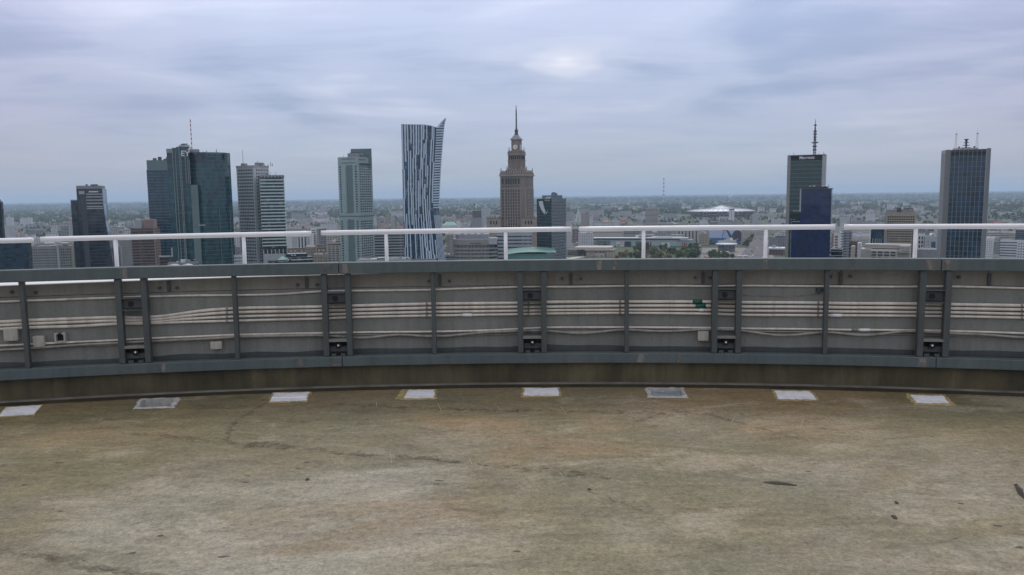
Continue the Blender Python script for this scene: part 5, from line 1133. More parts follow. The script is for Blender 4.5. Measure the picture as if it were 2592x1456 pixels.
b.box('side_portal', b.X(1536, 645), b.X(1556, 645), -4, 6, 0, b.z(638, 1545), M['beige']); 
for x in (1539, 1546, 1553): b.box('column', b.X(x, 648) - .8, b.X(x, 648) + .8, -5.2, -4, 0, b.z(639.5, 1545), M['cream'])
for x in (1508, 1520, 1528): b.box('window', b.X(x, 640) - .9, b.X(x, 640) + .9, -.3, 0, b.z(640.5, 1520), b.z(637.5, 1520), M['windark'])
b = Bld('low_stone_wing', 'long low brownish wing with small terraces left of the classical stone building', 'wing', 1436, 1483, 1486, 634, 1450, 2, wr=30)
b.body(M['sand']); b.clutter(5, 2.5, M['cream']); b.grid('L', 10, 3.6, 1.2, .4, .5, M['windark'], bot=1)
# billboard
e = empty('billboard', 'huge blue and white billboard showing a figure in a dark jacket beside the avenue', 'billboard', (P(1836, 620, 1720).x, 1720, 0)); XX = lambda px: P(px, 600, 1720).x - e.location.x; ZZ = lambda y: P(1836, y, 1720).z; foot(e.location.x, 1720, 40)
FLX = lambda c, n: mat(n, c, .5, .03, .05)
mw, mb_, mn, mk = FLX((.40, .46, .62), 'poster_pale_blue'), FLX((.05, .12, .26), 'poster_mid_blue'), FLX((.02, .035, .085), 'poster_navy'), FLX((.035, .035, .045), 'poster_black')
def bs(name, pix, m, d): return obj(name, MB().slab([Vector((XX(x), d, ZZ(y))) for x, y in pix], Vector((0, .25, 0))), m, face_)
obj('frame', MB().box(XX(1792), XX(1880), .3, 3, 0, ZZ(575)), M['grey'], e)
face_ = obj('printed_face', MB().slab([Vector((XX(x), 0, ZZ(y))) for x, y in ((1794, 576), (1877, 576), (1877, 623), (1794, 623))], Vector((0, .29, 0))), mw, e)
bs('printed_patch', ((1794.5, 602), (1838, 602.5), (1840, 614), (1876, 610), (1876, 622.5), (1794.5, 622.5)), mb_, -.26); bs('printed_patch', ((1794.5, 612), (1815, 615), (1876, 616), (1876, 622.5), (1794.5, 622.5)), mn, -.52)
bs('printed_figure', ((1853, 594), (1858, 586), (1864, 583), (1873, 585), (1876.3, 591), (1876.3, 611), (1868, 612), (1862, 608), (1855, 609), (1851, 603)), mk, -.78); bs('printed_figure', ((1862, 577), (1868, 577), (1869, 583), (1866, 586), (1863, 583)), FLX((.36, .22, .17), 'poster_skin'), -1.04); bs('printed_figure', ((1859, 606), (1868, 604), (1869, 607), (1860, 609)), FLX((.36, .20, .15), 'poster_hand'), -1.04)
bs('printed_figure', ((1838, 583), (1842, 583), (1852, 597), (1850, 602), (1846, 600)), mn, -.8); bs('printed_patch', ((1847, 602), (1855, 602.5), (1855, 608), (1846, 607)), M['letters'], -1.05); bs('printed_patch', ((1829, 580), (1842, 579), (1842, 583), (1829, 585)), M['red'], -.8)
bs('printed_patch', ((1831, 587), (1832.5, 587), (1828, 604), (1826.5, 604)), mb_, -.8)
# round pavilion with disc roof
e = empty('round_pavilion', 'round glass pavilion under a white scalloped disc roof, in front of the billboard', 'pavilion', (P(1838.5, 640, 1500).x, 1500, 0)); foot(e.location.x, 1500, 22); px_ = 1500 / FPX; ZZ = lambda y: P(1838, y, 1500).z
obj('glass_drum', MB().lathe([(20 * px_, 0), (21.5 * px_, ZZ(619))], 0, 0, 40), M['windark'], e); obj('disc_roof', MB().lathe([(19 * px_, ZZ(620.5)), (27 * px_, ZZ(618)), (27 * px_, ZZ(617)), (4, ZZ(615.4))], 0, 0, 40), M['white'], e)
for i in range(36): a = 2 * math.pi * i / 36; obj('mullion', MB().box(-.25, .25, -.25, .25, 0, ZZ(620.5)), M['palegrey'], e, (21 * px_ * math.cos(a), 21 * px_ * math.sin(a), 0))
for i in range(40): a = 2 * math.pi * (i + .5) / 40; o = obj('roof_scallop', MB().box(-.6, .6, -.15, .15, -1.6, 0), M['grey'], e, (26.6 * px_ * math.cos(a), 26.6 * px_ * math.sin(a), ZZ(618.3))); o.rotation_euler.z = a + math.pi / 2
b = Bld('street_house', 'pale old street house with light roof edges right of the billboard', 'tenement', 1882, 1912, 1930, 584, 1900, 30, wr=60)
b.body(M['cream'], rim=1.2); b.grid('L', 8, 3.8, 2, .45, .5, M['win'], bot=4); b.grid('R', 10, 3.8, 2, .45, .5, M['win'], bot=4)
b = Bld('street_house', 'brown street house lower down beside the avenue trees', 'tenement', 1770, 1792, 1796, 592, 1680, 10)
b.body(M['beige'], rim=1); b.grid('L', 5, 3.6, 2, .45, .5, M['win'], bot=4); b.clutter(3, 4, M['white'])
b = Bld('long_white_hall', 'low hall with bright white roof left of the tall green glass tower', 'hall', 1946, 2010, 2014, 632, 1390, 2, wr=30)
b.body(M['brown'], rim=0); b.box('white_roof', -b.wl - 1, 1, -2, b.wr, b.h + .13, b.h + 2.6, M['white']); b.grid('L', 8, 4, 1, .5, .5, M['windark'], bot=2); b.clutter(4, 5, M['grey'], .1, .9, b.h + 2.5)
b = Bld('street_house', 'cream hall with roof clutter behind the bright white roof', 'tenement', 1944, 2012, 2016, 611, 1600, 2, wr=40)
b.body(M['cream']); b.clutter(8, 4, M['white']); b.grid('L', 12, 3.8, 2, .5, .5, M['win'], bot=6)
b = Bld('street_house', 'grey flat-roofed block behind the cream hall, left of the green glass tower', 'tenement', 1950, 2016, 2020, 597, 2050, 2, wr=40)
b.body(M['concrete']); b.clutter(6, 5, M['white']); b.bands(3.8, 2, .4, M['win'], .1, 'window_band', bot=6)

# ---- 14 green glass hotel tower with lettering, navy box in front of it
b = Bld('green_glass_tower', 'green glass hotel tower with grey end piers, lettered top and lattice mast', 'hotel tower', 1993.4, 2089.8, 2092, 393.8, 643, 2, wr=26)
X = b.X; zt = b.z(394.5, 2040)
b.box('glass_wall', X(2001.5, 400), X(2081.5, 400), .4, 25, 0, zt, M['wingreen']); b.box('end_pier', -b.wl, X(2001.4, 400), 0, 26, 0, b.z(394, 1998), M['concrete']); b.box('end_pier', X(2081.6, 400), 0, 0, 26, 0, b.z(393, 2086), M['palegrey'])
b.box('sign_band', X(2001.6, 400), X(2081.4, 400), .1, .5, b.z(405, 2040), b.z(395, 2040), M['black']); b.bands(3.3, b.h - b.z(406, 2040), .10, M['tealdark'], .0, x0=X(2001.7, 400), x1=X(2081.3, 400), y0=.25, y1=1)
m_ = text_mesh('Marriott', 3.4, .15, M['letters'], .12); o = inst('sign_letters', m_, b.o, (X(2042, 400), 0, b.z(402, 2042))); o.rotation_euler = (math.pi / 2, 0, 0); o.scale = (1.0, 1, 1)
b.box('roof_edge', -b.wl, 0, .0, 26, zt + .7, zt + 1.1, M['palegrey'])
mx = X(2059.5, 390); ml = empty('tmp', 'x', 'x', (0, 0, 0)); bpy.data.objects.remove(ml)
m_ = MB(); z0, z1 = zt, b.z(318, 2061); hw0, hw1 = 1.0, .35; prev = None
for i in range(15):
    t = i / 14; z = z0 + (z1 - z0) * t; q = hw0 + (hw1 - hw0) * t; cs = [Vector((mx + sx * q, 13 + sy * q, z)) for sx, sy in ((-1, -1), (1, -1), (1, 1), (-1, 1))]
    for k in range(4): m_.tube([cs[k], cs[(k + 1) % 4]], .17, 4)
    if prev:
        for k in range(4): m_.tube([prev[k], cs[k]], .25, 4); m_.tube([prev[k], cs[(k + 1) % 4]], .16, 4)
    prev = cs
lm = obj('lattice_mast', m_, M['red'] if False else M['steel'], b.o)
obj('mast_tip', MB().tube([(mx, 13, z1), (mx, 13, b.z(297, 2061))], .34, 6, .14), M['steel'], b.o)
for y, r in ((358, 3.0), (313, 1.3), (329, 1.5), (336, 1.7), (344, 1.4), (351, 1.2), (368, 1.9), (377, 1.7)): obj('aerial_ring', MB().lathe([(r * .7, b.z(y + 1.8, 2061)), (r, b.z(y, 2061)), (r * .7, b.z(y - 1.8, 2061))], mx, 13, 10), M['steel'], b.o)
for x, y in ((2008, 384), (2084, 384), (2072, 386), (2086, 388)): b.aerial(X(x, 392), 5, zt, b.z(y, x), .2)

b = Bld('navy_glass_box', 'dark navy glass box tower with pale left edge and dishes on its roof', 'tower', 2027, 2105.5, 2108, 479, 560, 2, wr=26)
X = b.X; b.box('glass_wall', -b.wl, 0, 0, 26, 0, b.h, M['winnavy']); b.box('roof_rim', -b.wl - .2, .2, -.2, 26.2, b.h + .01, b.h + .7, M['steel'])
b.box('pale_edge', X(2024.8, 490), X(2028.2, 490), -.35, -.01, b.z(537, 2027), b.z(478, 2027), M['palegrey']); b.box('lower_wing', X(2000, 545), -b.wl - .01, 1.5, 22, 0, b.z(540, 2012), M['winnavy'] if False else M['windark']); b.box('lower_wing', X(2003, 565), -b.wl - .02, -1, 1.4, 0, b.z(563, 2012), M['winnavy'])
b.box('roof_rim', X(2003, 563), -b.wl, -1.2, 1.2, b.z(563, 2012) + .01, b.z(562, 2012), M['palegrey']); b.box('light_edge', X(2001.4, 600), X(2003, 600), -1.2, -.6, 0, b.z(561, 2003), M['tealdark'])
b.bands(3.3, 4, .08, M['winnavy'], .12)
for x, r in ((2060, 1.2), (2049, 1.0), (2083, 1.3), (2090, 1.2), (2096, .8), (2052, .8)): dish(b.o, X(x, 470), 5, b.z(471, x), r)
b.box('roof_unit', X(2050, 475), X(2094, 475), 6, 14, b.h + .71, b.z(473.5, 2070), M['steel']); b.box('roof_unit', X(2055, 470), X(2078, 470), 8, 12, b.z(473.5, 2070) + .01, b.z(466, 2066), M['dgrey'])
for x, y in ((2047, 465), (2097, 465), (2088, 467)): b.aerial(X(x, 475), 4, b.h, b.z(y, x), .18)
for x in (2008, 2013, 2019): dish(b.o, X(x, 535), 4, b.z(535, x), .8)
for x in (2002, 2009): dish(b.o, X(x, 558), .5, b.z(557, x), .7)

# ---- 15 blocks right of the navy box
b = Bld('low_glass_block', 'low dark glass block with a flat roof at the foot of the navy box', 'office block', 2099, 2132, 2135, 633, 650, 2, wr=16)
b.body(M['windark'], rim=.5); b.bands(3.4, 1, .14, M['palegrey'], .15, 'white_band'); b.box('white_unit', b.X(2106, 628), b.X(2114, 628), 3, 6, b.h + .13, b.h + 1.4, M['white'])
b = Bld('red_balcony_block', 'white block with a stack of red balconies', 'apartment block', 2111, 2123, 2127, 593, 900, 20)
b.body(M['white']); b.grid('L', 1, 3.1, 1.6, .75, .6, M['brown'], .1, .95, 'red_balcony'); 
b = Bld('red_balcony_block', 'pinkish block partly hidden by the navy box', 'apartment block', 2094, 2110, 2113, 594, 960, 10)
b.body(M['pink']); b.grid('L', 4, 3.1, 1.6, .5, .5, M['win'])
b = Bld('blue_wavy_block', 'blue-grey tower block with jutting white balconies on its left edge', 'apartment tower', 2131, 2155, 2158, 586, 940, 5)
b.body(M['winblue'] if False else M['grey']); b.bands(3.1, 1.5, .5, M['winblue'], .1, 'window_band')
me = MB().box(-b.wl - 1.8, -b.wl + 2.2, -1.4, 3, 0, .9).mesh('balcony_slab', M['white'])
z = b.h - 2
while z > b.zv: inst('balcony_slab', me, b.o, (0, 0, z)); z -= 3.1
b = Bld('dark_block', 'dark brown block between blue-grey tower block and the white low house', 'office block', 2150, 2171, 2174, 614, 760, 6)
b.body(M['brown']); b.bands(3.2, 2, .4, M['windark'], .1, 'window_band'); b.clutter(3, 2)
for i, (y, dd, m) in enumerate(((586, 1560, 'cream'), (594, 1430, 'white'), (603, 1300, 'cream'))):
    b = Bld('terraced_house', ('highest of three long pale terraced roofs left of the brown office tower', 'middle one of three long pale terraced roofs left of the brown office tower', 'lowest of three long pale terraced roofs left of the brown office tower')[i], 'tenement', 2156 + i, 2202 - i, 2206, y, dd, 3, wr=22, group='terraced pale houses')
    b.body(M[m], rim=1); b.grid('L', 10, 3.4, 1.8, .5, .45, M['win'], bot=max(2, b.zv)); b.clutter(4, 3, M['palegrey'])
b = Bld('beige_office_tower', 'brownish grid-faced office tower with antennas and dishes on its flat roof', 'office tower', 2241, 2317, 2320, 541, 780, 3, wr=18)
b.body(M['concrete'] if False else M['beige'], rim=1.4); b.grid('L', 12, 6.2 * b.m, 2.0, .72, .56, M['windark'], .075, .985)
b.box('blank_side', -b.wl - .3, -b.wl * .95, -.25, 10, 0, b.h, M['grey']); b.box('annex', b.X(2204, 590), -b.wl - .31, 2, 16, 0, b.z(580, 2220), M['wincosmo'])
for x in (2208, 2214, 2219, 2224, 2229): b.box('white_post', b.X(x, 612), b.X(x + 1.4, 612), 1.5, 1.99, b.zv, b.z(607, x), M['palegrey'])
b.box('penthouse', b.X(2244, 530), b.X(2312, 530), 4, 14, b.h + .13, b.z(531, 2275), M['grey']); b.box('roof_unit', b.X(2270, 530), b.X(2280, 530), 2, 3.9, b.h + .2, b.z(527, 2275), M['steel']); b.box('roof_slab', b.X(2288, 528), b.X(2310, 528), 5, 10, b.z(531, 2275) + .01, b.z(528, 2275), M['steel'])
dish(b.o, b.X(2284, 528), 2.5, b.z(527, 2284), 1.0, m=M['white']); dish(b.o, b.X(2304, 530), 2.5, b.z(530, 2304), .8, m=M['white'])
for x, y in ((2243, 523), (2247, 517), (2252, 520), (2256, 515), (2262, 522), (2309, 522), (2266, 519)): b.aerial(b.X(x, 530), 5, b.h, b.z(y, x), .16)
b = Bld('white_low_house', 'white low building with deep window slots and stepped roof above the parapet', 'office block', 2177, 2304, 2308, 621, 690, 2, wr=22)
X = b.X; b.box('wall', -b.wl, 0, 0, 22, 0, b.z(634, 2240), M['cream']); b.box('upper_storey', X(2188, 625), 0, 5, 21, b.z(634, 2240) + .01, b.h, M['white'] if False else M['cream']); b.box('roof_edge', X(2187, 621), .4, 4.4, 5.2, b.h - .8, b.h + .3, M['white'])
b.box('front_bay', X(2205, 640), X(2272, 640), -3, -.01, 0, b.z(636.5, 2240), M['cream']); b.box('dark_slot', X(2206, 634), X(2277, 634), 4.7, 4.99, b.z(634, 2240) + .05, b.z(632, 2240), M['black'])
for r in range(3):
    for i in range(4): b.box('window', X(2206.5 + i * 16.2, 640), X(2218.5 + i * 16.2, 640), -3.2, -3.0, b.z(642.5 + r * 7, 2240), b.z(638.6 + r * 7, 2240), M['winblue'])
b.box('roof_box', X(2278, 628), X(2303, 628), -4, 4.3, b.z(640, 2290), b.z(623, 2290), M['cream']); b.box('box_window', X(2283, 636), X(2299, 636), -4.2, -4.0, b.z(636.5, 2290), b.z(634, 2290), M['grey']); b.box('box_window', X(2283, 628), X(2288, 628), -4.2, -4.0, b.z(629, 2290), b.z(626.5, 2290), M['grey']); b.box('box_window', X(2295, 628), X(2300, 628), -4.2, -4.0, b.z(629, 2290), b.z(626.5, 2290), M['grey'])
b.box('stair_tower', X(2171, 620), X(2180, 620), -3, 5, 0, b.z(618, 2175), M['white']); b.box('stair_tower', X(2155, 640), X(2164, 640), -5, 4, 0, b.z(627, 2160), M['cream'])
b = Bld('white_window_house', 'white house with two columns of big dark windows, right of the brown office tower', 'tenement', 2324, 2339, 2342, 595, 1010, 6)
b.body(M['white']); b.grid('L', 2, 10.8 * b.m, 1, .55, .7, M['windark'], .04, .97)
b = Bld('pale_flat_house', 'pale house with wide blank front, left of the ribbed glass tower', 'tenement', 2341, 2372, 2375, 600, 990, 3)
b.body(M['palegrey']); b.grid('L', 2, 4, 4, .4, .4, M['win'], .1, .4); b.box('glazed_bay', -b.wl * .45, -b.wl * .1, -.3, 0, b.zv, b.h - 6, M['winteal']); b.clutter(5, 3)
b = Bld('low_block', 'low roof with gravel and white dormers left of the foot of the ribbed glass tower', 'office block', 2316, 2378, 2382, 634, 780, 3)
b.body(M['grey'], rim=.4); b.clutter(6, 2, M['white'])

# ---- 16 ribbed tower at right
b = Bld('ribbed_glass_tower', 'grey-framed glass tower with vertical ribs and two thin masts on its roof, far right', 'tower', 2407, 2497, 2508.5, 378, 545, 0, wr=28)
D = 545; X = b.X; zt = b.z(377.5, 2450)
b.box('glass_wall', -b.wl, 0, .5, 28, 0, b.z(385, 2450), M['winox']); b.box('top_band', -b.wl, 0, .3, 28, b.z(385, 2450) + .01, zt, M['steel']); b.box('dark_band', -b.wl + .1, -.1, .15, .5, b.z(391, 2450), b.z(384, 2450), M['black'])
for i in range(9): x = -b.wl + b.wl * i / 8; obj('rib', MB().box(x - .2, x + .2, -.25, .5, 0, zt), M['pier'], b.o)
b.bands(3.4, 4.5, .07, M['tealdark'], .0, x0=-b.wl, x1=0, y0=.4, y1=1)
lw = lambda px: X(px, 385)
obj('end_pier', MB().prism([(lw(2393), 2.5), (-b.wl - .26, -.2), (-b.wl - .26, 14), (lw(2393), 14)], 0, b.z(377, 2400)), M['pier'], b.o); obj('side_face', MB().prism([(lw(2381), 12), (lw(2393) - .01, 2.6), (lw(2393) - .01, 26), (lw(2381), 26)], 0, b.z(386, 2387)), M['grey'], b.o)
obj('side_crown', MB().prism([(lw(2381), 11.8), (lw(2393), 2.4), (lw(2393), 26), (lw(2381), 26)], b.z(386, 2387) + .02, b.z(377.5, 2387)), M['palegrey'], b.o)
pr = [(.26, -.2), (lw(2508.5) , 3.2), (lw(2508.5), 20), (.26, 20)]; obj('end_pier', MB().prism(pr, 0, b.z(375, 2503)), M['pier'], b.o); 
b.box('roof_ledge', X(2411, 375), X(2476, 375), 4, 20, zt + .01, b.z(373, 2444), M['palegrey']); b.box('roof_house', X(2432, 372), X(2456, 372), 7, 14, b.z(373, 2444) + .01, b.z(371, 2444), M['steel'])
cx_ = X(2444.7, 370); obj('dish_mast', MB().lathe([(.5, b.z(371, 2444)), (.5, b.z(366.5, 2444)), (2.2, b.z(366, 2444)), (2.0, b.z(364.5, 2444)), (.6, b.z(364, 2444)), (.6, b.z(359.5, 2444)), (1.7, b.z(359, 2444)), (1.5, b.z(357.5, 2444)), (.6, b.z(357, 2444)), (.8, b.z(352, 2444)), (1.5, b.z(350, 2444)), (1.5, b.z(349, 2444))], cx_, 9, 14), M['steel'], b.o)
for x in (2418.5, 2472.5):
    q = X(x, 370); mm = MB(); z0 = b.z(373, x); z1 = b.z(340, x); n_ = 9; prev = None
    for i in range(n_ + 1):
        z = z0 + (z1 - z0) * i / n_; w_ = .75 - .35 * i / n_; cs = [Vector((q + sx * w_, 8 + sy * w_, z)) for sx, sy in ((-1, -1), (1, -1), (1, 1), (-1, 1))]
        if prev:
            for k in range(4): mm.tube([prev[k], cs[k]], .11, 4); mm.tube([prev[k], cs[(k + 1) % 4]], .08, 4)
        prev = cs
    mm.tube([(q, 8, z1), (q, 8, b.z(326, x))], .10, 5); obj('lattice_mast', mm, M['mastwhite'], b.o); obj('mast_head', MB().lathe([(.3, b.z(337, x)), (.9, b.z(336, x)), (.3, b.z(334.5, x))], q, 8, 8), M['brown'], b.o)
for x in (2425, 2464): b.box('roof_unit', X(x, 370), X(x + 4.5, 370), 5, 7, b.z(373, x) + .01, b.z(368.5, x), M['dgrey'])

# ---- 17 far right
b = Bld('white_low_house', 'long white low house with window strips at the right edge, below the handrail', 'school', 2532, 2610, 2615, 611, 1250, 2, wr=20)
b.body(M['white']); b.bands(4.2, 2, .38, M['win'], .1, 'window_band', x1=-b.wl * .45); b.grid('L', 5, 4.2, 2, .5, .45, M['win'], .58, .98)
b = Bld('dark_block', 'dark block with flat roof at the right edge of the photo', 'office block', 2571, 2612, 2616, 583, 1450, 2)
b.body(M['wincosmo']); b.bands(3.4, 1, .15, M['grey'], .1)
b = Bld('white_low_house', 'small blank white block beside the foot of the ribbed glass tower', 'house', 2497, 2513, 2517, 605, 1240, 2)
b.body(M['white']); b.grid('L', 3, 3.4, 2, .4, .4)
b = Bld('flat_long_block', 'long flat grey block just under the handrail at far right', 'office block', 2498, 2570, 2574, 590, 1700, 2)
b.body(M['cream']); b.bands(3.6, 1.5, .4, M['win'], .1, 'window_band', bot=6); b.clutter(4, 4)
# ==================================================================== GROUND, FAR CITY, TREES
def ongr(px, py): r = ray(px, py); t = -H / r.z; return Vector((r.x * t, r.y * t, 0))
def gmat():
    m, t, b = newmat('city_ground'); o = t.nodes.new('ShaderNodeTexCoord').outputs['Object']
    a = noisetex(o, 0.0022, 6, 0.6, 0.3, t); f = noisetex(o, 0.02, 5, 0.65, 0, t)
    c = ramp(a, [(0.40, (0.038, 0.055, 0.026)), (0.54, (0.062, 0.072, 0.042)), (0.64, (0.135, 0.13, 0.12))], t)
    c = mixc(1, c, ramp(f, [(0.3, (0.6, 0.6, 0.6)), (0.5, (1, 1, 1)), (0.7, (1.4, 1.38, 1.35))], t), t, 'MULTIPLY')
    t.links.new(c, b.inputs['Base Color']); b.inputs['Roughness'].default_value = 0.95; return m
g = MB(); g.add([(-60000, -4000, 0), (60000, -4000, 0), (60000, 60000, 0), (-60000, 60000, 0)], [(0, 1, 2, 3)])
structure(obj('ground', g, gmat()))
asp = mat('asphalt', (0.105, 0.10, 0.10), 0.9, 0.25, 0.05); pav = mat('paving_stone', (0.19, 0.175, 0.165), 0.9, 0.2, 0.06); lawnm = mat('lawn', (0.06, 0.085, 0.03), 0.95, 0.3, 0.05)
def sheet(name, pix, z, m):
    pts = [ongr(x, y) for x, y in pix]
    for p in pts: p.z = z
    return structure(obj(name, MB().add(pts, [tuple(range(len(pts)))]), m))
sheet('square', [(1770, 662), (1960, 662), (1955, 628), (1778, 628)], .10, pav)
sheet('avenue', [(1862, 664), (1950, 664), (1939, 610), (1935, 578), (1915, 578), (1902, 610)], .22, asp)
sheet('side_road', [(1775, 640), (1870, 648), (1870, 653), (1775, 646)], .16, asp)
sheet('lawn', [(1430, 655), (1482, 652), (1482, 644), (1436, 645)], .12, lawnm); sheet('lawn', [(1560, 660), (1775, 656), (1765, 630), (1556, 632)], .12, lawnm)
sheet('path', [(1436, 658), (1476, 652), (1505, 643), (1500, 641), (1470, 648), (1434, 654)], .2, mat('pale_path', (.4, .39, .36), .9))

# ---- trees
def leafmat(name, col):
    m, t, b = newmat(name); o = t.nodes.new('ShaderNodeTexCoord').outputs['Object']; oi = t.nodes.new('ShaderNodeObjectInfo')
    c = ramp(noisetex(o, 0.45, 4, 0.6, 0, t), [(0.3, [x * .6 for x in col]), (0.5, col), (0.7, [x * 1.55 for x in col])], t)
    c = mixc(1, c, ramp(oi.outputs['Random'], [(0, (.75, .8, .8)), (.5, (1, 1, 1)), (1, (1.25, 1.15, .9))], t), t, 'MULTIPLY')
    t.links.new(c, b.inputs['Base Color']); b.inputs['Roughness'].default_value = 0.9; b.inputs['Specular IOR Level'].default_value = .2; return m
LM = [leafmat('spring_leaves', (.16, .20, .07)), leafmat('dark_leaves', (.075, .105, .045)), leafmat('brownish_leaves', (.20, .175, .09))]
bark = mat('bark', (.07, .055, .04), .95, .3, 2)
def quads(cs, size, rg):
    n = len(cs); u = rg.normal(size=(n, 3)); u /= np.linalg.norm(u, axis=1)[:, None]; v = np.cross(u, rg.normal(size=(n, 3))); v /= np.linalg.norm(v, axis=1)[:, None]
    sz = (size * rg.uniform(.6, 1.3, n))[:, None]; u = u * sz; v = v * sz * .8
    return np.stack([cs - u - v, cs + u - v, cs + u + v, cs - u + v], 1).reshape(-1, 3)
def quadmesh(name, V, m):
    n = len(V) // 4; me = bpy.data.meshes.new(name); me.vertices.add(len(V)); me.vertices.foreach_set('co', V.astype(np.float32).ravel())
    me.loops.add(4 * n); me.loops.foreach_set('vertex_index', np.arange(4 * n, dtype=np.int32)); me.polygons.add(n); me.polygons.foreach_set('loop_start', np.arange(0, 4 * n, 4, dtype=np.int32))
    me.update(calc_edges=True); me.validate(); me.materials.append(m); return me
def make_tree(seed, h, r, m):
    rg = np.random.default_rng(seed); t = MB(); t.tube([(0, 0, 0), (.1, 0, h * .25), (.2, .1, h * .5), (.1, .2, h * .8)], .32, 7, .08)
    cl = []
    for i in range(9):
        a = rg.uniform(0, 6.28); rr_ = r * rg.uniform(.25, .75); z = h * rg.uniform(.38, .88); c = np.array([math.cos(a) * rr_ * (1.1 - z / h * .5), math.sin(a) * rr_ * (1.1 - z / h * .5), z]); cl.append(c)
        t.tube([(0.1, 0, h * .3), tuple(c * .6 + np.array([0, 0, h * .12])), tuple(c)], .12, 5, .03)
    cs = np.concatenate([c + rg.normal(size=(46, 3)) * np.array([r * .24, r * .24, h * .085]) for c in cl])
    return t.mesh('trunk', bark), quadmesh('crown', quads(cs, .75, rg), m)
TM = [make_tree(3 + k, h, r, LM[k % 3]) for k, (h, r) in enumerate(((13, 4.6), (15, 5.2), (11, 4.4), (14, 5.0), (12, 4.2), (10, 4.4)))]
proto = []
for tk, cr in TM:
    o = bpy.data.objects.new('park_tree', None); proto.append((o, tk, cr))
KL = ['fresh green leafy tree in the park strip in front of the mall', 'dark green leafy tree in the park strip in front of the mall', 'brownish budding tree in the park strip in front of the mall']
def tree(X, Y, k, s_, label, group):
    o = empty('park_tree', label, 'tree', (X, Y, 0), rnd.uniform(0, 6.28), group); o.scale = (s_, s_, s_ * rnd.uniform(.85, 1.1))
    inst('trunk', TM[k][0], o); inst('crown', TM[k][1], o)
rt = random.Random(4)
for i in range(105):
    px = rt.uniform(1606, 1768); py = rt.uniform(634, 662); p = ongr(px, py); k = (0 if px > 1700 else 2) if rt.random() < .6 else 1
    k2 = k + 3 * (rt.random() < .5); tree(p.x, p.y, k2, rt.uniform(.75, 1.15), KL[k], 'trees of the park strip')
for px, py, k, s_ in ((1572, 655, 2, 1.25), (1586, 652, 5, 1.3), (1580, 656, 2, 1.35), (1596, 658, 1, .8), (1562, 660, 2, .9)): p = ongr(px, py); tree(p.x, p.y, k, s_, 'broad brownish tree beside the classical stone building' if k in (2, 5) else 'dark small tree beside the broad brownish ones', 'trees beside the stone building')
for i in range(22): px = rt.uniform(1796, 1856); p = ongr(px, rt.uniform(650, 662)); tree(p.x, p.y, 1 if i % 3 else 4, rt.uniform(.6, .85), 'small dark green tree on the island below the round pavilion', 'trees below the round pavilion')
for i in range(16): t = rt.random(); p = ongr(1885 + 22 * t + rt.uniform(-4, 6), 628 - 32 * t); tree(p.x, p.y, (2, 1, 5)[i % 3], rt.uniform(.7, 1.0), 'street tree along the left kerb of the avenue', 'street trees of the avenue')
for i in range(14): p = ongr(rt.uniform(2500, 2592), rt.uniform(622, 640)); tree(p.x, p.y, i % 3, rt.uniform(.8, 1.2), 'yard tree among the low white houses at the right edge', 'yard trees at the right')
for i in range(12): p = ongr(rt.uniform(1440, 1480), rt.uniform(640, 650)); tree(p.x, p.y, 1, rt.uniform(.35, .5), 'low round bush tree on the lawn by the stone wing', 'small trees on the lawn')

# ---- cars on the avenue
cm = {'white': mat('car_paint_white', (.62, .62, .62), .3, .03), 'dark': mat('car_paint_dark', (.03, .03, .035), .3, .05), 'silver': mat('car_paint_silver', (.32, .33, .34), .3, .05, metal=.4), 'red': mat('car_paint_red', (.28, .03, .03), .3, .05)}
def car_mesh(m):
    b_ = MB(); pr = [(-2.2, .35), (2.2, .35), (2.25, .75), (1.3, .95), (.7, 1.45), (-1.2, 1.45), (-1.9, .98), (-2.25, .9)]
    b_.slab([Vector((x, -.85, z)) for x, z in pr], Vector((0, 1.7, 0)))
    for x in (-1.35, 1.35):
        for y in (-.9, .7): b_.tube([(x, y, .33), (x, y + .2, .33)], .33, 8)
    return b_.mesh('parked_car', m)
cms = {k: car_mesh(v) for k, v in cm.items()}
for i in range(64):
    if i < 46: v = rt.random() ** 1.1; py = 658 - 70 * v; xl = np.interp(py, [578, 610, 664], [1917, 1904, 1866]); xr = np.interp(py, [578, 610, 664], [1934, 1938, 1947]); px = rt.uniform(xl, xr); ang = math.pi / 2 - .05
    else: px, py = rt.uniform(1778, 1875), rt.uniform(640, 655); ang = rt.uniform(0, .4)
    k = rt.choice(('white', 'white', 'dark', 'silver', 'silver', 'red')); p = ongr(px, py)
    o = inst('car', cms[k], None, (p.x, p.y, .24), ang); tag(o, f'{k} car among the traffic on the wide avenue' if i < 46 else f'{k} car on the square below the billboard', 'car', 'cars on the avenue' if i < 46 else 'cars on the square')
for px, py, lab, m1, an in ((1834, 641, 'orange and white bus in front of the round pavilion', M['letters'], 0.05), (1745 + 8, 632.5, 'white and orange bus by the white kiosk', M['letters'], .1), (1880, 652, 'long white bus turning at the foot of the avenue', M['letters'], -.25)):
    p = ongr(px, py); e = empty('bus', lab, 'bus', (p.x, p.y, .1), an); L_ = 9 if px > 1800 else 6
    obj('body', MB().box(-L_, L_, -1.3, 1.3, .5, 3.1), m1, e, bevel=.25); obj('window_strip', MB().box(-L_ + .5, L_ - .5, -1.34, 1.34, 1.6, 2.5), M['windark'], e); obj('stripe', MB().box(-L_ + .1, L_ - .1, -1.33, 1.33, .5, 1.1), mat('bus_orange', (.55, .16, .05), .4), e)

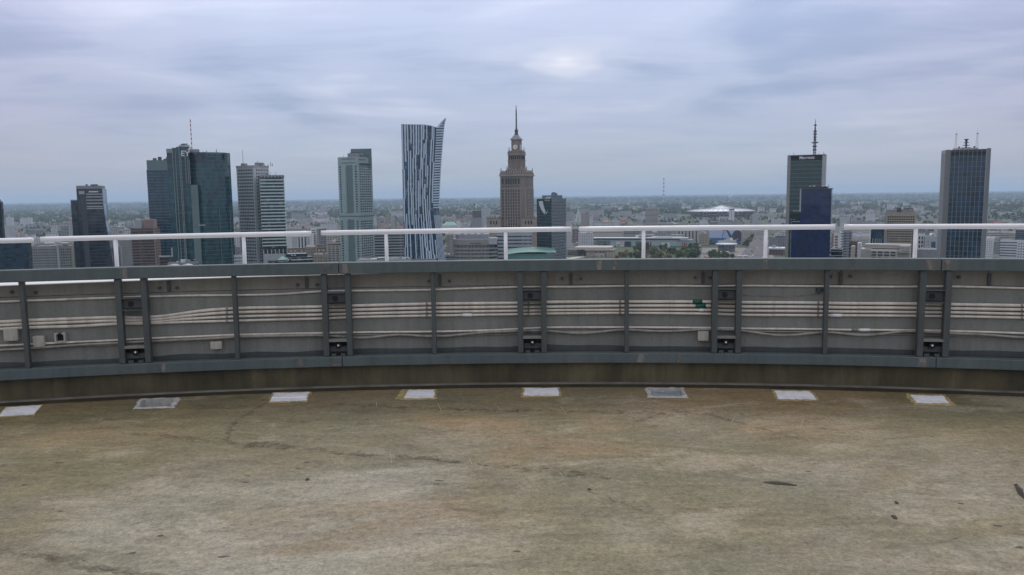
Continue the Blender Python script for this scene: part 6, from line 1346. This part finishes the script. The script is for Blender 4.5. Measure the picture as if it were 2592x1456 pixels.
# ---- middle distance: things one can name
def simple(name, label, cat, xl, xr, yt, D, wallm, dep=16, a=3, roofs=0, extra=None, group=None):
    b = Bld(name, label, cat, xl, xr, xr + 2, yt, D, a, wr=dep, group=group); b.box('wall', -b.wl, 0, 0, b.wr, 0, b.h, M[wallm]); b.roof = b.box('roof', -b.wl - .3, .3, -.3, b.wr + .3, b.h + .01, b.h + .9, M['roofmix'])
    if roofs: b.clutter(roofs, 5, None, .1, .9, b.h + .8)
    return b
b = simple('stepped_tower', 'dark stepped tower with a thin mast, left of the spired palace', 'tower', 1192, 1219.5, 552, 1900, 'grey', 26)
b.box('upper_block', b.X(1195.5, 540), b.X(1217.5, 540), 3, 20, b.h + .91, b.z(534, 1206), M['dgrey']); b.aerial(b.X(1200, 530), 6, b.z(534, 1200), b.z(517, 1200), 1.1, M['dgrey'], 'mast'); b.box('mast_head', b.X(1198, 520), b.X(1202.5, 520), 4.5, 8, b.z(519.5, 1200), b.z(516, 1200), M['steel'])
b = simple('white_block', 'pale blank block behind the dark stepped tower with the mast', 'office block', 1218, 1239.5, 527, 2700, 'palegrey', 30)
b = simple('green_roof_hall', 'white hall with bright copper green hipped roof, left of the palace', 'hall', 1117, 1156, 572, 2200, 'white', 40)
xa, xb = -b.wl, 0; obj('green_roof', MB().prism([(xa, 0), (xb, 0), (xb, 36), (xa, 36)], b.h + .92, b.z(563, 1135), [(xa + 13, 8), (xb - 8, 8), (xb - 8, 28), (xa + 13, 28)]), M['mint'], b.o); b.box('white_turret', b.X(1155, 570), b.X(1164, 570), 4, 14, 0, b.z(560, 1160), M['white'])
for x in (1128, 1140): obj('pinnacle', MB().lathe([(1.4, b.z(564, x)), (1.0, b.z(561, x)), (.2, b.z(558.5, x))], b.X(x, 562), 14, 8), M['mint'], b.o)
b = simple('round_slat_tower', 'cream tower block striped with balconies and a thin antenna, near the middle right', 'apartment tower', 1634, 1663, 528, 2000, 'fac_cream', 24, 8)
b.bands(4.4, 3, .45, M['grey'], .4, 'balcony_band', bot=8); obj('antenna', MB().tube([(-b.wl * .4, 8, b.h), (-b.wl * .4, 8, b.z(502, 1649))], 1.0, 6, .25), M['palegrey'], b.o)
b = simple('white_twin_block', 'white slab joined to a taller white stair tower, in front of the stadium', 'hotel', 1819, 1845, 549, 2500, 'fac_white', 16); b.box('stair_tower', .05, b.X(1858.5, 540), -2, 14, 0, b.z(531, 1851), M['white']); b.box('tower_cap', .0, b.X(1858.6, 540) + .1, -2.2, 14, b.z(531, 1851) + .01, b.z(528.5, 1851), M['steel']); b.box('dark_slit', b.X(1851, 540), b.X(1852.2, 540), -2.3, -2.01, 0, b.z(533, 1851), M['grey'])
for i in range(6): b.box('dark_strip', b.X(1823 + i * 3.6, 555), b.X(1824.5 + i * 3.6, 555), -.3, 0, 0, b.h - 4, M['brown'])
b = simple('low_purple_roof_hall', 'long flat pale hall just above the handrail below the white twin block', 'hall', 1795, 1885, 563, 2350, 'cream', 40); b.box('eaves', -b.wl - 1, 1, -2, 0, b.h - 3, b.h - .2, M['dgrey'])
for spec in (('pale_block', 'pale block with a light attic right of the stadium', 1904, 1920, 546.5, 2700, 'fac_pale'), ('pale_block', 'long pale block left of the white pylon foot', 1434, 1452, 536, 3300, 'fac_pale'), ('cream_block', 'large cream block right of the white bridge pylon', 1470, 1491, 541, 2450, 'fac_cream'), ('cream_block', 'narrow cream block attached right of the large cream one', 1491.5, 1500, 548, 2440, 'fac_white'),
             ('white_block', 'white cubic block between the navy box and the brown office tower', 2191, 2215, 540, 2250, 'fac_white'), ('white_block', 'white banded low block right of the navy box, above the handrail', 2126, 2151, 549, 2300, 'fac_white'), ('white_block', 'grey annex block right of the white banded low block', 2153, 2168.5, 550, 2320, 'fac_pale'), ('long_block', 'long low pale block above the handrail between navy box and brown office tower', 2156, 2221, 561, 2150, 'fac_pale'),
             ('white_block', 'white block pair left of the dark stepped slate tower', 128, 143, 570.5, 1750, 'fac_white'), ('dark_block', 'dark block left of the slate tower, beside a white one', 154, 173, 573.5, 1700, 'fac_grey'), ('white_block', 'low white block with dark sign just over the handrail at left', 115, 146, 592, 1500, 'fac_white'),
             ('white_block', 'white stepped block over the handrail right of the banded tower', 742, 787, 571, 2150, 'fac_white'), ('white_block', 'pale low block with white roof in front of the hotel tower', 810, 853, 567, 2250, 'fac_white'), ('long_block', 'long low grey block over the handrail right of the banded tower', 726, 800, 579, 1900, 'fac_pale'),
             ('point_block', 'pinkish point block right of the hotel tower', 975, 984, 542, 2900, 'fac_pink'), ('point_block', 'dark point block between two pinkish ones right of the hotel tower', 980, 984.5, 541, 2950, 'fac_grey'), ('point_block', 'cream point block nearest to the left of the sail tower', 988, 998, 549, 2800, 'fac_cream'), ('point_block', 'pale point block just right of the hotel tower', 945, 952, 548, 2800, 'fac_white'), ('point_block', 'pinkish low point block second right of the hotel tower', 955, 964, 553, 2700, 'fac_pink'),
             ('far_block', 'grey slab in the far trees right of the grey corner tower', 1505, 1520, 531, 5000, 'fac_pale'), ('far_block', 'second grey slab in the far trees above the cream block', 1533, 1547, 530, 5050, 'fac_pale'), ('far_block', 'third grey slab in the far trees left of the balcony-striped tower', 1553, 1567, 530.5, 5000, 'fac_white'), ('far_block', 'bluish slab in the far trees beside the balcony-striped tower', 1575, 1587, 527, 5400, 'fac_grey'),
             ('far_block', 'dark blue distant slab right of the navy box', 2112, 2125, 507.5, 5200, 'winblue'), ('far_block', 'pale distant tower right of the navy box', 2222, 2228, 508, 5200, 'fac_white'), ('far_block', 'pale distant slab right of the stadium roof', 1902, 1915, 516.5, 5600, 'fac_pale'), ('far_block', 'pale distant slab pair left of the green glass tower', 1968, 1976, 509, 5800, 'fac_pale'), ('far_block', 'tall pale distant slab touching the green glass tower', 1980, 1990, 507, 5600, 'fac_white'),
             ('white_block', 'white house over the handrail beside the brown high-rise', 312, 327, 583, 1500, 'fac_white'), ('white_block', 'white stair-roofed block right of the slate tower', 273, 300, 577, 1900, 'fac_pale')):
    simple(spec[0], spec[1], 'building', *spec[2:6], spec[6], 14 if spec[5] < 4000 else 25, 3, 2 if spec[5] < 2600 else 0)

# ---- bridge pylon, radio mast, stadium
e = empty('bridge_pylon', 'white A-shaped bridge pylon with stay cables right of the grey corner tower', 'bridge', (P(1463.5, 560, 3000).x, 3000, 0)); lp = lambda x, y: Vector((P(x, y, 3000).x - e.location.x, 0, P(x, y, 3000).z)); foot(e.location.x, 3000, 60)
for x in (1456.5, 1470.5): q = lp(x, 562); q.z = 0; obj('leg', MB().tube([q, lp(1463.5 + (x - 1463.5) * .35, 541), lp(1463.5 + (x - 1463.5) * .08, 533)], 2.4, 8, 1.6), M['white'], e)
obj('pylon_tip', MB().tube([lp(1463.5, 535), lp(1463.3, 527)], 1.9, 8, .7), M['white'], e)
obj('bridge_deck', MB().box(-70, 150, -6, 6, 8, 10), M['palegrey'], e)
for i in range(6): obj('stay_cable', MB().tube([lp(1463.5, 529 + i * .6), Vector((40 + i * 20, 0, 10))], .25, 4), M['palegrey'], e)
e = empty('radio_mast', 'very tall thin red and white radio mast on the horizon', 'mast', (P(1680, 500, 9000).x, 9000, 0)); z1 = P(1680, 451, 9000).z
striped_mast(e, 0, 0, 0, z1, 6.0, 13, (M['mastwhite'], M['brown']), 'mast')
e = empty('stadium', 'white domed stadium with ribbed tent roof and dark red bowl among distant trees', 'stadium', (P(1824.5, 540, 3800).x, 3800, 0)); R0 = 82 * 3800 / FPX; foot(e.location.x, 3800, 300)
sm, t, bb = newmat('stadium_skin'); o_ = t.nodes.new('ShaderNodeTexCoord').outputs['Object']; t.links.new(ramp(noisetex(vmath('MULTIPLY', o_, (1, 1, 1.6), t), .09, 4, .7, 0, t), [(.44, (.10, .025, .035)), (.52, (.17, .06, .075)), (.6, (.42, .40, .42))], t), bb.inputs['Base Color'])
obj('bowl_wall', MB().lathe([(R0 * .86, 0), (R0 * .95, 12), (R0, 24)], 0, 0, 72), sm, e); obj('roof', MB().lathe([(R0 * 1.01, 24.2), (R0 * 1.01, 26), (R0 * .85, 31.5), (R0 * .6, 36), (R0 * .38, 40), (R0 * .2, 46.5), (R0 * .07, 52), (2, 53)], 0, 0, 72), mat('tent_roof', (.78, .80, .82), .4, .04), e, smooth=True)
rp = [(R0 * 1.01, 26), (R0 * .85, 31.5), (R0 * .6, 36), (R0 * .38, 40), (R0 * .2, 46.5), (R0 * .07, 52)]
for i in range(36): a = 2 * math.pi * i / 36; obj('roof_rib', MB().tube([(r * math.cos(a), r * math.sin(a), z + .4) for r, z in rp], 1.0, 5), M['grey'], e)
obj('needle', MB().tube([(0, 0, 50), (0, 0, 60)], 1.4, 6, .3), M['steel'], e); obj('roof_ring', MB().lathe([(R0 * .6, 35.9), (R0 * .61, 37.2), (R0 * .58, 37.2)], 0, 0, 60), M['grey'], e)

# ---- generic houses of the middle distance: one of each kind, then copies
def gable(w_, d_, h, hr): return MB().add([(-w_ / 2 - .4, -d_ / 2 - .4, h), (w_ / 2 + .4, -d_ / 2 - .4, h), (w_ / 2 + .4, d_ / 2 + .4, h), (-w_ / 2 - .4, d_ / 2 + .4, h), (-w_ / 2 + 2, 0, h + hr), (w_ / 2 - 2, 0, h + hr)], [(0, 1, 5, 4), (2, 3, 4, 5), (1, 2, 5), (3, 0, 4), (3, 2, 1, 0)])
def flatroof(w_, d_, h, units, rg):
    m_ = MB().box(-w_ / 2 - .3, w_ / 2 + .3, -d_ / 2 - .3, d_ / 2 + .3, h, h + .8)
    for i in range(units): x, y = rg.uniform(-.4, .3) * w_, rg.uniform(-.3, .1) * d_; m_.box(x, x + rg.uniform(3, 8), y, y + rg.uniform(3, 6), h + .8, h + rg.uniform(2, 5))
    return m_
rg_ = random.Random(11); KIND = []
def kind(name, label, w_, d_, h, wm, roof, rm): KIND.append((name, label, MB().box(-w_ / 2, w_ / 2, -d_ / 2, d_ / 2, 0, h).mesh('wall', M[wm]), roof.mesh('roof', M[rm]), max(w_, d_) * .55))
kind('housing_block', 'pale prefab housing slab with flat roof in the hazy middle distance', 62, 12, 30, 'fac_pale', flatroof(62, 12, 30, 4, rg_), 'roofmix')
kind('point_block', 'white point block standing in the hazy middle distance', 20, 20, 38, 'fac_white', flatroof(20, 20, 38, 2, rg_), 'palegrey')
kind('tenement_house', 'cream tenement with red tiled roof in the hazy middle distance', 30, 15, 18, 'fac_cream', gable(30, 15, 18.02, 6), 'brick_red')
kind('office_block', 'grey office block with flat cluttered roof in the hazy middle distance', 38, 24, 24, 'fac_grey', flatroof(38, 24, 24, 6, rg_), 'dgrey')
kind('flat_hall', 'wide low hall with white flat roof in the hazy middle distance', 64, 40, 9, 'fac_cream', flatroof(64, 40, 9, 3, rg_), 'white')
kind('tenement_house', 'pinkish tenement with dark pitched roof in the hazy middle distance', 42, 16, 21, 'fac_pink', gable(42, 16, 21.02, 5), 'dgrey')
kind('housing_block', 'short white housing slab with pale roof in the hazy middle distance', 34, 12, 16, 'fac_white', flatroof(34, 12, 16, 3, rg_), 'palegrey')
GN = ['far housing slabs', 'far point blocks', 'far red roofed tenements', 'far office blocks', 'far flat halls', 'far pinkish tenements', 'far short slabs']
ave = [(ongr(px, py).x, ongr(px, py).y) for px, py in ((1905, 664), (1922, 610), (1925, 578), (1925, 560))]
def free(X, Y, r, low=False):
    if any((X - x) ** 2 + (Y - y) ** 2 < (r + q) ** 2 for x, y, q in FOOT): return False
    xa_ = np.interp(Y, [p[1] for p in ave], [p[0] for p in ave])
    if 1200 < Y < 3000 and abs(X - xa_) < 26 + r: return False
    px = X / Y * FPX + CX
    if 1430 < px < 1960 and Y < 1480 or 1545 < px < 1880 and Y < 1640: return False
    if 1725 < px < 1925 and Y < 3800 and Y > 2600 and not low: return False
    return True
placed = 0; rc = random.Random(99); tries = 0
while placed < 295 and tries < 9000:
    tries += 1; Y = 1290 + 3090 * rc.random() ** 1.3; k_ = rc.uniform(-.68, .68); X = k_ * Y
    wood = noise.noise((X / 520, Y / 420, 5.5)) + .35 * noise.noise((X / 160, Y / 160, 2.5))
    if wood > (.22 if Y < 2500 else -.02): continue
    px = k_ * FPX + CX; old = 930 < px < 1230 and Y > 2000
    ki = rc.choice((2, 2, 2, 5, 3)) if old else rc.choice((0, 0, 1, 2, 3, 3, 4, 5, 6, 6, 6) if Y < 2600 else (0, 0, 0, 1, 1, 6, 4, 2))
    nm, lb, wmesh, rmesh, rad = KIND[ki]; s_ = rc.uniform(.75, 1.2)
    if not free(X, Y, rad * s_): continue
    foot(X, Y, rad * s_); o = inst(nm, wmesh, None, (X, Y, 0), rc.choice((.2, .2 + math.pi / 2, -.1)) + rc.uniform(-.1, .1)); o.scale = (s_, s_, s_ * rc.uniform(.6, 1.05)); tag(o, lb, 'building', GN[ki])
    inst('roof', rmesh, o); placed += 1

# ---- everything beyond, which nobody could count: houses and woods
rg = np.random.default_rng(5)
def boxes_mesh(name, A, m):
    n = len(A); X, Y, Z0, w_, d_, h, an = A.T; cx = np.array([-1, 1, 1, -1, -1, 1, 1, -1]) * .5; cy = np.array([-1, -1, 1, 1, -1, -1, 1, 1]) * .5; cz = np.array([0, 0, 0, 0, 1, 1, 1, 1.])
    lx, ly = w_[:, None] * cx, d_[:, None] * cy; V = np.stack([X[:, None] + lx * np.cos(an)[:, None] - ly * np.sin(an)[:, None], Y[:, None] + lx * np.sin(an)[:, None] + ly * np.cos(an)[:, None], h[:, None] * cz], 2).reshape(-1, 3)
    F = np.array([(4, 5, 6, 7), (0, 1, 5, 4), (1, 2, 6, 5), (2, 3, 7, 6), (3, 0, 4, 7)]); F = (F[None] + 8 * np.arange(n)[:, None, None]).reshape(-1)
    me = bpy.data.meshes.new(name); me.vertices.add(len(V)); me.vertices.foreach_set('co', V.astype(np.float32).ravel()); me.loops.add(len(F)); me.loops.foreach_set('vertex_index', F.astype(np.int32)); k = len(F) // 4; me.polygons.add(k); me.polygons.foreach_set('loop_start', np.arange(0, 4 * k, 4, dtype=np.int32)); me.update(calc_edges=True); me.materials.append(m); return me
groups = {'fac_pale': [], 'fac_white': [], 'fac_cream': [], 'fac_grey': []}
n = 0
while n < 2300:
    Y = 1500 + 6800 * rg.random() ** 1.25; k_ = rg.uniform(-.70, .70); X = k_ * Y
    cl_ = noise.noise((X / 900, Y / 700, 8.5)) + .5 * noise.noise((X / 250, Y / 250, 1.5)); n += 1
    if Y > 2600 and cl_ < (-.02 + (Y - 2600) / 30000): continue
    if Y < 5200 and not free(X, Y, 16): continue
    tall = rg.random() < .25 and Y > 3000
    A = (X, Y, 0, rg.uniform(15, 30) if not tall else rg.uniform(22, 75), rg.uniform(11, 18), rg.uniform(8, 18) if not tall else rg.uniform(24, 38), rg.choice((.2, 1.77)) + rg.normal() * .1)
    groups[rg.choice(('fac_pale', 'fac_white', 'fac_pale', 'fac_cream', 'fac_grey', 'fac_grey'))].append(A)
for k_, A in groups.items(): tag(link(bpy.data.objects.new('distant_housing', boxes_mesh('distant_housing', np.array(A), M[k_]))), 'small houses of the far districts fading into haze', 'distant city', kind='stuff')
def woods(name, n, Y0, Y1, pw, sz, per, rad, hgt, thr, m, label):
    C = []; tries = 0
    while len(C) < n and tries < n * 12:
        tries += 1; Y = Y0 + (Y1 - Y0) * rg.random() ** pw; k_ = rg.uniform(-.72, .72); X = k_ * Y
        wd = noise.noise((X / 520, Y / 420, 5.5)) + .35 * noise.noise((X / 160, Y / 160, 2.5)) + (.5 if 1700 < k_ * FPX + CX < 1960 and 2900 < Y < 3780 else 0) + (.28 if 3000 < Y < 4400 and (k_ > .09 or k_ < -.36) else 0)
        if wd < thr: continue
        if Y < 4500 and not free(X, Y, 7, True): continue
        C.append((X, Y, hgt * rg.uniform(.6, 1.15)))
    C = np.array(C); n = len(C); base = np.repeat(C, per, 0); off = rg.normal(size=(n * per, 3)) * np.array([rad, rad, 0]) * .55
    z = base[:, 2] * (.30 + .62 * rg.random(n * per)); shr = np.sqrt(np.clip(1.15 - z / base[:, 2], .1, 1))
    cs = np.stack([base[:, 0] + off[:, 0] * shr, base[:, 1] + off[:, 1] * shr, z], 1)
    tag(link(bpy.data.objects.new(name, quadmesh(name, quads(cs, sz, rg), m))), label, 'woodland', kind='stuff')
woods('tree_belt', 3800, 1600, 5400, .9, 1.9, 26, 5.5, 14, -.06, LM[1], 'dark green tree belts between the middle distance houses')
woods('tree_belt', 900, 1150, 3000, 1.0, 1.3, 30, 4.5, 12, -.10, LM[0], 'lighter green trees scattered among the middle distance houses')
woods('far_forest', 6500, 4300, 14000, 1.25, 8, 9, 22, 17, -.45, LM[1], 'far forest fading blue towards the horizon')
woods('far_forest', 5200, 12000, 42000, 1.2, 34, 6, 90, 20, -.9, LM[1], 'forest line at the very horizon')

# ---- the air
hm = bpy.data.materials.new('air'); hm.use_nodes = True; t = hm.node_tree; t.nodes.clear(); pv = t.nodes.new('ShaderNodeVolumePrincipled'); pv.inputs['Density'].default_value = 5.6e-5; pv.inputs['Color'].default_value = (0.60, 0.765, 0.97, 1); pv.inputs['Anisotropy'].default_value = 0.1
ou = t.nodes.new('ShaderNodeOutputMaterial'); t.links.new(pv.outputs[0], ou.inputs['Volume'])
hz = obj('haze', MB().box(-62000, 62000, -5000, 62000, -1, 330), hm); hz['kind'] = 'stuff'; hz.display_type = 'WIRE'
